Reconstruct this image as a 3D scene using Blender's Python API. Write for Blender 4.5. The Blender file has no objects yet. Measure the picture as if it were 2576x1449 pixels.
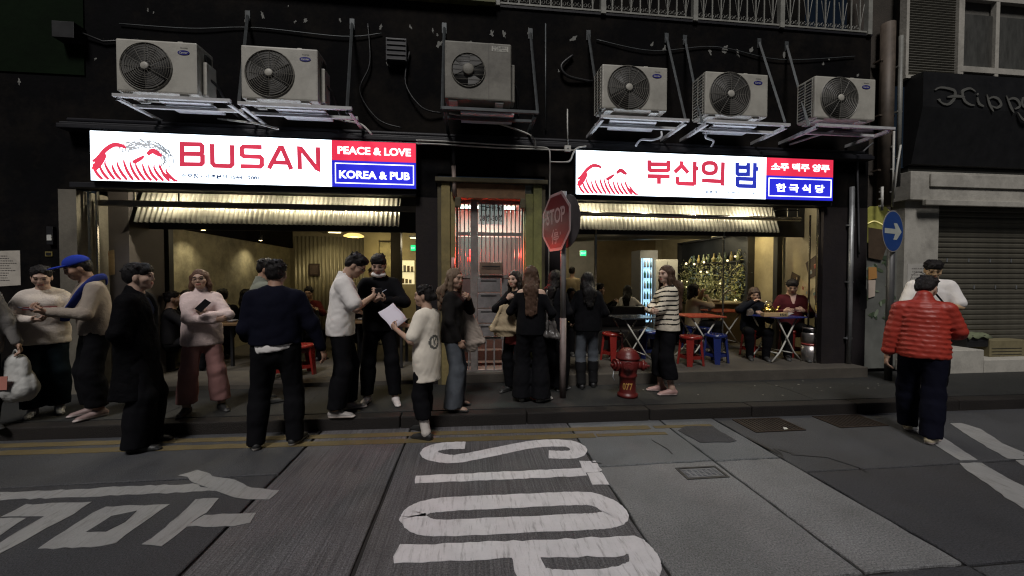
import bpy, bmesh, math, random
import numpy as np
from mathutils import Vector, Matrix
random.seed(7)
R = math.radians
SC = bpy.context.scene
COL = SC.collection

# ---------------------------------------------------------------- camera
YAW, PITCH, ROLL, CAM_H, FPX = R(6.2), R(-1.28), R(0.09), 1.58, 961.3
CX, CY = 1287.5, 724.5
fwd = Vector((math.sin(YAW)*math.cos(PITCH), math.cos(YAW)*math.cos(PITCH), math.sin(PITCH)))
rgt = Vector((math.cos(YAW), -math.sin(YAW), 0))
upv = rgt.cross(fwd)
rgt, upv = (rgt*math.cos(ROLL) + upv*math.sin(ROLL)), (upv*math.cos(ROLL) - rgt*math.sin(ROLL))
CAM = Vector((0, 0, CAM_H))
cam_data = bpy.data.cameras.new('camera')
cam = bpy.data.objects.new('camera', cam_data); COL.objects.link(cam)
cam_data.sensor_width = 36; cam_data.lens = FPX/2575*36
cam_data.clip_start = 0.05; cam_data.clip_end = 400
cam.matrix_world = Matrix(((rgt.x, upv.x, -fwd.x, CAM.x), (rgt.y, upv.y, -fwd.y, CAM.y), (rgt.z, upv.z, -fwd.z, CAM.z), (0, 0, 0, 1)))
SC.camera = cam

# ---------------------------------------------------------------- night sky, street light, exposure
world = bpy.data.worlds.new('World'); SC.world = world; world.use_nodes = True
wn = world.node_tree
bg = wn.nodes['Background']
sky = wn.nodes.new('ShaderNodeTexSky'); sky.sky_type = 'NISHITA'; sky.sun_disc = False
SUN_EL, SUN_AZ = R(54), R(196)          # light comes from behind the camera, high over the street
sky.sun_elevation = SUN_EL; sky.sun_rotation = SUN_AZ
wn.links.new(sky.outputs[0], bg.inputs[0]); bg.inputs[1].default_value = 0.003
sun_data = bpy.data.lights.new('sun', 'SUN'); sun_data.energy = 2.0; sun_data.angle = R(14); sun_data.color = (1, .96, .93)
sun = bpy.data.objects.new('sun', sun_data); COL.objects.link(sun)
sdir = Vector((math.sin(SUN_AZ)*math.cos(SUN_EL), math.cos(SUN_AZ)*math.cos(SUN_EL), math.sin(SUN_EL)))
sun.rotation_euler = sdir.to_track_quat('Z', 'Y').to_euler()
sun.location = sdir*20
SC.view_settings.view_transform = 'Standard'; SC.view_settings.look = 'None'
SC.view_settings.exposure = 0; SC.view_settings.gamma = 1; SC.view_settings.use_curve_mapping = False
SC.render.engine = 'CYCLES'
SC.cycles.use_denoising = True; SC.cycles.filter_width = 1.2
SC.cycles.max_bounces = 6; SC.cycles.diffuse_bounces = 3; SC.cycles.glossy_bounces = 3
SC.cycles.sample_clamp_indirect = 4; SC.cycles.caustics_reflective = False; SC.cycles.caustics_refractive = False

# ---------------------------------------------------------------- placing helpers: a sight line met with a real plane
D = 5.35                                 # distance of the shop front from the viewpoint
def ray(x, y):
    return (fwd + rgt*((x-CX)/FPX) + upv*((CY-y)/FPX))
def W(x, y, Y=D):                        # a point on the upright plane at depth Y
    d = ray(x, y); return CAM + d*(Y/d.y)
def G(x, y, z=0.0):                      # a point on the level plane at height z
    d = ray(x, y); return CAM + d*((z-CAM_H)/d.z)
def S(x, y, X):                          # a point on a side wall at X
    d = ray(x, y); return CAM + d*(X/d.x)

# ---------------------------------------------------------------- materials
MATS = {}
def mat(name, col, rough=.6, metal=0, var=.18, scale=6, bump=0, bscale=60, emit=0, ecol=None, alpha=1, trans=0, spec=.5, stretch=None, detail=6, coat=0, grime=0):
    if name in MATS: return MATS[name]
    m = bpy.data.materials.new(name); m.use_nodes = True
    nt = m.node_tree; b = nt.nodes['Principled BSDF']
    b.inputs['Roughness'].default_value = rough; b.inputs['Metallic'].default_value = metal
    b.inputs['Specular IOR Level'].default_value = spec
    if coat: b.inputs['Coat Weight'].default_value = coat; b.inputs['Coat Roughness'].default_value = .15
    if trans: b.inputs['Transmission Weight'].default_value = trans; b.inputs['IOR'].default_value = 1.1
    if alpha < 1: b.inputs['Alpha'].default_value = alpha
    tc = nt.nodes.new('ShaderNodeTexCoord'); src = tc.outputs['Object']
    if stretch:
        mp = nt.nodes.new('ShaderNodeMapping'); mp.inputs['Scale'].default_value = stretch
        nt.links.new(src, mp.inputs[0]); src = mp.outputs[0]
    n = nt.nodes.new('ShaderNodeTexNoise'); n.inputs['Scale'].default_value = scale; n.inputs['Detail'].default_value = detail
    n.inputs['Roughness'].default_value = .65
    nt.links.new(src, n.inputs['Vector'])
    mx = nt.nodes.new('ShaderNodeMix'); mx.data_type = 'RGBA'
    c = Vector(col[:3])
    lo = [max(0, v*(1-var*1.6)) for v in c]; hi = [min(1, v*(1+var)) for v in c]
    mx.inputs[6].default_value = (*lo, 1); mx.inputs[7].default_value = (*hi, 1)
    nt.links.new(n.outputs['Fac'], mx.inputs[0])
    out = mx.outputs[2]
    if grime:
        n3 = nt.nodes.new('ShaderNodeTexNoise'); n3.inputs['Scale'].default_value = scale*.35; n3.inputs['Detail'].default_value = 9
        n3.inputs['Roughness'].default_value = .75
        nt.links.new(src, n3.inputs['Vector'])
        rp = nt.nodes.new('ShaderNodeMapRange'); rp.inputs[1].default_value = .45; rp.inputs[2].default_value = .72
        rp.inputs[3].default_value = 0; rp.inputs[4].default_value = grime
        nt.links.new(n3.outputs['Fac'], rp.inputs[0])
        mg = nt.nodes.new('ShaderNodeMix'); mg.data_type = 'RGBA'
        mg.inputs[7].default_value = (.03, .024, .018, 1)
        nt.links.new(rp.outputs[0], mg.inputs[0]); nt.links.new(out, mg.inputs[6]); out = mg.outputs[2]
    nt.links.new(out, b.inputs['Base Color'])
    rr = nt.nodes.new('ShaderNodeMapRange'); rr.inputs[3].default_value = max(.02, rough-.12); rr.inputs[4].default_value = min(1, rough+.12)
    nt.links.new(n.outputs['Fac'], rr.inputs[0]); nt.links.new(rr.outputs[0], b.inputs['Roughness'])
    if bump:
        n2 = nt.nodes.new('ShaderNodeTexNoise'); n2.inputs['Scale'].default_value = bscale; n2.inputs['Detail'].default_value = 5
        nt.links.new(src, n2.inputs['Vector'])
        bp = nt.nodes.new('ShaderNodeBump'); bp.inputs['Strength'].default_value = bump; bp.inputs['Distance'].default_value = .01
        nt.links.new(n2.outputs['Fac'], bp.inputs['Height']); nt.links.new(bp.outputs[0], b.inputs['Normal'])
    if emit:
        ec = ecol or col
        b.inputs['Emission Color'].default_value = (*ec, 1); b.inputs['Emission Strength'].default_value = emit
    MATS[name] = m
    return m

def glass_mat(name, tint=(.9, .95, .95), amount=.12, rough=.03):
    if name in MATS: return MATS[name]
    m = bpy.data.materials.new(name); m.use_nodes = True; nt = m.node_tree
    nt.nodes.remove(nt.nodes['Principled BSDF'])
    o = nt.nodes['Material Output']
    t = nt.nodes.new('ShaderNodeBsdfTransparent'); t.inputs[0].default_value = (*tint, 1)
    g = nt.nodes.new('ShaderNodeBsdfGlossy'); g.inputs['Roughness'].default_value = rough
    f = nt.nodes.new('ShaderNodeFresnel'); f.inputs[0].default_value = 1.45
    mx = nt.nodes.new('ShaderNodeMixShader')
    nt.links.new(f.outputs[0], mx.inputs[0]); nt.links.new(t.outputs[0], mx.inputs[1]); nt.links.new(g.outputs[0], mx.inputs[2])
    nt.links.new(mx.outputs[0], o.inputs[0])
    MATS[name] = m
    return m

# ---------------------------------------------------------------- mesh helpers
class MB:
    """collects shapes, then links them as ONE mesh object"""
    def __init__(s): s.bm = bmesh.new(); s.mi = 0
    def _new(s, faces):
        for f in faces: f.material_index = s.mi
        return faces
    def box(s, x0, x1, y0, y1, z0, z1, bev=0, M=None):
        P = [Vector((x, y, z)) for x in (x0, x1) for y in (y0, y1) for z in (z0, z1)]
        return s.hexa(P, bev, M)
    def hexa(s, P, bev=0, M=None):
        if M is not None: P = [M @ p for p in P]
        v = [s.bm.verts.new(p) for p in P]
        idx = ((0, 1, 3, 2), (4, 6, 7, 5), (0, 4, 5, 1), (2, 3, 7, 6), (0, 2, 6, 4), (1, 5, 7, 3))
        fs = [s.bm.faces.new([v[i] for i in q]) for q in idx]
        s._new(fs)
        if bev:
            es = list({e for f in fs for e in f.edges})
            r = bmesh.ops.bevel(s.bm, geom=es, offset=bev, segments=2, affect='EDGES', profile=.6)
            s._new(r['faces'])
        return s
    def prism(s, pts, off):
        """polygon pts (3-D) pushed by vector off"""
        off = Vector(off); a = [s.bm.verts.new(p) for p in pts]; b = [s.bm.verts.new(Vector(p)+off) for p in pts]
        n = len(pts); fs = [s.bm.faces.new(a[::-1]), s.bm.faces.new(b)]
        for i in range(n): fs.append(s.bm.faces.new((a[i], a[(i+1) % n], b[(i+1) % n], b[i])))
        s._new(fs); return s
    def face(s, pts):
        s._new([s.bm.faces.new([s.bm.verts.new(p) for p in pts])]); return s
    def tube(s, pts, r, n=8, caps=True, flat=1.0, up=None):
        pts = [Vector(p) for p in pts]; rs = r if isinstance(r, (list, tuple)) else [r]*len(pts)
        rings = []; prev = None
        for i, p in enumerate(pts):
            t = (pts[min(i+1, len(pts)-1)]-pts[max(i-1, 0)]).normalized()
            ref = Vector(up) if up else (prev if prev else (Vector((0, 0, 1)) if abs(t.z) < .9 else Vector((1, 0, 0))))
            a = (ref - t*ref.dot(t))
            a = a.normalized() if a.length > 1e-6 else t.orthogonal().normalized()
            b = t.cross(a); prev = a
            rings.append([s.bm.verts.new(p + a*math.cos(2*math.pi*k/n)*rs[i] + b*math.sin(2*math.pi*k/n)*rs[i]*flat) for k in range(n)])
        fs = []
        for i in range(len(rings)-1):
            for k in range(n): fs.append(s.bm.faces.new((rings[i][k], rings[i][(k+1) % n], rings[i+1][(k+1) % n], rings[i+1][k])))
        for f in fs: f.smooth = n > 5
        if caps: fs += [s.bm.faces.new(rings[0][::-1]), s.bm.faces.new(rings[-1])]
        s._new(fs); return s
    def lathe(s, prof, c=(0, 0, 0), n=20, axis='Z', M=None):
        """profile (r, h) turned about an axis through c"""
        c = Vector(c); rings = []
        for r, h in prof:
            ring = []
            for k in range(n):
                a = 2*math.pi*k/n; u, v = r*math.cos(a), r*math.sin(a)
                p = Vector((u, v, h)) if axis == 'Z' else (Vector((u, h, v)) if axis == 'Y' else Vector((h, u, v)))
                if M is not None: p = M @ p
                ring.append(s.bm.verts.new(c+p))
            rings.append(ring)
        fs = []
        for i in range(len(rings)-1):
            for k in range(n):
                q = (rings[i][k], rings[i][(k+1) % n], rings[i+1][(k+1) % n], rings[i+1][k])
                f = s.bm.faces.new(q if axis != 'Y' else q[::-1]); f.smooth = True; fs.append(f)
        if prof[0][0] > 1e-4: fs.append(s.bm.faces.new(rings[0]))
        if prof[-1][0] > 1e-4: fs.append(s.bm.faces.new(rings[-1]))
        s._new(fs); return s
    def ball(s, c, r, n=10):
        r = r if isinstance(r, (tuple, list)) else (r, r, r)
        m = Matrix.Translation(Vector(c)) @ Matrix.Diagonal((*r, 1))
        g = bmesh.ops.create_uvsphere(s.bm, u_segments=n+2, v_segments=n, radius=1, matrix=m)
        fs = {f for v in g['verts'] for f in v.link_faces}
        for f in fs: f.smooth = True
        s._new(fs); return s
    def ribbon(s, pts, w, f3, closed=False, thick=(0, -.004, 0)):
        """flat stroke of width w along 2-D points; f3 maps 2-D to 3-D"""
        P = [Vector((p[0], p[1])) for p in pts]; n = len(P); L = []; Rr = []
        for i in range(n):
            a = P[i-1] if (i or closed) else None; c = P[(i+1) % n] if (i < n-1 or closed) else None
            d1 = (P[i]-a).normalized() if a is not None else (c-P[i]).normalized()
            d2 = (c-P[i]).normalized() if c is not None else d1
            t = (d1+d2); t = t.normalized() if t.length > 1e-6 else d1
            nn = Vector((-t.y, t.x)); k = min(2.2, 1/max(.2, nn.dot(Vector((-d1.y, d1.x)))))
            ww = w[i] if isinstance(w, (list, tuple)) else w
            L.append(P[i]+nn*ww/2*k); Rr.append(P[i]-nn*ww/2*k)
        off = Vector(thick); fs = []
        A = [s.bm.verts.new(f3(*q)) for q in L]; B = [s.bm.verts.new(f3(*q)) for q in Rr]
        A2 = [s.bm.verts.new(v.co+off) for v in A]; B2 = [s.bm.verts.new(v.co+off) for v in B]
        m = n if closed else n-1
        for i in range(m):
            j = (i+1) % n
            fs += [s.bm.faces.new((A2[i], A2[j], B2[j], B2[i])), s.bm.faces.new((A[i], A[j], A2[j], A2[i])), s.bm.faces.new((B[j], B[i], B2[i], B2[j]))]
        if not closed:
            fs += [s.bm.faces.new((A[0], A2[0], B2[0], B[0])), s.bm.faces.new((A[-1], B[-1], B2[-1], A2[-1]))]
        s._new(fs); return s
    def mesh(s, name, mats, fixn=True):
        me = bpy.data.meshes.new(name)
        if fixn: bmesh.ops.recalc_face_normals(s.bm, faces=s.bm.faces)
        s.bm.to_mesh(me); s.bm.free()
        for m in (mats if isinstance(mats, (list, tuple)) else [mats]): me.materials.append(m)
        return me
    def build(s, name, mats, parent=None, **kw):
        return link(name, s.mesh(name, mats), parent, **kw)

def link(name, data, parent=None, label=None, cat=None, group=None, kind=None):
    o = bpy.data.objects.new(name, data); COL.objects.link(o)
    if parent is not None:
        o.parent = parent; o.matrix_parent_inverse = Matrix.Translation(-Vector(parent.location)) if parent.rotation_euler.z == 0 else parent.matrix_basis.inverted()
    return tag(o, label, cat, group, kind)
def tag(o, label=None, cat=None, group=None, kind=None):
    if label: o['label'] = label
    if cat: o['category'] = cat
    if group: o['group'] = group
    if kind: o['kind'] = kind
    return o
def thing(name, label, cat, loc=(0, 0, 0), group=None, kind=None):
    o = bpy.data.objects.new(name, None); COL.objects.link(o); o.location = loc; o.empty_display_size = .1
    return tag(o, label, cat, group, kind)

DG = None
def text_mesh(mb, body, f3, x0, x1, y0, y1, bold=0, thick=(0, -.004, 0), shear=0, keep=False):
    """flat lettering fitted to the 2-D box x0..x1, y0 (top)..y1 (bottom); f3 maps 2-D to 3-D"""
    c = bpy.data.curves.new('lettering', 'FONT'); c.body = body; c.offset = bold; c.shear = shear; c.resolution_u = 3
    c.fill_mode = 'FRONT'
    o = bpy.data.objects.new('lettering', c); COL.objects.link(o)
    dg = bpy.context.evaluated_depsgraph_get(); dg.update()
    me = bpy.data.meshes.new_from_object(o.evaluated_get(dg))
    co = np.array([v.co[:2] for v in me.vertices])
    lo, hi = co.min(0), co.max(0); sx = (x1-x0)/(hi[0]-lo[0]); sy = (y1-y0)/(hi[1]-lo[1])
    off = Vector(thick)
    vs = [f3(x0+(p[0]-lo[0])*sx, y1-(p[1]-lo[1])*sy) for p in co]
    top = [mb.bm.verts.new(Vector(v)+off) for v in vs]; fs = []
    edges = {}
    for p in me.polygons:
        ids = list(p.vertices)
        try: fs.append(mb.bm.faces.new([top[i] for i in ids]))
        except ValueError: pass
    mb._new(fs)
    bpy.data.objects.remove(o); bpy.data.curves.remove(c); bpy.data.meshes.remove(me)
    return mb

def lamp(name, kind, loc, power, col=(1, .75, .45), size=.05, rot=None, spot=None, blend=.6):
    d = bpy.data.lights.new(name, kind); d.energy = power; d.color = col
    if kind in ('POINT', 'SPOT'): d.shadow_soft_size = size
    if kind == 'AREA': d.shape = 'RECTANGLE'; d.size = size[0]; d.size_y = size[1]
    if kind == 'SPOT': d.spot_size = R(spot); d.spot_blend = blend
    o = bpy.data.objects.new(name, d); COL.objects.link(o); o.location = loc
    if rot is not None: o.rotation_euler = Vector(rot).to_track_quat('-Z', 'Y').to_euler()
    return o
# ================================================================ materials of the place
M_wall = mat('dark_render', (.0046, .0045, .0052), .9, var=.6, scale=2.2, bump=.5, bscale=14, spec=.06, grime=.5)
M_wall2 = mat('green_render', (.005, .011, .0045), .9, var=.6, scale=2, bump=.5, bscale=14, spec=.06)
M_pier = mat('purple_grey_render', (.019, .0155, .017), .8, var=.35, scale=3, bump=.4, bscale=20, spec=.2, grime=.6)
M_beige = mat('beige_paint', (.16, .145, .115), .7, var=.25, scale=4, bump=.2, grime=.7)
M_ledge = mat('dark_ledge', (.009, .009, .013), .6, var=.4, scale=3, bump=.3, bscale=18, spec=.4)
M_white = mat('white_metal', (.62, .62, .58), .5, var=.12, scale=7, grime=.35)
M_grey = mat('galvanised', (.30, .31, .32), .45, metal=.5, var=.25, scale=9, grime=.4)
M_dmetal = mat('dark_metal', (.035, .035, .038), .4, metal=.5, var=.3, scale=8)
M_steel = mat('polished_steel', (.52, .50, .46), .22, metal=1, var=.15, scale=5)
M_black = mat('black_plastic', (.012, .012, .013), .5, var=.3)
M_pipe = mat('white_pipe', (.55, .54, .50), .5, var=.2, scale=9, grime=.5)
M_yellow = mat('yellow_plaster', (.30, .27, .18), .8, var=.5, scale=3.4, bump=.35, bscale=16, grime=.85)
M_ochre = mat('ochre_stone', (.24, .19, .075), .8, var=.35, scale=3, bump=.5, bscale=22, grime=.9)
M_conc = mat('concrete_floor', (.075, .066, .054), .75, var=.3, scale=5, bump=.4, bscale=40, grime=.5)
M_ceil = mat('dark_ceiling', (.020, .020, .023), .8, var=.4, scale=3)
M_cream = mat('cream_wall', (.40, .35, .24), .75, var=.2, scale=3, grime=.4)
M_iwall = mat('white_inner_wall', (.46, .45, .42), .75, var=.2, scale=3, grime=.3)
M_corr = mat('corrugated_zinc', (.62, .60, .52), .36, metal=.6, var=.22, scale=5, stretch=(.4, .4, 4), grime=.3)
M_tile = mat('dark_panel', (.035, .03, .028), .5, var=.4, scale=6)

# ================================================================ road, made of cast slabs with open joints
def road_mat(name, col, ribs=0, bump=.9, rough=.68, coarse=110):
    m = mat(name, col, rough, var=.38, scale=1.6, bump=bump, bscale=coarse, spec=.35, detail=10, grime=.35)
    nt = m.node_tree; b = nt.nodes['Principled BSDF']; tc = nt.nodes.new('ShaderNodeTexCoord')
    v = nt.nodes.new('ShaderNodeTexNoise'); v.inputs['Scale'].default_value = 95; v.inputs['Detail'].default_value = 4; v.inputs['Roughness'].default_value = .8
    nt.links.new(tc.outputs['Object'], v.inputs['Vector'])
    old = b.inputs['Base Color'].links[0].from_socket
    mr = nt.nodes.new('ShaderNodeMapRange'); mr.inputs[1].default_value = .32; mr.inputs[2].default_value = .70; mr.inputs[3].default_value = .30; mr.inputs[4].default_value = 1.85
    nt.links.new(v.outputs['Fac'], mr.inputs[0])
    mx = nt.nodes.new('ShaderNodeMix'); mx.data_type = 'RGBA'; mx.blend_type = 'MULTIPLY'; mx.inputs[0].default_value = 1
    nt.links.new(old, mx.inputs[6]); nt.links.new(mr.outputs[0], mx.inputs[7])
    out = mx.outputs[2]
    if ribs:
        mp = nt.nodes.new('ShaderNodeMapping'); mp.inputs['Scale'].default_value = (75, 1.6, 1)
        nt.links.new(tc.outputs['Object'], mp.inputs[0])
        n = nt.nodes.new('ShaderNodeTexNoise'); n.inputs['Scale'].default_value = 1; n.inputs['Detail'].default_value = 3
        nt.links.new(mp.outputs[0], n.inputs['Vector'])
        r2 = nt.nodes.new('ShaderNodeMapRange'); r2.inputs[1].default_value = .36; r2.inputs[2].default_value = .64; r2.inputs[3].default_value = .62; r2.inputs[4].default_value = 1.3
        nt.links.new(n.outputs['Fac'], r2.inputs[0])
        m2 = nt.nodes.new('ShaderNodeMix'); m2.data_type = 'RGBA'; m2.blend_type = 'MULTIPLY'; m2.inputs[0].default_value = ribs
        nt.links.new(out, m2.inputs[6]); nt.links.new(r2.outputs[0], m2.inputs[7]); out = m2.outputs[2]
        bp = nt.nodes.new('ShaderNodeBump'); bp.inputs['Strength'].default_value = .8; bp.inputs['Distance'].default_value = .012
        nt.links.new(n.outputs['Fac'], bp.inputs['Height'])
        bo = b.inputs['Normal'].links[0].from_node if b.inputs['Normal'].links else None
        if bo: nt.links.new(bp.outputs[0], bo.inputs['Normal'])
        else: nt.links.new(bp.outputs[0], b.inputs['Normal'])
    nt.links.new(out, b.inputs['Base Color'])
    return m
M_ribbed = road_mat('ribbed_concrete', (.112, .108, .115), ribs=.7)
M_asph = road_mat('asphalt', (.060, .062, .068))
M_asph2 = road_mat('dark_asphalt', (.044, .045, .051))
M_cslab = road_mat('pale_concrete', (.180, .182, .186))
M_blue = road_mat('bluish_concrete', (.138, .145, .152))
M_pave = road_mat('pavement_concrete', (.022, .023, .023), bump=.5)
M_kerb = road_mat('kerb_granite', (.014, .0115, .0105))
M_joint = mat('joint_dirt', (.012, .011, .011), .9)

mb = MB(); mb.box(-60, 60, -60, 60, -.3, -.03)
ground = mb.build('ground', M_joint, kind='structure')
road = MB().box(-30, 30, -6, 4.6, -.029, -.020).build('road', M_joint, kind='structure')
KY = 4.30
def kl(x): return 4.105-.021*max(-9, min(9, x))          # kerb line, a little oblique to the fronts
def slab(pts, m, z=0.0):
    mb = MB(); mb.prism([(p[0], p[1], z-.018) for p in pts], (0, 0, .018))
    bmesh.ops.recalc_face_normals(mb.bm, faces=mb.bm.faces)
    es = [e for e in mb.bm.edges if all(v.co.z > z-.001 for v in e.verts)]
    bmesh.ops.bevel(mb.bm, geom=es, offset=.006, segments=1, affect='EDGES')
    return mb.build('slab', m, road)
def rect(x0, x1, y0, y1, jit=.006):
    g = .010; n = 10; out = []
    j = lambda: random.uniform(-jit, jit)
    for i in range(n): out.append((x0+g+j(), y0+g+(y1-y0-2*g)*i/n))
    for i in range(n): out.append((x0+g+(x1-x0-2*g)*i/n, y1-g+j()))
    for i in range(n): out.append((x1-g+j(), y1-g-(y1-y0-2*g)*i/n))
    for i in range(n): out.append((x1-g-(x1-x0-2*g)*i/n, y0+g+j()))
    return out
XA, XC, XB, XD = -.632, -1.545, 2.115, 2.745
for a in (rect(-9, XC, 3.25, KY), rect(-20, -9, 3.25, KY)): slab(a, M_asph)
slab(rect(-9, XC, 1.1, 3.25), M_asph2); slab(rect(-20, -9, -6, 3.25), M_asph)
slab(rect(-9, XC, -6, 1.1), M_asph)
slab(rect(XC, XA, 1.2, KY), M_ribbed); slab(rect(XC, XA, -6, 1.2), M_ribbed)
XR = 1.06
slab(rect(XA, XR, 1.2, KY), M_ribbed); slab(rect(XA, XR, -6, 1.2), M_ribbed)
slab(rect(XR, XB, 3.10, KY), M_blue)
slab(rect(XR, XB, 1.81, 3.10), M_cslab)
slab(rect(XR, XB, -6, 1.81), M_asph)
slab(rect(XB, XD, 3.09, KY), M_blue)
slab(rect(XB, XD, 1.81, 3.09), M_cslab)
slab(rect(XB, XD, -6, 1.81), M_asph2)
slab(rect(XD, 12, 2.83, KY), M_asph)
slab(rect(XD, 12, 1.80, 2.83), M_asph2)
slab(rect(XD, 12, -6, 1.80), M_asph); slab(rect(12, 30, -6, KY), M_asph)

# cracks as thin dark sealing lines 4 mm proud
M_crack = mat('tar_seal', (.010, .010, .011), .6)
def gq(pts, z=.004):
    return [tuple(G(x, y, z))[:2] for x, y in pts]
gm = lambda z: (lambda u, v: Vector((u, v, z)))
mb = MB()
for pts, w in (([(1990, 1143), (2080, 1150), (2160, 1176), (2180, 1187)], .012), ([(1945, 1128), (1965, 1140), (1968, 1152)], .012),
               ([(1640, 1107), (1660, 1118), (1680, 1130), (1690, 1141)], .010), ([(1875, 1098), (1960, 1142)], .03), ([(1958, 1130), (1990, 1140)], .02),
               ([(1478, 1146), (1490, 1163), (1513, 1165)], .014)):
    mb.ribbon(gq(pts), w, gm(.002), thick=(0, 0, .002))
mb.build('crack_seal', M_crack, road)

# ---------------------------------------------------------------- painted markings
def paint_mat(name, col, wear=.45):
    m = mat(name, col, .75, var=.16, scale=7, bump=.5, bscale=70, spec=.3)
    nt = m.node_tree; b = nt.nodes['Principled BSDF']; tc = nt.nodes.new('ShaderNodeTexCoord')
    mp = nt.nodes.new('ShaderNodeMapping'); mp.inputs['Scale'].default_value = (34, 4.5, 1)
    nt.links.new(tc.outputs['Object'], mp.inputs[0])
    n = nt.nodes.new('ShaderNodeTexNoise'); n.inputs['Scale'].default_value = 1; n.inputs['Detail'].default_value = 6; n.inputs['Roughness'].default_value = .7
    nt.links.new(mp.outputs[0], n.inputs['Vector'])
    r = nt.nodes.new('ShaderNodeMapRange'); r.inputs[1].default_value = .52; r.inputs[2].default_value = .75; r.inputs[3].default_value = 0; r.inputs[4].default_value = wear
    nt.links.new(n.outputs['Fac'], r.inputs[0])
    old = b.inputs['Base Color'].links[0].from_socket
    mx = nt.nodes.new('ShaderNodeMix'); mx.data_type = 'RGBA'; mx.inputs[7].default_value = (.10, .095, .09, 1)
    nt.links.new(r.outputs[0], mx.inputs[0]); nt.links.new(old, mx.inputs[6]); nt.links.new(mx.outputs[2], b.inputs['Base Color'])
    return m
M_paint = paint_mat('white_road_paint', (.60, .58, .60), .75)
M_paint2 = paint_mat('grey_road_paint', (.25, .25, .25), .75)
M_ypaint = paint_mat('yellow_road_paint', (.125, .096, .044), 1.0)
def rough(pts, amp, step=.05):
    out = []
    n = len(pts)
    for i in range(n):
        a, b = Vector(pts[i]), Vector(pts[(i+1) % n]); k = max(1, int((b-a).length/step)); nn = Vector((-(b-a).y, (b-a).x)).normalized()
        for j in range(k): out.append(tuple(a.lerp(b, j/k)+nn*random.uniform(-amp, amp)))
    return out
def paint_poly(mb, q, z=.004, amp=.006):
    pts = rough(gq(q), amp)
    mb.prism([(p[0], p[1], z-.003) for p in pts], (0, 0, .003))
def spline(pts, n=8):
    P = [Vector(p) for p in pts]; out = []
    for i in range(len(P)-1):
        p0, p1, p2, p3 = P[max(i-1, 0)], P[i], P[i+1], P[min(i+2, len(P)-1)]
        for j in range(n):
            t = j/n
            out.append(.5*((2*p1)+(-p0+p2)*t+(2*p0-5*p1+4*p2-p3)*t*t+(-p0+3*p1-3*p2+p3)*t**3))
    out.append(P[-1]); return [tuple(p) for p in out]
def outline(q1, q2, n=6):
    return spline(q1, n)+spline(q2, n)
def P1(x, y): return (x/2.576*.85833, (1200+y/2.576)*.85833)            # measured on enlargements of the photograph
def P2(x, y): return ((1000+x/2.576)*.85833, (1200+y/2.576)*.85833)
mark = lambda q, m=M_paint, amp=.006: None
def letter(polys, m=M_paint, amp=.006, z=.004):
    mb = MB()
    for q in polys: paint_poly(mb, q, z, amp)
    return mb.build('painted_letter', m, road)
# S: centre line swept with a constant width in metres
def sweep(q, w, m=M_paint, z=.004, closed=False, jag=.004):
    pts = gq(q); mb = MB()
    ws = [w+random.uniform(-jag, jag)*2 for _ in pts]
    mb.ribbon(pts, ws, gm(z-.003), closed=closed, thick=(0, 0, .003))
    return mb.build('painted_letter', m, road)
sc = [P2(935, 268), P2(800, 272), P2(700, 290), P2(662, 322), P2(700, 352), P2(830, 372), P2(980, 352), P2(1180, 312), P2(1400, 268), P2(1560, 252), P2(1720, 258), P2(1790, 296), P2(1760, 334), P2(1660, 340), P2(1565, 336)]
sweep(spline(sc, 10), .155)
letter([[P2(562, 500), P2(1815, 440), P2(1855, 498), P2(552, 556)], [P2(1795, 388), P2(1915, 386), P2(1965, 455), P2(1950, 470), P2(1845, 474), P2(1815, 436)], ])
letter([[P2(1853, 478), P2(1966, 472), P2(2024, 566), P2(1895, 566)]], z=.0042)
oc = [P2(540, 810), P2(560, 770), P2(640, 735), P2(800, 712), P2(1300, 688), P2(1800, 668), P2(1950, 692), P2(2055, 755), P2(2060, 810), P2(1960, 836), P2(1800, 845), P2(1300, 868), P2(760, 890), P2(600, 868)]
oc2 = spline(oc+[oc[0]], 8)[:-1]
sweep(oc2, .165, closed=True)
letter([[P2(440, 1022), P2(1300, 990), P2(2210, 952), P2(2285, 985), P2(2310, 1060), P2(2170, 1078), P2(2140, 1105), P2(1500, 1112), P2(1100, 1128), P2(400, 1158), P2(402, 1110)]], amp=.008)
pc = [P2(2180, 1010), P2(2250, 1060), P2(2290, 1130), P2(2270, 1210), P2(2100, 1275), P2(1800, 1300), P2(1560, 1290), P2(1440, 1230), P2(1390, 1090)]
sweep(spline(pc, 8), .165, z=.0045)
# the second character at the left, greyer base colour with equal wear
letter([[P1(0, 622), P1(560, 605), P1(800, 585), P1(1450, 560), P1(1640, 610), P1(1200, 632), P1(700, 655), P1(0, 682)]], M_paint2, .010)
letter([[P1(1345, 498), P1(1490, 455), P1(1580, 485), P1(1600, 505), P1(1740, 520), P1(1900, 590), P1(2110, 610), P1(2030, 680), P1(1880, 678), P1(1720, 650), P1(1590, 600), P1(1480, 560), P1(1410, 510)]], M_paint2, .007, .0048)
letter([[P1(190, 716), P1(690, 696), P1(560, 790), P1(440, 850), P1(0, 1085), P1(-400, 1330), P1(-560, 1330), P1(345, 800), P1(10, 808)], [P1(0, 820), P1(195, 818), P1(0, 950), P1(-300, 1110), P1(-420, 1100)]], M_paint2, .008)
letter([[P1(800, 732), P1(1278, 714), P1(1080, 850), P1(950, 945), P1(880, 1000), P1(760, 1032), P1(275, 1050), P1(480, 915), P1(700, 780)]], M_paint2, .008)
mb = MB(); paint_poly(mb, [P1(840, 806), P1(1035, 766), P1(940, 850), P1(800, 922), P1(655, 925)], .0075, .004); mb.build('worn_patch', M_asph2, road)
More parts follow.
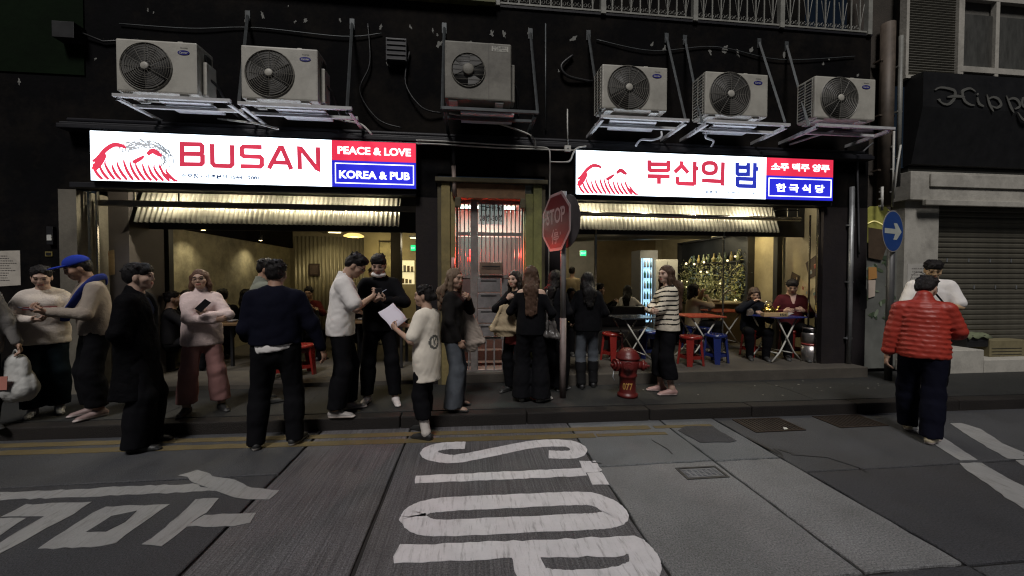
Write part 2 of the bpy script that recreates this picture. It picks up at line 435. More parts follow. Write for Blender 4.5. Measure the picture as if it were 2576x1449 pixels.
letter([[P1(1480, 674), P1(1650, 668), P1(1560, 780), P1(1510, 800), P1(1400, 890), P1(1220, 1030), P1(1070, 1015), P1(1200, 930), P1(1370, 780)], [P1(1545, 792), P1(1935, 778), P1(1890, 850), P1(1760, 878), P1(1410, 882)]], M_paint2, .007)
# double yellow line
ylines = MB()
def strip(y0, y1, x0, x1, z=.004, amp=.006):
    n = int((x1-x0)/.08); up = []; dn = []
    for i in range(n+1):
        x = x0+(x1-x0)*i/n
        yy = -.033*x; up.append((x, yy+y1+random.uniform(-amp, amp))); dn.append((x, yy+y0+random.uniform(-amp, amp)))
    for i in range(n):
        ylines.prism([(dn[i][0], dn[i][1], z-.003), (dn[i+1][0], dn[i+1][1], z-.003), (up[i+1][0], up[i+1][1], z-.003), (up[i][0], up[i][1], z-.003)], (0, 0, .003))
strip(3.715, 3.815, -9, 1.25); strip(3.885, 3.980, -9, 1.9); strip(3.735, 3.80, 1.27, 2.0); strip(3.90, 3.97, 1.95, 2.6)
ylines.build('yellow_line', M_ypaint, road)
mb = MB()
P7 = lambda x, y: ((2000+x/2.464)*.85833, (1100+y/2.464)*.85833)
for q_ in ([(1700, 372), (1750, 358), (1860, 430), (1960, 500), (2130, 610), (2000, 612), (1960, 590), (1840, 512), (1690, 412)], [(1995, 630), (2160, 630), (2300, 715), (2464, 800), (2700, 930), (2700, 1100), (2464, 960), (2330, 880), (2200, 780), (2060, 690)],
           [(1930, 345), (2010, 343), (2150, 385), (2310, 490), (2464, 555), (2464, 603), (2350, 600), (2200, 520), (2030, 412)], [(2400, 610), (2530, 608), (2750, 720), (2700, 740), (2530, 680), (2440, 640)]):
    paint_poly(mb, [P7(*p_) for p_ in q_], .004)
mb.build('white_line', M_paint2, road)
# repaired patch beside the gutter with bits of yellow left on it
mb = MB(); paint_poly(mb, [(1705, 1083), (1725, 1072), (1790, 1072), (1850, 1108), (1835, 1112), (1760, 1113)], .0065, .008); mb.build('asphalt_patch', M_asph2, road)

# manhole and drain grates let into the road
def manhole():
    t = thing('manhole_cover', 'rectangular grey steel manhole cover set in the pale concrete road slab', 'manhole cover', tuple(G(1764, 1189)))
    q = [G(1712, 1177, .004), G(1788, 1172, .004), G(1815, 1201, .004), G(1735, 1204, .004)]
    c = sum(q, Vector())/4
    X0, X1 = min(p.x for p in q), max(p.x for p in q); y0, y1 = min(p.y for p in q), max(p.y for p in q)
    X0, X1 = 1.70, 2.06
    f = MB()
    for b in ((X0, X1, y0, y0+.02), (X0, X1, y1-.02, y1), (X0, X0+.02, y0+.02, y1-.02), (X1-.02, X1, y0+.02, y1-.02)): f.box(b[0], b[1], b[2], b[3], 0.001, .006)
    f.build('frame', M_dmetal, t)
    mb = MB(); mb.box(X0+.028, X1-.028, y0+.028, y1-.028, .001, .004)
    for i in range(7):
        for j in range(5):
            x = X0+.05+(X1-X0-.1)*i/6; y = y0+.05+(y1-y0-.1)*j/4
            mb.box(x-.012, x+.012, y-.006, y+.006, .004, .007)
    mb.build('cover', mat('cover_steel', (.17, .18, .21), .4, metal=.7, var=.3), t)
manhole()
def grate(label, x0, x1, y0, y1, bars=True):
    t = thing('drain_grate', label, 'drain grate', ((x0+x1)/2, (y0+y1)/2, 0), 'gutter grates by the kerb')
    MB().box(x0, x1, y0, y1, -.002, .003).build('pit', M_black, t)
    f = MB()
    for b in ((x0, x1, y0, y0+.02), (x0, x1, y1-.02, y1), (x0, x0+.02, y0+.02, y1-.02), (x1-.02, x1, y0+.02, y1-.02)): f.box(*b, .003, .010)
    f.build('frame', M_iron, t)
    n = 12
    for i in range(n):
        x = x0+.04+(x1-x0-.08)*i/(n-1)
        MB().box(x-.009, x+.009, y0+.022, y1-.022, .003, .009).build('bar', M_iron, t)
M_iron = mat('rusty_iron', (.05, .036, .028), .6, metal=.6, var=.4, scale=20)
g0 = G(1842, 1051); g1 = G(1990, 1079)
grate('rusty drain grate with open slots, nearer the repaired asphalt patch', 2.93, 3.50, 3.62, 3.98)
grate('dark drain grate at the kerb, closer to the man in the red jacket', 3.92, 4.5, 3.64, 3.98)
# litter specks in the road
for i, (x, y, lab) in enumerate(((1974, 1079, 'small white scrap of paper lying at the edge of the drain grate'), (1758, 1049, 'tiny white scrap lying in the gutter below the fire hydrant'))):
    p = G(x, y, .012); mb = MB(); mb.prism([p+Vector((-.022, -.012, 0)), p+Vector((.02, -.016, .004)), p+Vector((.026, .010, .008)), p+Vector((-.008, .016, .012))], (0, 0, .003))
    mb.build('paper_scrap', M_white, label=lab, cat='litter')

# ---------------------------------------------------------------- pavement
PZ = .13
mb = MB(); mb.prism([(x_, kl(x_)+.157, -.02) for x_ in (-30, -9, 9, 30)]+[(30, D+.02, -.02), (-30, D+.02, -.02)], (0, 0, PZ+.02)); pave = mb.build('pavement', M_pave, kind='structure')
x = -14.0
while x < 16:
    L = random.uniform(1.15, 1.5)
    xa_, xb_ = x+.005, x+L-.005; mb = MB(); mb.hexa([Vector((xx, kl(xx)+dy, zz)) for xx in (xa_, xb_) for dy in (0, .155) for zz in (-.02, PZ-.004)], bev=.014); mb.build('kerb_stone', M_kerb, pave); x += L
mb = MB()
for xx in (-3.3, -1.9, 2.02, 4.15): mb.ribbon([(xx, kl(xx)+.16), (xx+.03, 4.6), (xx-.02, 5.05)], .010, gm(PZ+.001), thick=(0, 0, .002))
mb.build('crack_seal', M_crack, pave)

# ================================================================ the shop building
bld = thing('shop_building', 'dark grey rendered building with two open pub fronts and a gated stair door', 'building', (.5, D, 0))
T = .12
wall = MB()
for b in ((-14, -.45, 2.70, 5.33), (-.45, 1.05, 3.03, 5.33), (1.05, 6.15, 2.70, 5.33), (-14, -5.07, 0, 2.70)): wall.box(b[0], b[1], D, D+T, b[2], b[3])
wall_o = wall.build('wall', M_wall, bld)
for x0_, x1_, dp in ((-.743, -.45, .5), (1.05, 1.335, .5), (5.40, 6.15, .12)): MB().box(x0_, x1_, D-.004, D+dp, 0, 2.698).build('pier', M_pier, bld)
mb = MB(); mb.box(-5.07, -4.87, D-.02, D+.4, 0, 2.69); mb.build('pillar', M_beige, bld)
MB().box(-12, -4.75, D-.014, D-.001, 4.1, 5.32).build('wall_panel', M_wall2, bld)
# ledge over the signs, with a service pipe along it
mb = MB(); mb.box(-4.95, 6.08, D-.155, D-.001, 3.40, 3.455, bev=.01); mb.box(-4.95, 6.08, D-.12, D-.001, 3.455, 3.49, bev=.012)
mb.build('ledge', M_ledge, bld)
mb = MB(); mb.tube([(-4.9, D-.05, 3.525), (-1.5, D-.05, 3.525), (2, D-.05, 3.52), (6.0, D-.05, 3.525)], .032, 10); mb.build('service_pipe', M_ledge, bld)
# casing boards under each sign, head of each opening
MB().box(-4.87, -.72, D-.10, D-.001, 2.70, 2.765, bev=.006).build('head_board', M_ledge, bld); MB().box(1.31, 5.44, D-.10, D-.001, 2.70, 2.75, bev=.006).build('head_board', M_ledge, bld)
# pale plaster scars left where fixings were torn out of the wall
M_scar = mat('plaster_scar', (.20, .20, .185), .9, var=.3, scale=30)
scars = [(372, 25, 5, 14), (386, 32, 4, 8), (620, 45, 9, 26), (660, 38, 10, 24), (725, 15, 4, 10), (742, 55, 5, 12), (768, 52, 8, 22), (855, 50, 5, 20), (957, 68, 9, 24), (1032, 68, 5, 18), (1088, 75, 5, 22),
         (1105, 110, 14, 26), (1237, 85, 10, 26), (1268, 85, 7, 26), (1330, 80, 6, 26), (1442, 98, 16, 22), (1478, 88, 6, 22), (1640, 112, 8, 24), (1672, 120, 8, 26), (1722, 105, 8, 18), (1785, 130, 7, 22),
         (1825, 122, 14, 30), (1855, 135, 8, 24), (1890, 125, 8, 24), (1975, 135, 8, 24), (2070, 160, 5, 14), (2085, 150, 4, 10), (62, 52, 10, 8), (48, 205, 7, 20), (182, 62, 8, 18), (1100, 88, 5, 9), (1405, 178, 5, 10), (2157, 190, 6, 10), (2160, 205, 8, 8), (165, 30, 7, 12), (240, 148, 7, 10), (1180, 110, 12, 22), (975, 160, 8, 20)]
mb = MB()
for x, y, w, h in scars:
    n = 13; pts = []; lean_ = random.uniform(-.25, .25)
    for k in range(n):
        a = 2*math.pi*k/n; r = random.uniform(.22, .85)
        pts.append(W(x+w*r*math.cos(a)*.9+lean_*h*r*math.sin(a), y+h*r*math.sin(a)*.6, D-.003))
    mb.prism(pts, (0, .0025, 0))
mb.build('plaster_scars', M_scar, bld, kind='stuff')
# small service boxes and a vent on the wall
def wbox(name, x0, y0, x1, y1, d, m, lab, cat, Y=D):
    a, b = W(x0, y1, Y-d), W(x1, y0, Y-d)
    t = thing(name, lab, cat, ((a.x+b.x)/2, Y, a.z))
    mb = MB(); mb.box(a.x, b.x, Y-d, Y-.001, a.z, b.z, bev=.004); mb.build('housing', m, t)
    return t, a, b
t, a, b = wbox('vent_hood', 970, 98, 1022, 152, .10, M_dmetal, 'small square black vent hood on the wall between the air conditioners', 'vent')
mb = MB()
for i in range(5):
    z = a.z+.02+(b.z-a.z-.04)*i/4; mb.box(a.x+.012, b.x-.012, D-.112, D-.101, z-.006, z+.006)
mb.build('louvre', M_black, t)
t, a, b = wbox('cable_box', 130, 55, 185, 92, .15, M_black, 'dark cable box high on the green wall at upper left', 'box')
MB().tube([W(185, 75, D-.05), W(260, 105, D-.03), W(350, 100, D-.02)], .012, 6).build('cable', M_black, t)
t, a, b = wbox('switch_box', 117, 570, 132, 615, .04, M_dmetal, 'narrow grey switch box on the dark wall left of the pub front', 'switch box')
MB().box(a.x+.01, b.x-.01, D-.047, D-.041, a.z+.05, a.z+.12).build('switch', M_white, t)
t, a, b = wbox('notice_plate', 113, 633, 131, 645, .01, mat('brass', (.35, .28, .10), .4, metal=.5), 'small yellow plate on the wall above the woman in the cream sweatshirt', 'plate')
MB().box(a.x+.012, b.x-.012, D-.0125, D-.0105, a.z+.012, b.z-.012).build('engraving', M_dmetal, t)

# balcony over the shops
mb = MB(); mb.box(.10, 6.15, D-.02, D+1.3, 5.33, 5.36); mb.build('balcony_floor', M_ledge, bld)
mb = MB(); mb.box(.1, 6.15, D+1.2, D+1.3, 5.36, 8.5); mb.build('rear_wall', M_wall, bld)
mb = MB(); mb.box(-14, .30, D-.02, D+.2, 5.335, 8.5); mb.build('parapet', mat('olive_paint', (.115, .12, .045), .7, var=.35, scale=3, grime=.6), bld)
mb = MB(); mb.box(-14, .34, D-.10, D+.2, 5.331, 5.45); mb.build('coping', MATS['olive_paint'], bld)
rail = thing('balcony_railing', 'painted iron balcony railing with scrolls above the right pub', 'railing', (3.1, D, 5.36))
M_rail = mat('rail_paint', (.30, .30, .27), .6, var=.25, scale=10, grime=.6)
RY = D-.01
mb = MB(); mb.box(.345, 6.1, RY-.015, RY+.015, 5.372, 5.396); mb.box(.345, 6.1, RY-.015, RY+.015, 6.35, 6.39); mb.build('rail', M_rail, rail)
bar0 = MB().box(-.008, .008, -.008, .008, 5.397, 6.349).mesh('bar', M_rail)
vb = MB(); vb.tube([(-.07, 0, 5.80), (0, 0, 5.41), (.07, 0, 5.80)], .006, 4, up=(0, 1, 0)); vee0 = vb.mesh('brace', M_rail)
sb = MB()
for s in (-1, 1):
    pts = []
    for k in range(13):
        a = math.pi*.5+2*math.pi*k/12*.95; r = .030-.0014*k
        pts.append((s*(.035+r*math.cos(a)), 0, 5.445+r*math.sin(a)))
    sb.tube(pts, .005, 4, up=(0, 1, 0))
scroll0 = sb.mesh('scroll', M_rail)
post0 = MB().box(-.035, .035, -.035, .035, 5.34, 6.45).mesh('post', M_rail)
posts = [.37, 1.87, 3.25, 4.62, 6.08]
for xp in posts:
    o = link('post', post0, rail); o.matrix_parent_inverse = Matrix.Translation(-rail.location); o.location = (xp, RY, 0)
for a, b in zip(posts[:-1], posts[1:]):
    n = 9
    for i in range(1, n+1):
        o = link('bar', bar0, rail); o.location = (a+(b-a)*i/(n+1), RY, 0)
        if i < n+1:
            xm = a+(b-a)*(i-.5)/(n+1)
            link('scroll', scroll0, rail).location = (xm, RY, 0)
            if i % 2: link('brace', vee0, rail).location = (a+(b-a)*i/(n+1), RY-.004, 0)

# ================================================================ rooms behind the fronts
inn = thing('pub_interior', 'long dim pub room with ochre concrete walls seen through both open fronts', 'room', (.3, 8, .15))
FL, FR = .16, .28
MB().box(-5.2, -.5, D+.121, 11.2, .0, FL).build('floor', M_conc, inn)
fl = MB(); fl.box(1.2, 5.9, 5.07, 11.2, .0, FR, bev=.012); fl.build('floor', M_conc, inn)
MB().box(-5.3, 5.9, D+T, 11.3, 2.98, 3.02).build('ceiling', M_ceil, inn)
mb = MB(); mb.box(-5.0, -4.87, 5.75, 11.1, FL, 2.98); mb.build('left_wall', M_yellow, inn)
mb = MB(); mb.box(-4.87, -4.80, 6.5, 11.0, 2.42, 2.98); mb.build('soffit', M_wall, inn)
MB().box(-5, 5.74, 11.0, 11.1, 0, 2.98).build('back_wall', M_cream, inn)
mb = MB(); mb.box(-.72, -.60, D+.5, 8.0, 0, 2.98); mb.box(1.2, 1.32, D+.5, 8.0, 0, 2.98); mb.box(-.6, 1.2, 7.9, 8.0, 0, 2.98); mb.build('stair_wall', M_wall, inn)
mb = MB(); mb.box(5.75, 5.88, D+.122, 11.1, FR, 2.98); mb.build('right_wall', M_cream, inn)
mb = MB(); mb.box(-5.0, -4.62, 5.75, 6.35, FL, 2.98); mb.build('inner_pier', mat('mauve_render', (.085, .075, .075), .75, var=.3, scale=3), inn)
# ceiling beams and trunking
for yy in (6.9, 8.3, 9.7):
    for xa, xb in ((-4.79, -.62), (1.33, 5.74)): MB().box(xa, xb, yy, yy+.22, 2.78, 2.975).build('beam', M_ceil, inn)
mb = MB(); mb.tube([(1.6, 7.4, 2.7), (3.4, 7.7, 2.7), (5.3, 7.2, 2.72)], .11, 10); mb.tube([(2.4, 8.8, 2.6), (5.3, 8.0, 2.62)], .13, 10); mb.tube([(-4.6, 7.6, 2.85), (-.8, 7.6, 2.85)], .05, 8); mb.tube([(-3.9, 6.6, 2.86), (-3.9, 10.8, 2.86)], .06, 8)
mb.build('duct', mat('duct_metal', (.13, .125, .11), .45, metal=.6, var=.3), inn)
# ================================================================ lit signs
def em(name, col, strength, base=None):
    if name in MATS: return MATS[name]
    m = mat(name, base or col, .4, var=.04, emit=strength, ecol=col, spec=.3); return m
E_white = em('sign_white', (.78, .89, 1.0), 4.4, (.8, .8, .8))
E_red = em('sign_red', (.86, .035, .085), .95, (.5, .03, .06))
E_redbig = em('sign_letter_red', (.80, .055, .11), .78, (.5, .03, .06))
E_blue = em('sign_blue', (.022, .025, .62), .95, (.02, .02, .4))
E_ink = em('sign_ink', (.03, .06, .14), .8, (.03, .05, .1))
E_foam = em('sign_foam', (.50, .54, .60), .45, (.6, .6, .6))
E_lett = em('sign_letter_white', (1, 1, 1), 2.2, (.8, .8, .8))
YS = 5.2
def C0(x, y): return (x/2.415*.85833, y/2.415*.85833)
def CR(ox, oy, sc): return lambda x, y: ((ox+x/sc)*.85833, (oy+y/sc)*.85833)
C1, C2, C3, C4 = CR(200, 350, 4.14), CR(900, 350, 4.14), CR(1550, 400, 4.14), CR(2050, 400, 4.14)
def sign(label, X0, X1, XR_, z0, z1, lab_r, lab_b):
    t = thing('shop_sign', label, 'sign', ((X0+X1)/2, YS, z0), 'lit signs over the two pub fronts')
    mb = MB(); mb.box(X0-.012, X1+.012, YS+.004, D-.002, z0-.012, z1+.012, bev=.004); mb.build('casing', M_dmetal, t)
    MB().box(X0, XR_-.002, YS, YS+.003, z0, z1).build('white_panel', E_white, t)
    zs = z1-(z1-z0)*.43
    MB().box(XR_, X1, YS, YS+.003, zs+.002, z1).build('red_panel', E_red, t, label=lab_r)
    bp = MB().box(XR_, X1, YS, YS+.003, z0, zs).build('blue_panel', E_blue, t, label=lab_b)
    mb = MB(); f = lambda u, v: Vector((u, YS-.0005, -v)); q = .05
    mb.ribbon([(XR_+q*.9, -(zs-q*.75)), (X1-q*.6, -(zs-q*.75)), (X1-q*.6, -(z0+q)), (XR_+q*.9, -(z0+q))], .011, f, closed=True, thick=(0, -.002, 0))
    mb.build('border_line', E_lett, bp)
    return t, bp, zs
def sf(u, v): return Vector((u, YS-.0008, -v))
def sx(p): q = W(*p, YS); return q.x, -q.z
def stroke_letters(t, chars, w, m):
    for strokes in chars:
        mb = MB()
        for i, (pts, cl) in enumerate(strokes):
            mb.ribbon([sx(p) for p in pts], w, lambda u, v, i=i: Vector((u, YS-.0008-.0003*i, -v)), closed=cl, thick=(0, -.003, 0))
        mb.build('letter', m, t)
def words(name, t, body, a, b, m, bold=0, **k):
    (u0, v0), (u1, v1) = a, b; mb = MB()
    text_mesh(mb, body, sf, u0, u1, v0, v1, bold=bold, **k); mb.build(name, m, t, kind='stuff' if name == 'small_lettering' else None)
def wave(t, x0, z0, s, foam=True):
    """a plain rolling wave: a crest band, curved stripes below it, a little grey spray"""
    f = lambda u, v: Vector((x0+u*s, YS-.0008, z0+v*s)); mb = MB(); rd = random.Random(3)
    def st(pts, w0, w1, lay=0):
        pts = spline(pts, 8); n = len(pts)
        ws = [max(.004, (w0+(w1-w0)*i/(n-1))*math.sin(math.pi*min(1, .12+.88*i/(n-1)))**.5) for i in range(n)]
        mb.ribbon(pts, ws, lambda u, v: f(u, v)+Vector((0, -.0004*lay, 0)), thick=(0, -.002, 0))
    st([(.02, .30), (.10, .36), (.22, .50), (.34, .58), (.46, .57), (.52, .53)], .06, .09)
    st([(.03, .16), (.10, .26), (.17, .38), (.20, .44)], .11, .12, 1)
    st([(.84, .44), (.92, .50), (1.0, .46), (1.06, .42)], .08, .09, 1)
    st([(.62, .30), (.72, .36), (.80, .42)], .08, .05, 1)
    for i in range(13):
        bx = .03+.092*i; h = .34-.012*abs(i-4)+rd.uniform(-.05, .04)
        st([(bx+.13, .012), (bx+.05, h*.4), (bx-.01+.02*rd.random(), h*.8), (bx+.0, h)], .062, .022, i % 3+1)
    st([(1.30, .01), (1.13, .10), (1.03, .22), (1.02, .34)], .05, .02, 2)
    mb.build('wave_print', E_redbig, t)
    if foam:
        mb = MB()
        for i in range(46):
            a = rd.uniform(-.45, 2.2); r = rd.uniform(.26, .44); cx, cy = .78, .36
            p = [(cx+r*math.cos(a+.16*k)*1.05+rd.uniform(-.02, .02), min(.70, max(.2, cy+r*.72*math.sin(a+.16*k)+rd.uniform(-.025, .025)))) for k in range(5)]
            mb.ribbon(spline(p, 4), .016, lambda u, v, i=i: f(u, v)+Vector((0, -.0002*i/46, 0)), thick=(0, -.001, 0))
        mb.build('spray_print', E_foam, t)

xr = W(*C2(297, 400), YS).x
t, bp, zs = sign('long lit white sign reading BUSAN above the left pub front', -4.584, -.718, xr, 2.780, 3.375, 'red panel reading PEACE & LOVE', 'blue panel reading KOREA & PUB')
rr = lambda a, b, c, d: None
busan = [[([C0(1289, 1020), C0(1418, 1023), C0(1432, 1036), C0(1432, 1076), C0(1420, 1090), C0(1434, 1104), C0(1434, 1152), C0(1421, 1165), C0(1289, 1163)], True), ([C0(1289, 1089), C0(1420, 1091)], False)],
         [([C0(1501, 1019), C0(1504, 1155), C0(1520, 1173), C0(1630, 1177), C0(1645, 1162), C0(1643, 1027)], False)],
         [([C0(1853, 1042), C0(1725, 1038), C0(1711, 1050), C0(1713, 1096), C0(1727, 1107), C0(1840, 1111), C0(1853, 1124), C0(1853, 1168), C0(1841, 1180), C0(1703, 1177)], False)],
         [([C0(1903, 1194), C0(1981, 1046), C0(1996, 1046), C0(2062, 1199)], False), ([C0(1935, 1150), C0(2036, 1153)], False)],
         [([C0(2122, 1199), C0(2118, 1051), C0(2130, 1052), C0(2240, 1192), C0(2253, 1198), C0(2250, 1042)], False)]]
stroke_letters(t, busan, .056, E_redbig)
zz = lambda p: sx(p)
words('small_lettering', t, '소호점 / 가맹문의 1544 - 2081', sx(C1(1370, 655)), (sx(C1(2320, 690))[0], sx(C1(1370, 712))[1]), E_ink, .05)
words('lettering', t, 'PEACE & LOVE', sx(C2(370, 325)), (sx(C2(1258, 400))[0], sx(C2(370, 420))[1]), E_lett, .03)
(u0, v0) = sx(C2(388, 618)); u1 = sx(C2(1245, 700))[0]; v1 = sx(C2(388, 715))[1]
words('lettering', bp, 'KOREA & PUB', (u0, v0), (u1, v1), E_lett, .03)
wave(t, -4.575, 2.784, .74)
t2, bp2, zs2 = sign('long lit white sign in Korean letters above the right pub front', 1.455, 5.39, W(*C4(807, 400), YS).x, 2.765, 3.370, 'red panel with three Korean words', 'blue panel with four Korean letters')
def ell(cx, cy, rx, ry, C, n=20, p=2.6):
    out = []
    for k in range(n):
        a = 2*math.pi*k/n; c, s = math.cos(a), math.sin(a)
        out.append(C(cx+rx*math.copysign(abs(c)**(2/p), c), cy+ry*math.copysign(abs(s)**(2/p), s)))
    return out
kor = [[([C3(1457, 288), C3(1457, 398), C3(1475, 413), C3(1675, 414), C3(1691, 400), C3(1691, 294)], False), ([C3(1460, 338), C3(1690, 340)], False), ([C3(1437, 482), C3(1706, 487)], False), ([C3(1574, 490), C3(1574, 578)], False)],
       [([C3(1851, 300), C3(1848, 356), C3(1765, 436)], False), ([C3(1848, 352), C3(1930, 444)], False), ([C3(2009, 305), C3(2004, 590)], False), ([C3(2010, 388), C3(2052, 390)], False), ([C3(1797, 490), C3(1797, 556), C3(1815, 572), C3(2004, 578)], False)],
       [(ell(2190, 385, 78, 64, C3), True), ([C3(2095, 533), C3(2345, 548)], False), ([C3(2351, 313), C3(2342, 600)], False)]]
stroke_letters(t2, kor, .060, E_redbig)
E_bigblue = em('sign_letter_blue', (.03, .045, .48), .85, (.02, .03, .3))
stroke_letters(t2, [[([C4(453, 316), C4(453, 448), C4(468, 460), C4(586, 460), C4(588, 322)], False), ([C4(453, 374), C4(588, 376)], False), ([C4(669, 322), C4(661, 606), C4(475, 600), C4(455, 588), C4(455, 512), C4(655, 520)], False), ([C4(670, 394), C4(708, 396)], False)]], .060, E_bigblue)
words('small_lettering', t2, '홍콩에서 가장 부산스러운 밤', sx(C4(65, 655)), (sx(C4(680, 690))[0], sx(C4(65, 690))[1]), E_ink, .045)
words('lettering', t2, '소주 맥주 양주', sx(C4(865, 318)), (sx(C4(1572, 400))[0], sx(C4(865, 412))[1]), E_lett, .035)
words('lettering', bp2, '한 국 식 당', sx(C4(925, 572)), (sx(C4(1508, 640))[0], sx(C4(925, 672))[1]), E_lett, .035)
wave(t2, 1.465, 2.770, .68, foam=False)
# little fixing tabs on top of the signs
for tt, xs in ((t, (-2.35,)), (t2, (3.15,))):
    for xx in xs: MB().box(xx-.06, xx+.06, YS+.03, YS+.08, 3.388, 3.44, bev=.005).build('fixing_tab', M_white, tt)

# ================================================================ air conditioners on brackets
M_ac = mat('ac_cream', (.44, .425, .375), .5, var=.12, scale=5, bump=.1, grime=.4)
M_acd = mat('ac_dark', (.030, .029, .027), .6, var=.3)
M_grille = mat('ac_grille', (.20, .19, .165), .5, var=.2)
M_badge = mat('badge_blue', (.02, .02, .18), .35, var=.1)
M_tray = mat('tray_plastic', (.80, .82, .86), .45, var=.1)
YA = 4.70; AD = .28
def ac_unit(label, x0, x1, z0, z1, fan=(.37, .5, .31), side='R', brand='Carrier', yf=YA, ad=AD):
    M_ac = MATS['ac_cream'] if brand == 'Carrier' else mat('ac_unlit_grimy', (.20, .19, .16), .6, var=.25, scale=4, bump=.1, grime=.8)  # darker casing colour carries this unit's lack of light, plus heavier grime
    t = thing('air_conditioner', label, 'air conditioner', ((x0+x1)/2, yf+ad/2, z0), 'air conditioner units above the signs')
    w, h = x1-x0, z1-z0
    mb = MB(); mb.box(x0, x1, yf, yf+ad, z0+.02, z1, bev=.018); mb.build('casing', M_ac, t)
    for fx in (.12, .82): MB().box(x0+w*fx-.05, x0+w*fx+.05, yf+.02, yf+ad-.02, z0, z0+.018).build('foot', M_white, t)
    cx, cz, r = x0+w*fan[0], z0+h*fan[1], w*fan[2]
    mb = MB(); mb.lathe([(0, yf-.001), (r, yf-.001), (r, yf-.004), (0, yf-.004)], (cx, 0, cz), 36, 'Y'); mb.build('fan_shroud', M_acd, t)
    for k in range(3):
        a0 = 2*math.pi*k/3+.5; mb = MB(); pts = []
        for i in range(7): a = a0+.95*i/6; pts.append((cx+r*.92*math.cos(a), yf-.012, cz+r*.92*math.sin(a)))
        pts += [(cx+r*.2*math.cos(a0+.6), yf-.008, cz+r*.2*math.sin(a0+.6)), (cx+r*.2*math.cos(a0), yf-.006, cz+r*.2*math.sin(a0))]
        mb.prism(pts, (0, .002, 0)); mb.build('fan_blade', mat('blade_grey', (.075, .073, .068), .5, var=.1), t)
    mb = MB()
    if brand == 'Carrier':
        nr = 9
        for i in range(1, nr+1):
            rr_ = r*(.2+.82*i/nr); yy = yf-.026+.018*(i/nr)**2
            mb.tube([(cx+rr_*math.cos(2*math.pi*k/30), yy, cz+rr_*math.sin(2*math.pi*k/30)) for k in range(31)], .0028 if i < nr else .007, 4, caps=False, up=(0, 1, 0))
        for k in range(12):
            a = 2*math.pi*k/12; mb.tube([(cx+r*.18*math.cos(a), yf-.027, cz+r*.18*math.sin(a)), (cx+r*.65*math.cos(a), yf-.02, cz+r*.65*math.sin(a)), (cx+r*1.0*math.cos(a), yf-.008, cz+r*1.0*math.sin(a))], .0026, 4, up=(0, 1, 0))
    else:
        for k in range(7):
            z = cz+r*(-.85+1.7*k/6); hw = math.sqrt(max(0, r*r-(z-cz)**2))
            mb.tube([(cx-hw, yf-.016, z), (cx+hw, yf-.016, z)], .0022, 4)
        mb.tube([(cx+r*math.cos(2*math.pi*k/30), yf-.008, cz+r*math.sin(2*math.pi*k/30)) for k in range(31)], .007, 4, caps=False, up=(0, 1, 0))
    mb.build('fan_grille', M_grille, t)
    mb = MB(); rh = r*(.17 if brand == 'Carrier' else .34); mb.lathe([(0, yf-.034), (rh*.8, yf-.034), (rh, yf-.028), (rh, yf-.016)], (cx, 0, cz), 20, 'Y'); mb.build('hub_cap', M_ac, t)
    f = lambda u, v: Vector((u, yf-.0045, -v))
    if brand == 'Carrier':
        bx, bz = x0+w*.835, z0+h*.80; mb = MB(); pts = [(bx+.062*math.cos(2*math.pi*k/24), yf-.0015, bz+.026*math.sin(2*math.pi*k/24)) for k in range(24)]
        mb.prism(pts, (0, -.003, 0)); b = mb.build('badge', M_badge, t)
        mb = MB(); text_mesh(mb, brand, f, bx-.044, bx+.044, -(bz+.012), -(bz-.012), bold=.01, thick=(0, -.001, 0), shear=.2); mb.build('lettering', M_white, b)
        mb = MB(); text_mesh(mb, 'Inverter', lambda u, v: Vector((u, yf-.0015, -v)), bx-.03, bx+.045, -(bz+.062), -(bz+.045), thick=(0, -.001, 0)); mb.build('print', M_dmetal, t)
    else:
        mb = MB(); mb.box(x0+w*.70, x0+w*.95, yf-.002, yf-.0005, z0+h*.86, z0+h*.95)
        mb.build('badge', mat('badge_grey', (.42, .41, .36), .5), t)
        mb = MB(); text_mesh(mb, 'MITSUBISHI', f, x0+w*.72, x0+w*.93, -(z0+h*.945), -(z0+h*.91), thick=(0, .001, 0)); text_mesh(mb, 'ELECTRIC', f, x0+w*.72, x0+w*.93, -(z0+h*.895), -(z0+h*.87), thick=(0, .001, 0)); mb.build('print', M_dmetal, t)
        MB().box(x0+w*.655, x0+w*.66, yf-.001, yf-.0002, z0+.03, z1-.01).build('panel_seam', M_acd, t)
    # side face: louvred coil guard or service cover
    if side == 'L':
        mb = MB(); mb.box(x0-.004, x0-.0005, yf+.03, yf+ad-.015, z0+.04, z1-.03); mb.build('coil', M_acd, t)
        mb = MB()
        n = 13
        for i in range(n+1):
            z = z0+.04+(h-.07)*i/n; mb.box(x0-.014, x0-.0045, yf+.03, yf+ad-.015, z-.006, z+.006)
        for yy in (yf+.03, yf+ad*.5, yf+ad-.025): mb.box(x0-.018, x0-.0145, yy-.006, yy+.006, z0+.035, z1-.025)
        mb.build('coil_guard', M_ac, t)
    else:
        mb = MB(); mb.box(x1+.0005, x1+.05, yf+.08, yf+ad-.03, z0+.05, z0+h*.72, bev=.012); mb.build('service_cover', M_ac, t)
        mb = MB(); mb.box(x1+.0005, x1+.012, yf+.12, yf+ad-.05, z0+h*.76, z0+h*.9, bev=.004); mb.build('handle', M_acd, t)
        mb = MB(); mb.tube(spline([(x1+.03, yf+.15, z0+h*.45), (x1+.09, yf+.2, z0+h*.35), (x1+.12, yf+.35, z0+.05), (x1+.16, yf+.5, z0-.02)], 6), .016, 8); mb.build('refrigerant_pipe', M_black, t)
    MB().box(x0+w*.68, x0+w*.75, yf+.09, yf+.15, z1-.004, z1+.055, bev=.01).build('pipe_cap', M_ac, t)
    return t
M_ang = mat('angle_iron', (.10, .11, .115), .5, metal=.4, var=.3, scale=12, grime=.5)
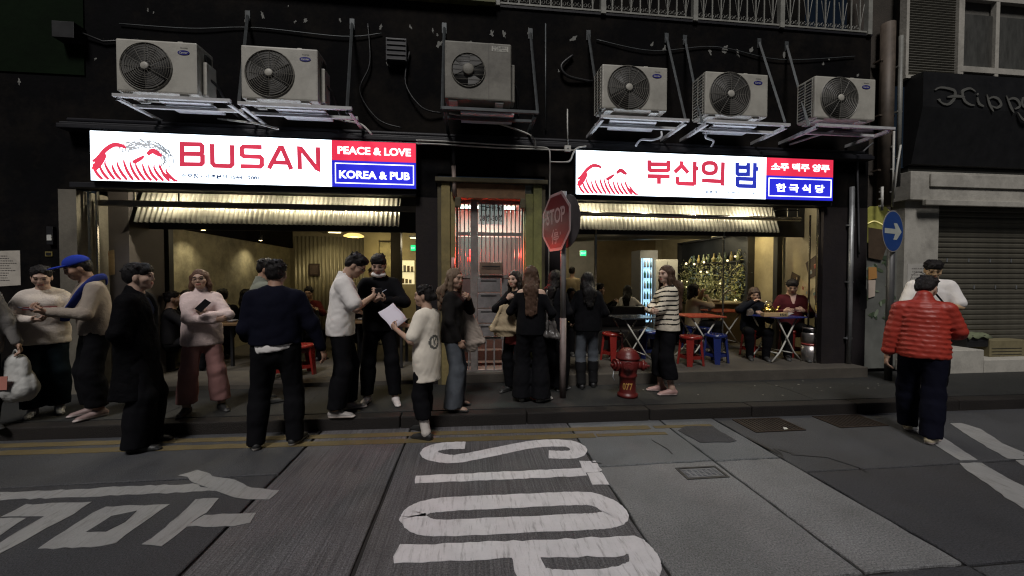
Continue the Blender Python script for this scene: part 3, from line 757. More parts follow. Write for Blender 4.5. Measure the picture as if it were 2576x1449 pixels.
M_ang2 = mat('painted_angle', (.55, .55, .56), .5, var=.2, scale=12, grime=.3)
def bracket(label, qa, qb, struts, tray, front=4.68, m=M_ang2):
    A_, B_ = W(*qa, front), W(*qb, front); x0, x1, z = A_.x, B_.x, (A_.z+B_.z)/2
    t = thing('wall_bracket', label, 'bracket', ((x0+x1)/2, D, z), 'steel brackets under the air conditioners')
    MB().box(x0, x1, front, front+.038, z-.022, z+.012).build('rail', m, t)
    MB().box(x0, x1, YA+.22, YA+.255, z-.034, z-.001).build('rail', m, t)
    for xx in (x0+.03, x1-.03): MB().box(xx-.020, xx+.020, front+.039, D-.001, z-.046, z-.036).build('arm', m, t)
    for xx in (x0+.03, x1-.03): MB().box(xx-.020, xx-.012, front+.039, D-.001, z-.0355, z-.002).build('arm_web', m, t)
    for (qt, qf) in struts:
        mb = MB(); a, b = W(*qt, D-.015), W(*qf, front+.05)
        mb.tube([a, b], .019, 4); mb.build('strut', M_ang, t)
        MB().box(a.x-.03, a.x+.03, D-.012, D-.001, a.z-.07, a.z+.07).build('wall_plate', M_ang, t)
    if tray:
        a, b, y0, y1, dz, sl = tray
        P = [Vector((x+sl*(y-y0), y, zz)) for x in (a, b) for y in (y0, y1) for zz in (z+.012, z+.034)]
        mb = MB(); mb.hexa(P, bev=.004); mb.build('drip_tray', M_tray, t)
    return t
ac_unit('cream air conditioner farthest left, fan left of its blue badge', -3.872, -3.047, 3.63, 4.225)
bracket('white bracket with drip tray under the farthest left air conditioner', (281, 238), (578, 250), [((622, 40), (600, 262))], (-3.55, -3.02, 4.84, 5.16, .05, .0))
ac_unit('cream air conditioner second from left, just above the word BUSAN', -2.588, -1.756, 3.62, 4.238)
bracket('white bracket with drip tray under the second air conditioner from left', (597, 256), (884, 272), [((885, 60), (872, 285))], (-2.30, -1.74, 4.84, 5.16, .05, .0))
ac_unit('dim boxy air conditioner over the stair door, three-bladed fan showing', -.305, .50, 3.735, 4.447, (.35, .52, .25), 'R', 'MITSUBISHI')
bracket('dull steel bracket with long struts over the stair door', (1112, 270), (1354, 280), [((1117, 70), (1112, 275)), ((1334, 84), (1352, 285))], (-.12, .55, 4.84, 5.16, .06, 0), m=M_ang)
ac_unit('cream air conditioner above the red Korean letters, leftmost over the right sign', 1.645, 2.505, 3.715, 4.285, (.40, .5, .315), 'L')
bracket('white bracket with tilted drip tray above the red wave print of the right sign', (1512, 290), (1734, 302), [((1480, 88), (1512, 300)), ((1677, 95), (1724, 302))], (1.80, 2.44, 4.84, 5.16, .05, .25))
ac_unit('cream air conditioner above the blue Korean letter, middle one over the right sign', 3.02, 3.90, 3.705, 4.279, (.39, .5, .315), 'L')
bracket('white bracket with drip tray above the big blue Korean letter', (1778, 301), (1988, 314), [((1723, 100), (1765, 308)), ((1910, 108), (1974, 308))], (3.25, 3.86, 4.84, 5.16, .05, .1))
ac_unit('cream air conditioner farthest right, beside the rusty drain pipes', 4.58, 5.49, 3.735, 4.312, (.40, .5, .30), 'L')
bracket('white bracket with long front rail under the farthest right air conditioner', (2056, 311), (2252, 323), [((1979, 116), (2034, 318))], None)

# hoses, conduits and pipes on the front
def pipe(name, label, cat, pts, r, m, n=8, sm=6, group=None):
    mb = MB(); mb.tube(spline(pts, sm) if sm else pts, r, n); return mb.build(name, m, label=label, cat=cat, group=group)
H = 'drain hoses of the air conditioners'
pipe('drain_hose', 'white drain hose trailing from the farthest left drip tray', 'hose', [W(548, 299, 5.27), W(600, 305, 5.12), W(650, 312, 5.08), W(700, 325, 5.08)], .012, M_pipe, group=H)
pipe('drain_hose', 'white drain hose trailing from the second drip tray toward the red panel', 'hose', [W(832, 298, 5.27), W(880, 306, 5.12), W(910, 314, 5.08), W(935, 338, 5.08)], .012, M_pipe, group=H)
pipe('drain_hose', 'long thin hose curving down over the stair door to the white conduits', 'hose', [W(1130, 285, 5.1), W(1230, 305, 5.15), W(1310, 330, 5.09), W(1342, 348, 5.08), W(1346, 372, 5.08)], .012, M_pipe, group=H)
pipe('drain_hose', 'white hose in an S bend left of the red Korean letters', 'hose', [W(1663, 332, 5.2), W(1662, 345, 5.12), W(1640, 352, 5.06), W(1612, 352, 5.05), W(1598, 368, 5.1)], .014, M_tray, group=H)
pipe('drain_hose', 'white hose in an S bend above the last red Korean letters', 'hose', [W(1810, 322, 5.1), W(1782, 332, 5.04), W(1775, 346, 5.04), W(1794, 355, 5.06), W(1788, 370, 5.1)], .014, M_tray, group=H)
pipe('drain_hose', 'straight pale drain pipe slanting down above the red Korean panel', 'hose', [W(2095, 330, 5.0), W(2040, 346, 5.1), W(1985, 364, 5.2)], .014, M_tray, group=H)
pipe('drain_pipe', 'short shiny purple-grey pipe under the farthest right bracket', 'pipe', [W(2085, 334, 5.05), W(2150, 332, 5.1), W(2190, 333, 5.15)], .035, mat('pipe_mauve', (.2, .16, .2), .25, metal=.6), sm=0, n=12)
Yc = D-.26
pipe('conduit', 'upper white conduit running between the two signs', 'conduit', [W(1046, 353, Yc), W(1120, 356, Yc), W(1250, 364, Yc), W(1352, 370, Yc), W(1372, 372, Yc), W(1381, 378, Yc), W(1383, 400, Yc), W(1382, 500, D-.03), W(1380, 640, D-.03), W(1379, 740, D-.03), W(1378, 860, D-.03)], .010, M_pipe, sm=3)
pipe('conduit', 'lower white conduit running from the left sign to the junction box', 'conduit', [W(1046, 361, Yc), W(1120, 364, Yc), W(1250, 372, Yc), W(1420, 378, Yc), W(1448, 378, Yc)], .010, M_pipe, sm=3)
pipe('conduit', 'bent white conduit looping down beside the right sign', 'conduit', [W(1385, 407, Yc), W(1420, 408, Yc), W(1434, 403, Yc), W(1442, 384, Yc), W(1452, 372, Yc), W(1474, 368, Yc)], .010, M_pipe, sm=4)
pipe('conduit', 'thin upright conduit above the junction box', 'conduit', [W(1427, 275, Yc), W(1427, 320, Yc), W(1428, 370, Yc)], .009, M_pipe, sm=0)
t, a, b = wbox('junction_box', 1420, 366, 1436, 380, .04, M_pipe, 'small white junction box on the conduits left of the right sign', 'junction box', Y=D-.24)
MB().lathe([(.0, -.004), (.012, -.004), (.012, 0)], ((a.x+b.x)/2, D-.2805, (a.z+b.z)/2), 10, 'Y').build('screw', M_grey, t)
t = thing('riser_pipe', 'dark pipe turning pale as it drops past the door head', 'pipe', W(1140, 480))
mb = MB(); mb.tube([W(1141, 355, D-.05), W(1141, 418, D-.05)], .028, 10); mb.build('upper_pipe', M_dmetal, t)
mb = MB(); mb.tube([W(1141, 418, D-.05), W(1143, 495, D-.05)], .030, 10); mb.build('lower_pipe', mat('pipe_pink', (.42, .33, .29), .6, grime=.4), t)
mb = MB(); mb.tube([W(1139, 648, D-.05), W(1138, 690, D-.05)], .024, 8); mb.build('pipe_stub', mat('pipe_red', (.5, .25, .22), .6), t)
pipe('cable', 'black cable hanging in a loop on the wall left of the right air conditioners', 'cable', [W(1440, 140, D-.03), W(1412, 165, D-.06), W(1425, 190, D-.06), W(1470, 203, D-.03), W(1490, 205, D-.02)], .02, M_black)
pipe('cable', 'thin grey cable strung along the upper wall over the left air conditioners', 'cable', [W(300, 60, D-.02), W(480, 72, D-.03), W(640, 70, D-.02), W(860, 92, D-.03), W(960, 84, D-.02)], .007, M_ang)
pipe('cable', 'thin grey cable strung along the upper wall over the right air conditioners', 'cable', [W(1500, 100, D-.02), W(1640, 128, D-.03), W(1800, 118, D-.02), W(1960, 150, D-.03), W(2150, 142, D-.02)], .007, M_ang)
pipe('cable', 'slack black cable hanging down the wall left of the stair door unit', 'cable', [W(925, 60, D-.02), W(930, 160, D-.04), W(905, 230, D-.05), W(950, 300, D-.05), W(1010, 322, D-.04)], .010, M_black)
pipe('conduit', 'straight dull conduit down the upper wall right of the stair door unit', 'conduit', [W(1372, 60, D-.02), W(1372, 330, D-.02)], .010, M_ang, sm=0)
pipe('cable', 'black cable drooping between the second air conditioner and the stair door', 'cable', [W(1030, 130, D-.03), W(1020, 210, D-.05), W(1060, 270, D-.08), W(1110, 285, D-.04)], .012, M_black)

# ================================================================ awnings of corrugated zinc inside each head
def awning(label, x0, x1, yb=5.70, yt=5.93, zb=2.345, zt=2.95):
    n = int((x1-x0)/.066*8); mb = MB(); rows = []
    for (y, z) in ((yb, zb), (yb*.5+yt*.5-.012, zb*.5+zt*.5-.004), (yt, zt)):
        rows.append([mb.bm.verts.new((x0+(x1-x0)*i/n, y-.011*math.cos(2*math.pi*i/8)*.93, z+.011*math.cos(2*math.pi*i/8)*.3)) for i in range(n+1)])
    for a, b in zip(rows[:-1], rows[1:]):
        for i in range(n):
            f = mb.bm.faces.new((a[i], a[i+1], b[i+1], b[i])); f.smooth = True
    o = mb.build('corrugated_awning', M_corr, label=label, cat='awning', group='corrugated awnings in the pub heads')
    md = o.modifiers.new('thickness', 'SOLIDIFY'); md.thickness = .002
    return o
awning('corrugated zinc awning strip under the BUSAN sign', -4.515, -1.03)
awning('corrugated zinc awning strip under the Korean lettered sign', 1.40, 4.97)
E_bulb = em('warm_bulb', (1, .74, .34), 14)
def strip_lamp(label, x, p):
    t = thing('awning_lamp', label, 'lamp', (x, 5.60, 2.9), 'lamps behind the lintels over the awnings')
    MB().box(x-.03, x+.03, 5.50, 5.56, 2.80, 2.975).build('holder', M_dmetal, t)
    mb = MB(); mb.ball((x, 5.53, 2.775), .022); mb.build('bulb', E_bulb, t)
    lamp('awning_light', 'POINT', (x, 5.53, 2.755), p, (1, .89, .64), .02)
for x, nm in ((-4.0, 'left end'), (-3.2, 'second place'), (-2.3, 'middle'), (-1.45, 'right end')): strip_lamp('warm bulb over the awning under the BUSAN sign, %s' % nm, x, 42)
for x, nm in ((1.75, 'left end'), (2.6, 'second place'), (3.5, 'third place'), (4.4, 'right end')): strip_lamp('warm bulb over the awning under the Korean sign, %s' % nm, x, 42)
# rolled shutter beams across the heads
t = thing('head_beam', 'dark steel beam across the head of the left pub front', 'beam', (-2.8, D+.06, 2.55))
MB().box(-4.80, -.745, D+.13, D+.20, 2.525, 2.60, bev=.008).build('beam', mat('beam_bronze', (.22, .20, .165), .4, metal=.3, var=.3), t)
for xx in (-4.78, -4.35, -3.82, -1.0): MB().box(xx-.008, xx+.008, D+.15, D+.17, 2.60, 2.72).build('hanger', M_steel, t)
t = thing('head_tube', 'shiny steel tube across the head of the right pub front', 'tube', (3.3, D+.06, 2.55))
MB().tube([(1.34, D+.17, 2.555), (5.16, D+.17, 2.535)], .034, 14).build('tube', M_steel, t)
for xx in (4.68, 4.95, 5.12): MB().box(xx-.006, xx+.006, D+.16, D+.18, 2.572, 2.70).build('hanger', M_steel, t)
MB().box(4.68, 5.12, D+.165, D+.175, 2.665, 2.677).build('hanger_rail', M_steel, t)
# front posts: stainless frame posts at the sides, dark door posts further in
def post(name, label, x, y, z0, z1, w, m, cat='post'):
    t = thing(name, label, cat, (x, y, z0))
    MB().box(x-w, x+w, y-w, y+w, z0+.02, z1).build('shaft', m, t)
    MB().box(x-w*1.6, x+w*1.6, y-w*1.6, y+w*1.6, z0, z0+.02).build('base', m, t)
    return t
post('frame_post', 'slim bright steel frame post at the left end of the left pub', -4.795, D+.06, FL, 2.69, .014, M_steel)
post('frame_post', 'second slim steel post close beside the left end post', -4.745, D+.10, FL, 2.69, .010, M_steel)
post('frame_post', 'bright steel frame post at the right end of the right pub', 5.375, D+.06, FR, 2.69, .014, M_steel)
post('frame_post', 'dull steel post just inside the right end post', 5.33, D+.16, FR, 2.6, .009, M_steel)
post('door_post', 'dark door post in the left pub between mauve pier and yellow wall', -4.62, 6.42, FL, 2.7, .045, M_black)
post('door_post', 'dark door post in the right pub beside the bright yellow wall', W(1955, 700, 6.5).x, 6.5, FR, 2.75, .05, M_black)
post('glass_post', 'thin steel post at the folding glass in the right pub', W(1497, 700, 6.0).x, 6.0, FR, 2.6, .016, M_steel)
post('glass_post', 'thin post between the red table and the seated couple', W(1817, 800, 5.75).x, 5.75, FR, 2.4, .009, M_steel)
post('inner_column', 'dark square column deep in the left pub', -1.55, 8.3, FL, 2.95, .10, M_tile, 'column')
# dark valance boards hanging behind the awnings
MB().box(-4.6, -.62, 6.05, 6.10, 2.30, 2.97).build('valance_board', mat('valance', (.018, .018, .021), .7), inn)
MB().box(1.33, 5.74, 6.05, 6.10, 2.32, 2.97).build('valance_board', MATS['valance'], inn)
# ================================================================ stair door
t = thing('door_surround', 'moulded ochre and green stone surround round the stair gate', 'door surround', (.3, D, 0))
M_green = mat('mossy_stone', (.20, .20, .065), .8, var=.4, scale=3, bump=.5, bscale=22, grime=.9)
M_lint = mat('brown_stone', (.25, .145, .075), .8, var=.45, scale=3, bump=.5, bscale=18, grime=.9)
DX0, DX1 = -.445, 1.045
mb = MB(); mb.box(DX0+.05, DX0+.17, D-.06, D+.20, PZ, 2.90, bev=.008); mb.box(DX0+.172, DX0+.235, D-.03, D+.20, PZ, 2.78, bev=.006); mb.build('jamb', M_ochre, t)
mb = MB(); mb.box(DX1-.17, DX1-.05, D-.06, D+.20, PZ, 2.90, bev=.008); mb.box(DX1-.28, DX1-.172, D-.03, D+.20, PZ, 2.78, bev=.006); mb.build('jamb', M_green, t)
mb = MB(); mb.box(DX0+.236, DX1-.282, D-.035, D+.20, 2.70, 2.90, bev=.006); mb.build('lintel', M_lint, t)
mb = MB(); mb.box(DX0-.03, DX1+.03, D-.10, D+.02, 2.902, 2.965, bev=.012); mb.box(DX0, DX0+.048, D-.045, D+.1, PZ, 2.90); mb.box(DX1-.048, DX1, D-.045, D+.1, PZ, 2.90); mb.build('outer_moulding', mat('dark_stone', (.09, .075, .04), .8, var=.4, scale=4, bump=.4, grime=.8), t)
mb = MB(); mb.box(DX0+.236, DX0+.32, D-.10, D-.036, 2.56, 2.70, bev=.02); mb.box(DX1-.36, DX1-.282, D-.10, D-.036, 2.56, 2.70, bev=.02); mb.build('corbel', MATS['dark_stone'], t)
MB().box(DX0+.236, DX1-.282, D-.03, D+.5, PZ, PZ+.13, bev=.01).build('sill', M_conc, t)
# lit stair hall behind
hall = thing('stair_hall', 'narrow stair hall behind the gate with greenish walls', 'hall', (.3, 6.2, 0))
M_hall = mat('hall_tile', (.045, .052, .05), .5, var=.2, scale=4, grime=.4)
MB().box(-.59, 1.19, 6.75, 6.80, 0, 2.97).build('back_wall', M_hall, hall)
mb = MB(); mb.box(-.595, -.55, D+.51, 6.75, 0, 2.97); mb.box(1.15, 1.195, D+.51, 6.75, 0, 2.97); mb.build('side_wall', M_hall, hall)
for i in range(5): MB().box(-.54, 1.14, 5.9+.17*i, 6.74, PZ+.0+.16*i, PZ+.159+.16*i).build('step', M_conc, hall)
MB().box(-.55, 1.15, D+.13, 6.75, 2.80, 2.97).build('ceiling', mat('hall_lit_white', (.5, .55, .52), .6), hall)  # ceiling paled so its colour carries the tube's brightness
MB().box(-.545, 1.145, 6.735, 6.749, 2.32, 2.79).build('upper_wall', MATS['hall_lit_white'], hall)  # pale band added: tube brightness put into the upper wall colour
E_tube = em('cool_tube', (.72, 1, .86), 9)
ft = thing('tube_lamp', 'greenish white fluorescent tube at the top of the stair door', 'lamp', (.3, 5.75, 2.7))
MB().tube([(-.15, 5.78, 2.66), (.68, 5.78, 2.66)], .02, 10).build('tube', E_tube, ft)
MB().box(-.2, .73, 5.75, 5.81, 2.69, 2.74).build('batten', M_white, ft)
lamp('tube_light', 'AREA', (.27, 5.80, 2.62), 40, (.75, 1, .86), (.8, .05), rot=(0, .15, -1))
E_redl = em('red_lamp', (1, .03, .03), 7)
rl = thing('shrine_lamp', 'small red lamp glowing behind the stair gate bars', 'lamp', (.02, 5.85, 1.9))
mb = MB(); mb.ball((.0, 5.80, 1.98), (.035, .035, .055)); mb.build('bulb', E_redl, rl)
MB().box(-.05, .05, 5.77, 5.83, 1.84, 1.91).build('base', M_dmetal, rl)
lamp('red_light', 'POINT', (.0, 5.62, 1.95), 42, (1, .06, .04), .04)
lamp('red_light', 'POINT', (.62, 5.60, 1.95), 26, (1, .06, .04), .04)
# gate
gate = thing('security_gate', 'grey iron bar gate with mailboxes and sheet metal panels', 'gate', (.3, D+.12, PZ+.13))
M_gate = mat('gate_iron', (.27, .245, .23), .45, metal=.3, var=.3, scale=14, grime=.5)
M_sheet = mat('gate_sheet', (.30, .285, .285), .45, metal=.4, var=.3, scale=6, grime=.6)
GY = D+.12; gx0, gx1 = -.20, .755; gz0 = PZ+.135
def gz(y): return W(1220, y, GY).z
def gx(x): return W(x, 600, GY).x
z_top, z_mid, z_pan, z_low, z_bot = gz(505), gz(590), gz(694), gz(850), gz(932)
for a, b in ((gx(1183), gx(1200)), (gx0, gx0+.03), (gx1-.03, gx1)): MB().box(a, b, GY-.022, GY+.022, gz0, z_top).build('stile', M_gate, gate)
xs = gx(1200)
for za, zb, nm in ((z_top-.05, z_top, 'rail'), (z_mid-.02, z_mid+.03, 'rail'), (z_pan-.03, z_pan+.01, 'rail'), (z_low-.02, z_low+.015, 'rail'), (z_bot-.02, z_bot+.015, 'rail')):
    mb = MB(); mb.box(gx0+.032, gx(1183)-.002, GY-.018, GY+.018, za, zb); mb.box(xs+.002, gx1-.032, GY-.018, GY+.018, za, zb); mb.build(nm, M_gate, gate)
n = 15
for i in range(n):
    x = gx0+.055+(gx1-gx0-.11)*i/(n-1)
    if abs(x-(gx(1191))) < .045: continue
    for za, zb in ((z_pan+.012, z_mid-.022), (z_mid+.032, z_top-.052)): MB().box(x-.0085, x+.0085, GY-.010, GY+.010, za, zb).build('bar', M_gate, gate)
    if i % 2 == 0:
        MB().box(x-.010, x+.010, GY-.010, GY+.010, z_bot+.016, z_low-.022).build('bar', M_sheet, gate)
for i in range(9):
    x = gx0+.06+(gx1-gx0-.12)*i/8
    mb = MB(); mb.prism([(x-.028, GY, z_top+.002), (x+.028, GY, z_top+.002), (x+.028+.02, GY-.07, z_top+.085), (x-.028+.02, GY-.07, z_top+.085)], (0, .006, .002)); mb.build('spike', M_gate, gate)
    mb = MB(); mb.prism([(x-.03, GY-.012, gz0+.005), (x+.01, GY-.012, gz0+.005), (x-.01, GY-.010, z_bot-.025), (x-.03, GY-.010, z_bot-.025)], (0, .012, 0)); mb.build('kick_bar', M_sheet, gate)
MB().box(gx0+.032, gx(1183)-.002, GY-.006, GY+.006, z_low+.016, z_pan-.032).build('sheet_panel', mat('rusty_sheet', (.20, .13, .12), .5, metal=.3, var=.4, scale=5, grime=.6), gate)
MB().box(gx(1262), gx1-.032, GY-.006, GY+.006, z_low+.016, z_pan-.032).build('sheet_panel', M_sheet, gate)
for k, (ya, yb) in enumerate(((700, 735), (737, 775), (777, 812), (814, 846))):
    o = MB(); o.box(xs+.006, gx(1258), GY-.05, GY+.01, gz(yb)+.004, gz(ya), bev=.005); o = o.build('mailbox', M_sheet, gate)
    MB().box(xs+.05, gx(1248), GY-.054, GY-.0505, gz(ya)-.045, gz(ya)-.03).build('slot', M_black, o)
o = MB(); o.box(gx(1206), gx(1262), GY-.10, GY-.012, gz(690), gz(660), bev=.006); o = o.build('mailbox', mat('mailbox_brown', (.22, .15, .11), .5, metal=.3, var=.3, grime=.4), gate, label='brown letter box fixed on the bars')
MB().box(gx(1212), gx(1256), GY-.106, GY-.1005, gz(672), gz(669)).build('slot', M_black, o)
MB().box(gx(1210), gx(1258), GY-.104, GY-.1005, gz(677.5), gz(676)).build('seam', M_black, o)
t = thing('address_plate', 'pale green plate with the Chinese street address behind the gate bars', 'sign', (.2, D+.3, 2.3))
PY = D+.17; a, b = W(1203, 565, PY), W(1268, 508, PY)
MB().box(a.x, b.x, PY, PY+.008, a.z, b.z).build('plate', mat('plate_green', (.50, .58, .55), .4, var=.1, emit=.22, ecol=(.6, .8, .75)), t)  # weak emission stands for tube light coming through the plate
mb = MB(); f = lambda u, v: Vector((u, PY-.001, -v)); w = b.x-a.x; h = b.z-a.z
text_mesh(mb, '士丹頓街', f, a.x+w*.08, b.x-w*.08, -(b.z-h*.08), -(b.z-h*.42), bold=.015, thick=(0, -.001, 0)); text_mesh(mb, '28號-30號', f, a.x+w*.05, b.x-w*.05, -(b.z-h*.56), -(b.z-h*.86), bold=.015, thick=(0, -.001, 0)); mb.build('lettering', M_black, t)

# ================================================================ corner between the buildings and the neighbour on the right
nb = thing('corner_building', 'pale rendered corner building with roller shutter and dark fascia', 'building', (7.5, D+.15, 0))
M_nb = mat('pale_render', (.45, .43, .38), .75, var=.18, scale=4, bump=.25, bscale=30, grime=.55)
NY = D+.12
def nx(x, y=700, Y=NY): return W(x, y, Y).x
def nz(x, y, Y=NY): return W(x, y, Y).z
x0, x1, x2 = nx(2272), nx(2357), 16
mb = MB(); mb.box(x0, x1, NY, NY+.3, PZ-.02, nz(2400, 430)); mb.build('pillar', M_nb, nb)
zb = nz(2400, 519, NY-.1); zt = nz(2400, 434, NY-.1)
mb = MB(); mb.box(nx(2290, 480, NY-.1), x2, NY-.10, NY+.25, zb+.09, zt, bev=.008); mb.box(nx(2335, 500, NY-.1), x2, NY-.13, NY-.102, zb+.30, zt-.04, bev=.006); mb.box(nx(2318, 520, NY-.1), x2, NY-.16, NY-.10, zb, zb+.088, bev=.01)
mb.build('lintel', M_nb, nb)
sy = NY+.14
# shutter slats
zs0, zs1 = PZ+.34, zb+.05
nsl = 27; sl = MB(); h = (zs1-zs0)/nsl
P = [(0, 0), (-.012, .25), (-.012, .7), (0, .96)]
for a, b in zip(P[:-1], P[1:]): sl.face([(x1+.002, sy+a[0], a[1]*h), (x2, sy+a[0], a[1]*h), (x2, sy+b[0], b[1]*h), (x1+.002, sy+b[0], b[1]*h)])
slat0 = sl.mesh('slat', mat('shutter_paint', (.125, .116, .09), .5, metal=.3, var=.3, scale=4, grime=.5))
shut = thing('roller_shutter', 'closed brown-grey metal roller shutter on the right building', 'shutter', (x1+1, sy, zs0))
for i in range(nsl):
    o = link('slat', slat0, shut); o.location = (0, 0, zs0+i*h)
for (yy, off) in ((655, 0), (887, .12)):
    for k in range(6):
        xx = x1+.35+.42*k+off; z = nz(2420, yy*1.0, sy) if yy < 700 else nz(2500, 722, sy)
        MB().box(xx-.012, xx+.012, sy-.018, sy-.014, z-.03, z+.03).build('rivet', M_grey, shut)
MB().box(x1+.002, x2, sy+.01, sy+.03, PZ, zs1+.1).build('backing', M_black, shut)
# low plinth in front
mb = MB(); mb.box(nx(2380, 900, NY-.3), nx(2466, 900, NY-.3), NY-.34, NY+.12, PZ-.01, PZ+.36, bev=.012); mb.box(nx(2467, 900, NY-.3), x2, NY-.34, NY+.135, PZ-.01, PZ+.20, bev=.012); mb.box(nx(2268, 920, NY-.1), nx(2379, 920, NY-.3), NY-.2, NY, PZ-.01, PZ+.17, bev=.01); mb.build('plinth', M_nb, nb)
# dark fascia with script lettering, window over it
fa = thing('fascia_sign', 'black shop fascia with white script lettering at the upper right edge', 'sign', (8, NY-.25, 3.5))
za, zc = nz(2400, 425), nz(2400, 205)
mb = MB(); mb.prism([(nx(2266), NY+.02, za), (nx(2266), NY-.10, za+.02), (nx(2266), NY-.24, zc-.55), (nx(2266), NY-.24, zc-.02), (nx(2266), NY+.02, zc)], (9, 0, 0)); mb.build('board', mat('fascia_black', (.010, .010, .011), .5, var=.3), fa)
FY = NY-.245
CF = CR(2400, 0, 2.415)
def fx(p): q = W(*p, FY); return (q.x, -q.z)
hip = [[[(815, 640), (850, 622), (915, 630), (955, 650), (950, 700), (915, 738), (870, 735), (835, 705)], [(850, 722), (845, 712), (838, 705)], [(900, 690), (960, 683), (1024, 690)]],
       [[(1100, 650), (1060, 628), (1010, 650), (1020, 710), (1060, 742), (1095, 748)]], [[(1115, 690), (1125, 735), (1160, 755)], [(1112, 668), (1120, 672)]],
       [[(1180, 672), (1200, 740), (1228, 792)], [(1192, 705), (1225, 690), (1262, 705), (1280, 745), (1250, 765), (1212, 752)]],
       [[(1318, 680), (1350, 760), (1372, 800)], [(1330, 712), (1365, 698), (1400, 715), (1412, 755), (1380, 775)]],
       [[(1440, 690), (1430, 740), (1460, 760), (1500, 740)], [(1400, 800), (1440, 850), (1490, 840), (1530, 720)]]]
for L in hip:
    mb = MB()
    for i, s in enumerate(L):
        pts = spline([fx(CF(*p)) for p in s], 6); nn = len(pts)
        mb.ribbon(pts, [.014+.030*math.sin(math.pi*k/(nn-1)) for k in range(nn)], lambda u, v, i=i: Vector((u, FY-.001*i, -v)), thick=(0, -.012, 0))
    mb.build('letter', mat('script_silver', (.12, .12, .11), .5, var=.2), fa)
# shop blind box under it
mb = MB(); mb.box(nx(2268), x2, NY-.05, NY+.1, zt+.005, za-.005); mb.build('blind_box', mat('blind_box', (.022, .022, .018), .7, var=.4), nb)
# upper wall, louvre and window
zu = zc+.05
MB().box(nx(2266), x2, NY+.05, NY+.3, zu-.02, 8).build('wall', mat('upper_wall', (.13, .125, .11), .8, grime=.5), nb)
lv = thing('louvre_panel', 'white louvred vent panel beside the upper right window', 'louvre', (nx(2340), NY, zu+.05))
lx0, lx1 = nx(2272, 100), nx(2402, 100); lz0 = nz(2340, 198)
for xx in (lx0, lx1): MB().box(xx-.025, xx+.025, NY-.06, NY+.04, lz0, 7.0).build('frame', M_nb, lv)
MB().box(lx0-.025, lx1+.025, NY-.065, NY+.04, lz0-.05, lz0-.001).build('frame', M_nb, lv)
lb = MB(); lb.box(lx0+.027, lx1-.027, -.014, .014, -.004, .004, M=Matrix.Rotation(R(-38), 4, 'X')); lb = lb.mesh('louvre_blade', mat('louvre_paint', (.27, .26, .22), .6, grime=.4))
for i in range(44):
    o = link('louvre_blade', lb, lv); o.location = (0, NY-.01, lz0+.03+.040*i)
MB().box(lx0+.026, lx1-.026, NY+.02, NY+.04, lz0, 7).build('backing', M_black, lv)
wd = thing('upper_window', 'dim old steel framed window with dusty panes at the upper right', 'window', (nx(2500), NY, lz0))
wz = nz(2480, 178, NY-.02)
for xx in (2412, 2500, 2590, 2680):
    X = nx(xx, 100); MB().box(X-.035, X+.035, NY-.04, NY+.03, lz0-.25, 7).build('mullion', M_nb, wd)
MB().box(lx1+.03, x2, NY-.042, NY-.041+.07, wz-.05, wz+.04).build('transom', M_nb, wd)
MB().box(lx1+.03, x2, NY-.043, NY+.027, nz(2480, 2)-.03, nz(2480, 2)+.05).build('transom', M_nb, wd)
for a, b in ((2412, 2500), (2500, 2590), (2590, 2680)):
    MB().box(nx(a, 100)+.036, nx(b, 100)-.036, NY+.0, NY+.006, wz+.041, 5.9).build('pane', mat('dusty_glass', (.085, .085, .078), .35, var=.5, scale=3, stretch=(5, 1, 1.2), grime=.4), wd)
    MB().box(nx(a, 100)+.036, nx(b, 100)-.036, NY-.002, NY+.01, lz0-.2, wz-.051).build('sill_panel', mat('sill_panel', (.17, .165, .14), .7, var=.4, grime=.5), wd)

# recess between the buildings, pipes, mural glass
M_rust = mat('rusty_pipe', (.11, .085, .065), .6, metal=.2, var=.5, scale=7, grime=.7)
MB().box(6.151, x0-.001, D+.32, D+.4, 0, 8).build('recess_wall', mat('recess_wall', (.055, .045, .035), .8, var=.6, scale=4, bump=.5, grime=.7), bld)
def vpipe(label, x, y0, y1, r, m, Y=D-.05, brk=True, name='drain_pipe'):
    t = thing(name, label, 'pipe', W(x, y1, Y)); a, b = W(x, y0, Y), W(x, y1, Y); a.x = b.x = (a.x+b.x)/2
    mb = MB(); mb.tube([a, b], r, 12); mb.build('pipe', m, t)
    for k in (.2, .5, .8):
        c = a.lerp(b, k); MB().box(c.x-r*1.5, c.x+r*1.5, Y-r*.2, Y+r+.01, c.z-.012, c.z+.012).build('clamp', m, t)
    return t
vpipe('grey steel drain pipe down the right pier of the shop building', 2138, 470, 945, .034, M_grey)
vpipe('fat rust-streaked drain pipe between the two buildings', 2228, 60, 520, .095, M_rust, D+.18)
vpipe('slim grey pipe at the left edge of the corner building', 2262, 90, 470, .03, mat('pipe_grey', (.20, .20, .18), .5, var=.3, grime=.5), NY-.06)
vpipe('thin white pipe among the rusty pipes', 2246, 330, 520, .014, M_pipe, D+.05)
vpipe('second thin white pipe among the rusty pipes', 2218, 470, 530, .018, M_pipe, D+.05)
pipe('drain_pipe', 'thin white pipe leaning across the rusty pipes', 'pipe', [W(2265, 365, D), W(2256, 420, D), W(2247, 500, D)], .013, M_pipe, sm=0)
pipe('drain_pipe', 'thin grey pipe cranked over the right pier', 'pipe', [W(2195, 360, D-.03), W(2172, 380, D-.03), W(2158, 400, D-.03), W(2156, 430, D-.03), W(2158, 520, D-.03), W(2160, 640, D-.03)], .013, mat('pipe_dark', (.07, .07, .075), .5), sm=3)
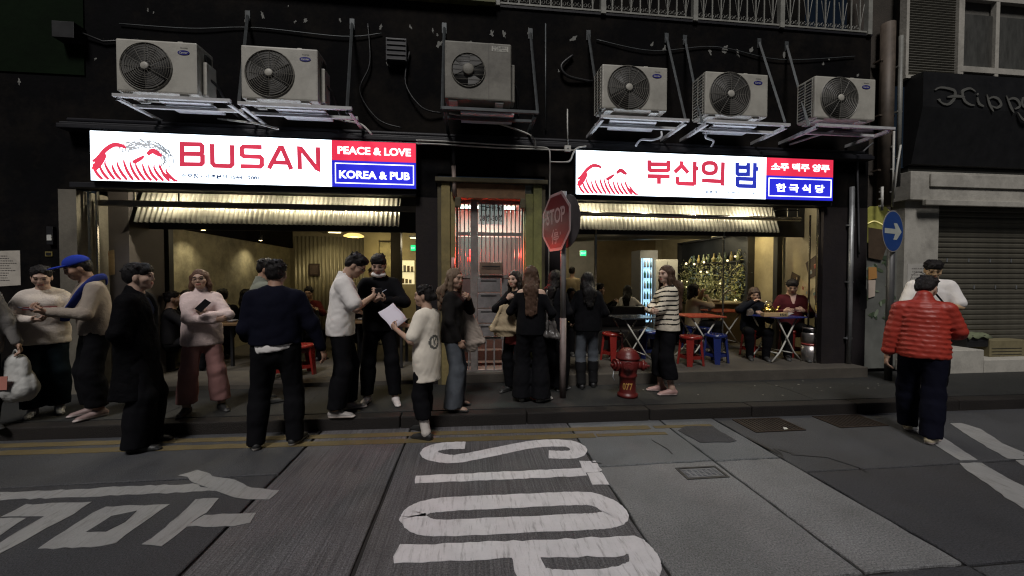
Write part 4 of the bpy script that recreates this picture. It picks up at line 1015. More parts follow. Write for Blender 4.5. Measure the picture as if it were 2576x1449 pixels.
# glass show case with a painted mural in the recess
mu = thing('mural_panel', 'tall narrow panel with a mural of leaves and a dark horse head', 'mural', W(2205, 930, D+.2))
YM = D+.22
a, b = W(2160, 945, YM), W(2262, 520, YM)
MB().box(a.x, b.x, YM, YM+.02, PZ, b.z-.5).build('panel', mat('mural_ground', (.16, .165, .15), .4, var=.4, scale=4), mu)
dome = MB(); pts = [W(2183, 610, YM-.03), W(2182, 525, YM-.03), W(2190, 519, YM-.03), W(2225, 518, YM-.03), W(2238, 530, YM-.03), W(2240, 610, YM-.03)]
dome.prism(pts, (0, .02, 0)); dome.build('arch', mat('arch_yellow', (.34, .33, .08), .5, var=.35, scale=6, emit=.06, ecol=(.5, .48, .12)), mu)  # arch colour also has a weak emission of its own
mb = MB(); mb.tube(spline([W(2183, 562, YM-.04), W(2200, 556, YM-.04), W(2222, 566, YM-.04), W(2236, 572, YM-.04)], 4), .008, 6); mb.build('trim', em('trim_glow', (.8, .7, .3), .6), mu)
mb = MB(); mb.prism([W(x, y, YM-.034) for x, y in ((2184, 572), (2236, 580), (2230, 620), (2218, 655), (2184, 648))], (0, .004, 0)); mb.build('brown_shape', mat('mural_brown', (.075, .05, .03), .6, var=.4), mu)
rd = random.Random(5)
for k in range(26):
    x, y = rd.uniform(2182, 2246), rd.uniform(640, 800); s = rd.uniform(6, 15); an = rd.uniform(0, 6.28); pts = []
    for i in range(8):
        th = 2*math.pi*i/8; u, v = s*math.cos(th), s*.4*math.sin(th)
        pts.append(W(x+u*math.cos(an)-v*math.sin(an), y+u*math.sin(an)+v*math.cos(an), YM-.004-.0012*k/4))
    mb = MB(); mb.prism(pts, (0, .001, 0)); mb.build('painted_leaf', mat('mural_green_%d' % (k % 3), [(.08, .11, .06), (.20, .24, .17), (.045, .07, .04)][k % 3], .6), mu)
mb = MB(); mb.prism([W(x, y, YM-.02) for x, y in ((2184, 672), (2204, 672), (2206, 700), (2184, 704))], (0, .002, 0)); mb.build('orange_patch', mat('mural_orange', (.4, .20, .06), .6, emit=.05), mu)  # painted patch given a weak emission in its colour
mb = MB(); mb.prism([W(x, y, YM-.02) for x, y in ((2184, 705), (2202, 704), (2200, 745), (2184, 750))], (0, .002, 0)); mb.build('pale_patch', mat('mural_pale', (.5, .42, .35), .6, emit=.04), mu)  # weak emission in this patch too
YH = D-.006
def on_pier(pts, name, m, par, Y=YH): mb = MB(); mb.prism([W(x, y, Y) for x, y in pts], (0, .003, 0)); return mb.build(name, m, par)
hs = [(2152, 700), (2157, 702), (2164, 712), (2174, 718), (2180, 730), (2180, 775), (2172, 782), (2163, 775), (2160, 755), (2165, 738), (2157, 725)]
on_pier(hs, 'horse_head', mat('horse_black', (.012, .011, .012), .5), mu)
# notices
def notice(label, pts, Y, lines, seed, m='notice_paper', col=(.50, .46, .40), ring=False):
    t = thing('paper_notice', label, 'notice', W(*pts[3], Y))
    mb = MB(); mb.prism([W(x, y, Y-.006) for x, y in pts], (0, .004, 0)); mb.build('sheet', mat(m, col, .8, var=.15, scale=8, grime=.3), t)
    rd = random.Random(seed); mb = MB()
    (xa, ya), (xb, yb) = pts[0], pts[2]
    for k in range(lines):
        y = ya+(yb-ya)*(.14+.72*k/max(1, lines-1)); l = rd.uniform(.15, .25); r = rd.uniform(.6, .88)
        x = xa+(xb-xa)*l
        while x < xa+(xb-xa)*r:
            wdt = rd.uniform(2, 6); mb.prism([W(px, py, Y-.008) for px, py in ((x, y-.9), (x+wdt, y-.9), (x+wdt, y+.9), (x, y+.9))], (0, .001, 0)); x += wdt+1.6
    mb.build('print', mat('print_ink', (.10, .09, .085), .8), t)
    if ring:
        cx, cy = (xa+xb)/2, (ya+yb)/2+4
        mb = MB(); mb.tube([W(cx+22*math.cos(2*math.pi*k/28), cy+27*math.sin(2*math.pi*k/28), Y-.009) for k in range(29)], .0035, 4, caps=False, up=(0, 1, 0)); mb.build('ring_print', MATS['print_ink'], t)
    return t
notice('weathered cream paper notice pasted on the dark wall at far left', [(-40, 632), (50, 630), (52, 717), (-40, 723)], D, 11, 4)
notice('pale notice with a printed ring on the corner building pillar', [(2282, 664), (2340, 662), (2339, 750), (2281, 752)], NY, 9, 9, 'notice_white', (.48, .46, .42), ring=True)
# boxes left against the shutter
t = thing('cardboard_box', 'battered brown box on the plinth by the shutter', 'box', W(2520, 905, NY-.1))
a, b = W(2482, 888, NY-.12), W(2570, 855, NY-.12)
mb = MB(); mb.box(a.x, b.x+.1, NY-.15, NY+.10, PZ+.201, b.z, bev=.006); mb.build('carton', mat('carton', (.20, .17, .09), .8, var=.3, grime=.4), t)
for k in range(3): MB().box(a.x+.04, b.x-.05, NY-.153, NY-.1505, PZ+.23+.05*k, PZ+.24+.05*k).build('slot', M_black, t)
t = thing('black_crate', 'black plastic crate with a green cloth thrown over it', 'crate', W(2455, 880, NY-.1))
a = W(2425, 880, NY-.1); b = W(2484, 842, NY-.1)
mb = MB(); mb.box(a.x, b.x-.02, NY-.13, NY+.10, PZ+.365, b.z-.004, bev=.008); mb.build('crate_body', M_black, t)
MB().box(a.x+.03, b.x-.05, NY-.134, NY-.1305, PZ+.45, PZ+.47).build('slot', M_dmetal, t)
cl = MB(); g = [[cl.bm.verts.new((a.x+.0+(b.x-a.x)*i/8+random.uniform(-.01, .01), NY-.16+.28*j/6, b.z+.01+.02*math.sin(i*1.7+j)+(-.05 if j == 0 else 0)+(-.03 if i in (0, 8) else 0))) for j in range(7)] for i in range(9)]
for i in range(8):
    for j in range(6): f = cl.bm.faces.new((g[i][j], g[i+1][j], g[i+1][j+1], g[i][j+1])); f.smooth = True
o = cl.build('green_cloth', mat('green_cloth', (.15, .17, .10), .9, var=.25, bump=.4, bscale=50), label='crumpled pale green cloth over the black crate by the shutter', cat='cloth'); md = o.modifiers.new('thickness', 'SOLIDIFY'); md.thickness = .006
# ================================================================ street furniture
M_pole = mat('pole_grey', (.36, .35, .35), .45, metal=.3, var=.25, scale=6, grime=.3)
M_polem = mat('pole_mauve', (.25, .20, .19), .55, var=.3, scale=8, grime=.4)
M_sred = mat('stop_red', (.072, .008, .011), .45, var=.12, scale=5)
M_swhite = mat('sign_face_white', (.28, .265, .265), .5, var=.1)
M_sback = mat('sign_back', (.13, .115, .12), .5, metal=.3, var=.3)
b0 = G(1415, 1000, PZ)
sp = thing('stop_sign', 'octagonal red stop sign on a grey pole at the kerb', 'road sign', tuple(b0))
PX, PYy = b0.x, b0.y
ztop = W(1412, 482, PYy).z; zsl = W(1415, 800, PYy).z
MB().tube([(PX, PYy, PZ), (PX, PYy, zsl)], .040, 14).build('lower_pole', M_polem, sp)
MB().tube([(PX, PYy, zsl), (PX, PYy, ztop)], .035, 14).build('upper_pole', M_pole, sp)
ang = R(-74); e = Vector((math.cos(ang), math.sin(ang), 0)); nrm = Vector((e.y, -e.x, 0)); nrm = nrm if nrm.x < 0 else -nrm
def plate(par, c, e, nrm, rr, n=8, rot=22.5):
    return [c+e*rr*math.cos(R(rot+360/n*k))+Vector((0, 0, 1))*rr*math.sin(R(rot+360/n*k)) for k in range(n)]
zc = W(1395, 556, PYy).z; RS = .385
c0 = Vector((PX, PYy, zc))+nrm*.050-e*.10
mb = MB(); mb.prism(plate(sp, c0, e, nrm, RS), nrm*.004); mb.build('sign_plate', M_swhite, sp)
mb = MB(); mb.prism(plate(sp, c0+nrm*.0045, e, nrm, RS*.90), nrm*.001); rf = mb.build('red_face', M_sred, sp)
fS = lambda u, v: c0+nrm*.007+e*u+Vector((0, 0, -v))
mb = MB(); text_mesh(mb, 'STOP', fS, -.235, .235, -.17, .02, bold=.02, thick=nrm*.001); mb.build('lettering', M_swhite, rf)
mb = MB(); text_mesh(mb, '停', fS, -.10, .085, .085, .27, bold=.012, thick=nrm*.001); mb.build('lettering', M_swhite, rf)
c1 = Vector((PX, PYy, zc))-nrm*.045-e*.02
mb = MB(); mb.prism(plate(sp, c1, e, nrm, .33, 20, 0), -nrm*.004); mb.build('back_plate', M_sback, sp, label='dull back of a second round sign behind the stop sign')
for dz in (-.15, .15):
    mb = MB(); mb.box(PX-.05, PX+.05, PYy-.045, PYy+.045, zc+dz-.018, zc+dz+.018, bev=.006); mb.build('clamp', M_pole, sp)

b1 = G(2233, 956, PZ)
ar = thing('arrow_sign', 'round blue sign with a white arrow on a dark pole by the corner', 'road sign', tuple(b1))
zt = W(2240, 530, b1.y).z
MB().tube([(b1.x, b1.y, PZ), (b1.x, b1.y, zt)], .045, 14).build('pole', mat('pole_dark', (.085, .085, .088), .5, metal=.3, var=.3), ar)
e2 = Vector((math.cos(R(18)), math.sin(R(18)), 0)); n2 = Vector((e2.y, -e2.x, 0)); n2 = n2 if n2.y < 0 else -n2
c2 = W(2245, 582, b1.y-.08)
r_ = abs(W(2245, 530, b1.y-.08).z-W(2245, 634, b1.y-.08).z)/2
mb = MB(); mb.prism([c2+e2*r_*math.cos(2*math.pi*k/36)+Vector((0, 0, r_*math.sin(2*math.pi*k/36))) for k in range(36)], n2*.004); mb.build('sign_plate', M_swhite, ar)
mb = MB(); mb.prism([c2+n2*.0045+e2*r_*.955*math.cos(2*math.pi*k/36)+Vector((0, 0, r_*.955*math.sin(2*math.pi*k/36))) for k in range(36)], n2*.001); bf = mb.build('blue_face', mat('sign_face_blue', (.02, .065, .25), .4, var=.15), ar)
mb = MB(); mb.prism([c2+n2*.0065+e2*r_*u+Vector((0, 0, r_*v)) for u, v in ((-.82, .12), (.18, .12), (.02, .40), (.34, .40), (.80, 0), (.34, -.40), (.02, -.40), (.18, -.12), (-.82, -.12))], n2*.001); mb.build('arrow', mat('arrow_white', (.50, .53, .48), .5), bf)

hp = G(1578, 996, PZ)
hy = thing('fire_hydrant', 'squat red fire hydrant on the pavement with painted number 077', 'fire hydrant', tuple(hp))
M_hyd = mat('hydrant_red', (.125, .012, .011), .42, var=.25, scale=9, bump=.25, bscale=26, grime=.35)
hz = lambda f: (hp.x, hp.y, PZ)
mb = MB(); mb.lathe([(.125, 0), (.125, .035), (.108, .045), (.100, .06), (.100, .24), (.112, .25), (.112, .275), (.105, .29), (.115, .33), (.135, .37), (.14, .42), (.135, .47)], hp, 28); mb.build('barrel', M_hyd, hy)
mb = MB(); mb.lathe([(.145, .47), (.147, .485), (.135, .50), (.125, .53), (.095, .575), (.05, .60), (0, .607)], hp, 28); mb.build('cap', M_hyd, hy)
dL = Vector((-.98, -.2, 0)); dR = Vector((.93, -.37, -.05))
def outlet(d, l, r, nm):
    d = d.normalized(); a = hp+Vector((0, 0, .40)); mb = MB()
    mb.tube([a+d*.08, a+d*l], r, 16); mb.tube([a+d*(l-.005), a+d*(l+.03)], r*1.28, 16); mb.tube([a+d*(l+.028), a+d*(l+.055)], r*.85, 12); mb.tube([a+d*(l+.053), a+d*(l+.085)], r*.32, 5)
    return mb.build(nm, M_hyd, hy)
outlet(dL, .155, .060, 'outlet'); outlet(dR, .17, .052, 'outlet'); outlet(Vector((-.35, -1, 0)), .12, .045, 'outlet')
MB().tube([hp+Vector((-.2, -.05, .33)), hp+Vector((-.215, -.06, .26)), hp+Vector((-.2, -.08, .22))], .007, 6).build('chain', M_grey, hy)
def fH(u, v):
    a = u/.101; vx = math.atan2(-hp.x, hp.y); return Vector((hp.x+.1015*math.sin(a+vx), hp.y-.1015*math.cos(a+vx), PZ-v))
mb = MB(); text_mesh(mb, '077', fH, -.062, .062, -.185, -.10, bold=.02, thick=(0, 0, 0)); mb.build('lettering', mat('hydrant_yellow', (.42, .24, .06), .6), hy)

# ================================================================ pub furniture
M_tleg = mat('leg_white', (.50, .49, .44), .4, var=.12, grime=.25)
def table(label, cx, cy, w, d, rot, m, h=.72, z=FR):
    t = thing('folding_table', label, 'table', (cx, cy, z), 'folding tables in the right pub')
    Mx = Matrix.Translation((cx, cy, z)) @ Matrix.Rotation(R(rot), 4, 'Z')
    mb = MB(); mb.box(-w/2, w/2, -d/2, d/2, h-.022, h, bev=.008, M=Mx); mb.build('tabletop', m, t)
    for s in (-1, 1):
        y = s*(d/2-.07)
        mk = lambda pts: [Mx @ Vector(p) for p in pts]
        MB().tube(mk([(-w*.36, y, h-.023), (w*.02, y, h*.46), (w*.20, y, h*.22), (w*.46, y, .012)]), .0125, 8).build('leg', M_tleg, t)
        y2 = y-s*.03
        MB().tube(mk([(w*.36, y2, h-.023), (-w*.02, y2, h*.46), (-w*.20, y2, h*.22), (-w*.46, y2, .012)]), .0125, 8).build('leg', M_tleg, t)
    for x_ in (-w*.22, w*.22): MB().tube([Mx @ Vector((x_, -d/2+.1, h*.19)), Mx @ Vector((x_, d/2-.1, h*.19))], .009, 6).build('crossbar', M_tleg, t)
    return t
M_tred = mat('table_red', (.32, .05, .025), .3, var=.15, coat=.3); M_tblue = mat('table_blue', (.02, .03, .16), .3, var=.15, coat=.3); M_tblack = mat('table_black', (.03, .034, .04), .25, var=.2, coat=.4)
wx = lambda x, Y: W(x, 800, Y).x
table('black topped folding table left of the woman in the striped sweater', wx(1588, 5.80), 5.80, .62, .60, 3, M_tblack)
table('red topped folding table behind the woman in the striped sweater', wx(1755, 5.95), 5.95, .62, .60, -4, M_tred)
table('blue topped folding table where the couple with the kettle sit', wx(1950, 5.72), 5.72, .60, .58, 8, M_tblue)
table('second red topped table where the woman in the beige top drinks', wx(1815, 6.85), 6.85, .70, .60, 0, M_tred)
def stool_meshes(m):
    out = []
    mb = MB(); mb.lathe([(.155, .40), (.165, .405), (.165, .43), (.155, .447), (.14, .45), (.0, .446)], (0, 0, 0), 24); out.append(('seat', mb.mesh('seat', m)))
    for k in range(4):
        a = R(45+90*k); c, s = math.cos(a), math.sin(a); Mx = Matrix.Rotation(a, 4, 'Z'); mb = MB()
        mb.hexa([Mx @ Vector(p) for p in ((.165, -.038, 0), (.118, -.055, .405), (.165, .038, 0), (.118, .055, .405), (.195, -.038, 0), (.155, -.055, .405), (.195, .038, 0), (.155, .055, .405))], bev=.004)
        bmesh.ops.recalc_face_normals(mb.bm, faces=mb.bm.faces); out.append(('leg', mb.mesh('leg', m)))
        Mr = Matrix.Rotation(a+R(45), 4, 'Z'); mb = MB(); mb.box(.116, .126, -.105, .105, .10, .15, M=Mr); out.append(('stretcher', mb.mesh('stretcher', m))); mb = MB(); mb.box(.098, .108, -.082, .082, .33, .405, M=Mr); out.append(('apron', mb.mesh('apron', m)))
    return out
M_stred = mat('stool_red', (.22, .018, .014), .28, var=.1, coat=.3); M_stblue = mat('stool_blue', (.012, .022, .12), .28, var=.1, coat=.3)
SM = {'red': stool_meshes(M_stred), 'blue': stool_meshes(M_stblue)}
def stool(label, c, x, y, z=FR, rot=0, s=1):
    t = thing('plastic_stool', label, 'stool', (x, y, z), 'plastic stools in the pub')
    t.rotation_euler.z = R(rot); t.scale = (s, s, s)
    for nm, me in SM[c]:
        o = bpy.data.objects.new(nm, me); COL.objects.link(o); o.parent = t
    return t
stool('red plastic stool in front of the red topped table', 'red', wx(1738, 5.50), 5.50, rot=10)
stool('blue plastic stool right beside the red stool', 'blue', wx(1800, 5.62), 5.62, rot=20)
stool('blue plastic stool left of the striped woman, by the black table', 'blue', wx(1632, 6.1), 6.1, rot=-8)
stool('red plastic stool under the black table behind the hydrant', 'red', wx(1540, 5.95), 5.95, rot=30)
stool('blue plastic stool deeper in, behind the red topped table', 'blue', wx(1765, 6.4), 6.4, rot=12)
stool('blue stool of the woman in the beige top', 'blue', wx(1742, 6.75), 6.75, rot=5)
stool('red stool under the woman in the dark coat', 'red', wx(1893, 6.05), 6.05, rot=5)
stool('red stool under the man in the maroon cardigan', 'red', wx(1990, 5.98), 5.98, rot=5)
stool('dark red stool inside the left pub behind the pink trousers', 'red', -2.75, 5.75, FL, rot=15)
stool('red stool in the left pub behind the man in navy', 'red', -2.5, 6.0, FL, rot=35)
# things on the blue table
TZ = FR+.72
kp = Vector((wx(1932, 5.86), 5.86, TZ)); M_brass = mat('kettle_brass', (.50, .36, .10), .22, metal=1, var=.2)
k = thing('kettle', 'dented brass kettle on the blue table', 'kettle', tuple(kp))
mb = MB(); mb.lathe([(.075, 0), (.10, .012), (.115, .05), (.108, .09), (.075, .125), (.05, .135)], kp, 24); mb.build('body', M_brass, k)
mb = MB(); mb.lathe([(.05, .136), (.045, .148), (.012, .155), (.016, .17), (0, .176)], kp, 16); mb.build('lid', M_brass, k)
mb = MB(); mb.tube(spline([kp+Vector((.09, 0, .04)), kp+Vector((.15, 0, .07)), kp+Vector((.175, 0, .12)), kp+Vector((.21, 0, .145))], 5), [.022, .021, .020, .019, .018, .017, .016, .015, .014, .013, .012, .012, .011, .011, .010, .010][:16], 10); mb.build('spout', M_brass, k)
mb = MB(); mb.tube([kp+Vector((.085*math.cos(math.pi*i/12), 0, .10+.13*math.sin(math.pi*i/12))) for i in range(13)], .006, 8); mb.build('handle', M_steel, k)
BX = wx(1948, 5.55)-4.425
bx = thing('food_box', 'long beige carton with dark lettering at the front of the blue table', 'box', (BX+4.42, 5.55, TZ))
mb = MB(); mb.box(BX+4.21, BX+4.62, 5.505, 5.59, TZ+.001, TZ+.062, bev=.006); mb.build('carton', mat('carton_beige', (.50, .34, .17), .7, var=.12), bx)
MB().box(BX+4.46, BX+4.615, 5.5035, 5.5048, TZ+.004, TZ+.058).build('label_panel', mat('carton_label', (.52, .40, .20), .6), bx)
mb = MB(); text_mesh(mb, 'ISE', lambda u, v: Vector((u, 5.5025, -v)), BX+4.475, BX+4.60, -(TZ+.050), -(TZ+.014), bold=.02, thick=(0, -.0005, 0)); mb.build('lettering', M_black, bx)
mb = MB(); mb.prism([(BX+4.625, 5.52, TZ+.012), (BX+4.75, 5.54, TZ+.05), (BX+4.74, 5.63, TZ+.055), (BX+4.625, 5.61, TZ+.016)], (0, 0, .002)); mb.build('paper_napkin', M_swhite, label='white paper sheet lying beside the beige carton on the blue table', cat='paper')
mb = MB(); pts = [(BX+4.10+x_, 5.72, TZ+z_) for x_, z_ in ((0, .001), (.01, .09), (.07, .12), (.11, .06), (.08, .001))]; mb.prism(pts, (.01, .05, 0)); mb.build('foil_bag', mat('foil', (.6, .6, .62), .25, metal=.9), label='crumpled shiny foil bag left of the kettle', cat='bag')
# keg
kg = thing('beer_keg', 'steel beer keg with a red band by the right frame post', 'keg', (wx(2038, 5.55), 5.55, FR)); M_keg = mat('keg_steel', (.48, .45, .44), .33, metal=.85, var=.2, scale=8, grime=.3)
kc = (wx(2038, 5.55), 5.55, FR); mb = MB(); mb.lathe([(.085, 0), (.105, .0), (.112, .02), (.108, .06), (.118, .08), (.118, .255)], kc, 28); mb.build('lower_barrel', M_keg, kg)
mb = MB(); mb.lathe([(.1185, .256), (.1185, .292)], kc, 28); mb.build('red_band', mat('band_red', (.30, .05, .04), .4), kg)
mb = MB(); mb.lathe([(.118, .293), (.118, .43), (.112, .455), (.09, .47), (.0, .472)], kc, 28); mb.build('upper_barrel', M_keg, kg)
mb = MB(); mb.lathe([(.092, .471), (.105, .485), (.108, .53), (.100, .545), (.092, .53), (.088, .473)], kc, 28); mb.build('collar', M_keg, kg)
# dark sofa bench, counter, menu board
def bench(label, x0, x1, y0, y1, h, m):
    t = thing('bench', label, 'bench', ((x0+x1)/2, y0, FR)); MB().box(x0, x1, y0, y1, FR+.01, FR+.42, bev=.03).build('seat', m, t); MB().box(x0, x1, y1-.12, y1, FR+.421, FR+h, bev=.04).build('backrest', m, t); return t
M_sofa = mat('sofa_black', (.016, .014, .014), .35, var=.3)
bench('long black padded bench running across the right pub', 1.75, 3.3, 6.4, 7.0, .80, M_sofa)
t = thing('counter', 'low counter with a pale top under the planted mural', 'counter', (5.2, 7.2, FR))
MB().box(4.80, 5.70, 7.30, 7.75, FR+.01, FR+.80).build('cabinet', mat('counter_brown', (.10, .07, .04), .5, var=.3), t); MB().box(4.70, 5.71, 7.25, 7.8, FR+.801, FR+.84, bev=.006).build('worktop', M_cream, t)
MB().tube(spline([(5.30, 7.5, FR+.842), (5.30, 7.5, FR+1.0), (5.36, 7.45, FR+1.08), (5.46, 7.4, FR+1.06), (5.48, 7.4, FR+1.0)], 6), .012, 8).build('tap', M_steel, t)
mb = MB(); mb.lathe([(.0, 0), (.10, .0), (.14, .03), (.12, .05), (.05, .06), (0, .062)], (5.0, 7.4, FR+.842), 18); mb.build('folded_cloth', M_cream, label='pale folded cloth in a heap on the counter', cat='cloth')
t = thing('drinks_fridge', 'tall glass door fridge glowing blue white at the back', 'fridge', (3.05, 9.2, FR))
fa_, fb_ = W(1613, 775, 9.0), W(1641, 660, 9.0)
fx0, fx1, fz1 = fa_.x, fb_.x+.12, fb_.z+.1
mb = MB(); mb.box(fx0-.03, fx1+.03, 9.03, 9.55, FR, fz1+.2); mb.build('cabinet', mat('fridge_body', (.18, .18, .19), .4, metal=.4), t)
E_fr = em('fridge_glow', (.42, .72, 1.0), 1.15)
MB().box(fx0, fx1-.12, 9.02, 9.028, FR+.25, fz1).build('glowing_door', E_fr, t)
for xx in (fx0+.03, fx1-.16): MB().box(xx-.008, xx+.008, 9.0, 9.018, FR+.25, fz1).build('door_frame', M_grey, t)
rd = random.Random(2)
for r_i in range(6):
    z = FR+.30+r_i*.26
    for c in range(3):
        x = fx0+.08+.075*c
        if x > fx1-.16: continue
        mb = MB(); mb.lathe([(.0, 0), (.028, 0), (.028, .12), (.012, .16), (.012, .19), (0, .192)], (x, 9.0, z), 8); mb.build('bottle', mat('bottle_%d' % rd.randint(0, 2), [(.25, .4, .55), (.05, .2, .12), (.5, .6, .7)][rd.randint(0, 2)], .2), t)
t = thing('white_cabinet', 'white cabinet standing beside the glowing fridge', 'cabinet', (3.7, 9.2, FR))
ca, cb_ = W(1650, 700, 8.9), W(1705, 653, 8.9)
MB().box(ca.x, cb_.x, 8.9, 9.5, FR, cb_.z, bev=.01).build('carcass', M_iwall, t)
MB().box((ca.x+cb_.x)/2-.004, (ca.x+cb_.x)/2+.004, 8.894, 8.899, FR+.1, cb_.z-.05).build('door_gap', M_black, t)
# white left part of the back wall, brown shade panel
mb = MB(); a, b = W(1500, 800, 10.98), W(1600, 610, 10.98); mb.box(a.x, b.x+.6, 10.97, 10.995, FR, b.z+.2); mb.build('wall_panel', mat('brown_panel', (.20, .15, .08), .75, var=.25), inn)
mb = MB(); a, b = W(1430, 800, 10.98), W(1499, 620, 10.98); mb.box(a.x, b.x, 10.965, 10.995, FR, b.z+.15); mb.build('wall_panel', M_iwall, inn)
# exit signs
E_exit = em('exit_green', (.02, .75, .22), 1.6)
def exit_sign(label, q, Y):
    a, b = W(q[0], q[3], Y), W(q[2], q[1], Y)
    t = thing('exit_sign', label, 'exit sign', tuple(a)); MB().box(a.x, b.x, Y, Y+.03, a.z, b.z).build('panel', E_exit, t)
    MB().box(a.x-.01, b.x+.01, Y+.031, Y+.08, a.z-.01, b.z+.01).build('housing', M_white, t)
    w, h = b.x-a.x, b.z-a.z
    mb = MB(); text_mesh(mb, '出口 EXIT', lambda u, v: Vector((u, Y-.001, -v)), a.x+w*.08, b.x-w*.08, -(b.z-h*.3), -(a.z+h*.3), thick=(0, -.001, 0)); mb.build('lettering', E_lett2, t)
E_lett2 = em('exit_white', (.7, 1, .8), 1.6)
exit_sign('small green exit sign at the right edge of the left pub', (1033, 617, 1044, 630), 8.0)
exit_sign('small green exit sign in the right pub beside the stop sign', (1460, 631, 1474, 643), 9.5)
# planted light mural on the right side wall: box frame, leaves, bulbs
XW = 5.72
pw = thing('planted_window', 'wide display box filled with pale leaves and glowing bulbs on the right wall', 'plant display', (5.3, 8.0, 1.3))
y0, y1 = S(1888, 700, XW).y, S(1716, 700, XW).y
za, zb_ = S(1885, 770, XW).z, S(1885, 600, XW).z
MB().box(XW-.02, XW+.03, y0, y1, za-.05, zb_+.1).build('back_panel', mat('night_panel', (.010, .012, .016), .4, var=.5, scale=3), pw)
for yy in (y0-.03, y1+.03): MB().box(XW-.12, XW+.03, yy-.03, yy+.03, za-.08, zb_+.12).build('frame', M_dmetal, pw)
for zz in (za-.07, zb_+.12): MB().box(XW-.121, XW+.03, y0-.06, y1+.06, zz-.02, zz+.02).build('frame', M_dmetal, pw)
rd = random.Random(11)
Lm = [mat('leaf_pale', (.55, .54, .30), .6, var=.3), mat('leaf_mid', (.28, .31, .14), .6, var=.3), mat('leaf_blue', (.16, .24, .30), .6, var=.3)]
lm = []
for i in range(3):
    mb = MB(); L = .16; vs = [(0, 0, 0), (.025, .006, L*.4), (.0, .016, L), (-.025, .006, L*.4)]
    v = [mb.bm.verts.new(p) for p in vs]; mb.bm.faces.new((v[0], v[1], v[2])); mb.bm.faces.new((v[0], v[2], v[3])); lm.append(mb.mesh('leaf', Lm[i], False))
nl = 0
sprigs = [(y0+.1+(y1-y0-.2)*rd.random(), rd.uniform(.35, 1.0)*(zb_-za)*.82, rd.uniform(-.25, .25), 0 if rd.random() < .5 else (2 if rd.random() < .25 else 1)) for _ in range(90)]
for (yy, hh, sw, k) in sprigs[:36]:
    for j in range(8):
        t_ = (j+.5)/8
        o = link('leaf', lm[k], pw); o.location = (XW-.04-rd.random()*.10, yy+sw*t_+rd.uniform(-.05, .05), za+hh*t_+rd.uniform(-.03, .03))
        o.rotation_euler = (rd.uniform(-1.1, 1.1), rd.uniform(-.5, .5), rd.uniform(-.8, .8)+math.pi/2); sc_ = rd.uniform(.45, 1.1); o.scale = (sc_,)*3; nl += 1
for k in range(3):
    mb = MB()
    for (yy, hh, sw, kk) in sprigs:
        if kk != k: continue
        for j in range(34):
            t_ = rd.random(); c_ = Vector((XW-.03-rd.random()*.12, yy+sw*t_+rd.gauss(0, .07), za+hh*t_+rd.uniform(-.05, .05))); d_ = Vector((rd.uniform(-1, .3), rd.uniform(-1, 1), rd.uniform(-.6, 1))).normalized()*rd.uniform(.02, .055); w_ = d_.cross(Vector((rd.uniform(-1, 1), rd.uniform(-1, 1), rd.uniform(-1, 1)))).normalized()*rd.uniform(.006, .016)
            v_ = [mb.bm.verts.new(q_) for q_ in (c_-d_, c_+w_, c_+d_, c_-w_)]; mb.bm.faces.new(v_)
    mb.build('foliage', Lm[k], pw, kind='stuff')
E_fairy = em('fairy_bulb', (1, .82, .48), 2.2)
bb = MB(); bb.ball((0, 0, 0), .024, 6); bb = bb.mesh('bulb', E_fairy)
for i in range(14):
    o = link('bulb', bb, pw); o.location = (XW-.13, y0+.1+(y1-y0-.2)*rd.random(), za+.1+(zb_-za-.35)*rd.random()); s_ = rd.uniform(.5, 1.2); o.scale = (s_,)*3
MB().box(XW-.10, XW-.021, y0+.2, y1-.5, za+(zb_-za)*.66, za+(zb_-za)*.68).build('shelf', M_dmetal, pw)
for i in range(9):
    yy = y0+.3+.2*i; mb = MB(); mb.lathe([(0, 0), (.035, 0), (.035, .10), (.014, .15), (.014, .2), (0, .2)], (XW-.07, yy, za+(zb_-za)*.685), 8); mb.build('jar', mat('jar_%d' % (i % 3), [(.3, .34, .2), (.5, .4, .15), (.12, .16, .1)][i % 3], .25), pw)
lamp('display_light', 'AREA', (XW-.75, (y0+y1)/2, 2.75), 30, (1, .88, .58), (.3, 2.0), rot=(.55, 0, -1))
# bright pillar lamp, ceiling fittings
def spot_fix(name, label, c, cat='lamp', m=None):
    t = thing(name, label, cat, c); mb = MB(); mb.tube([Vector(c)+Vector((0, 0, .12)), Vector(c)], .04, 10); mb.build('can', M_black, t)
    MB().tube([Vector(c)+Vector((0, 0, .121)), (c[0], c[1], 2.979)], .008, 6).build('stem', M_black, t)
    MB().lathe([(0, -.004), (.03, -.004), (.03, 0)], c, 10).build('lens', E_bulb, t); return t
spot_fix('spot_lamp', 'black spot lamp over the yellow pillar at the right', (5.15, 6.95, 2.62)); lamp('pillar_spot', 'SPOT', (5.15, 6.95, 2.60), 34, (1, .80, .36), .04, rot=(.55, .0, -.75), spot=100)
spot_fix('spot_lamp', 'black spot lamp washing the left concrete wall, nearer the street', (-4.55, 7.1, 2.42)); lamp('wall_spot', 'SPOT', (-4.5, 7.1, 2.38), 19, (1, .87, .56), .03, rot=(-.36, .0, -1), spot=100, blend=.8)
spot_fix('spot_lamp', 'black spot lamp washing the left concrete wall, deeper in', (-4.55, 8.9, 2.42)); lamp('wall_spot', 'SPOT', (-4.5, 8.9, 2.38), 19, (1, .87, .56), .03, rot=(-.36, 0, -1), spot=100, blend=.8)
pd = thing('pendant_lamp', 'warm shallow pendant lamp hanging in the left pub', 'lamp', tuple(W(890, 590, 7.0)))
pc_ = W(890, 594, 7.0)
mb = MB(); mb.lathe([(.0, .05), (.10, .045), (.165, .01), (.17, -.01), (.12, -.02), (0, -.022)], pc_, 22); mb.build('shade', em('pendant_glow', (1, .70, .22), 1.3), pd)
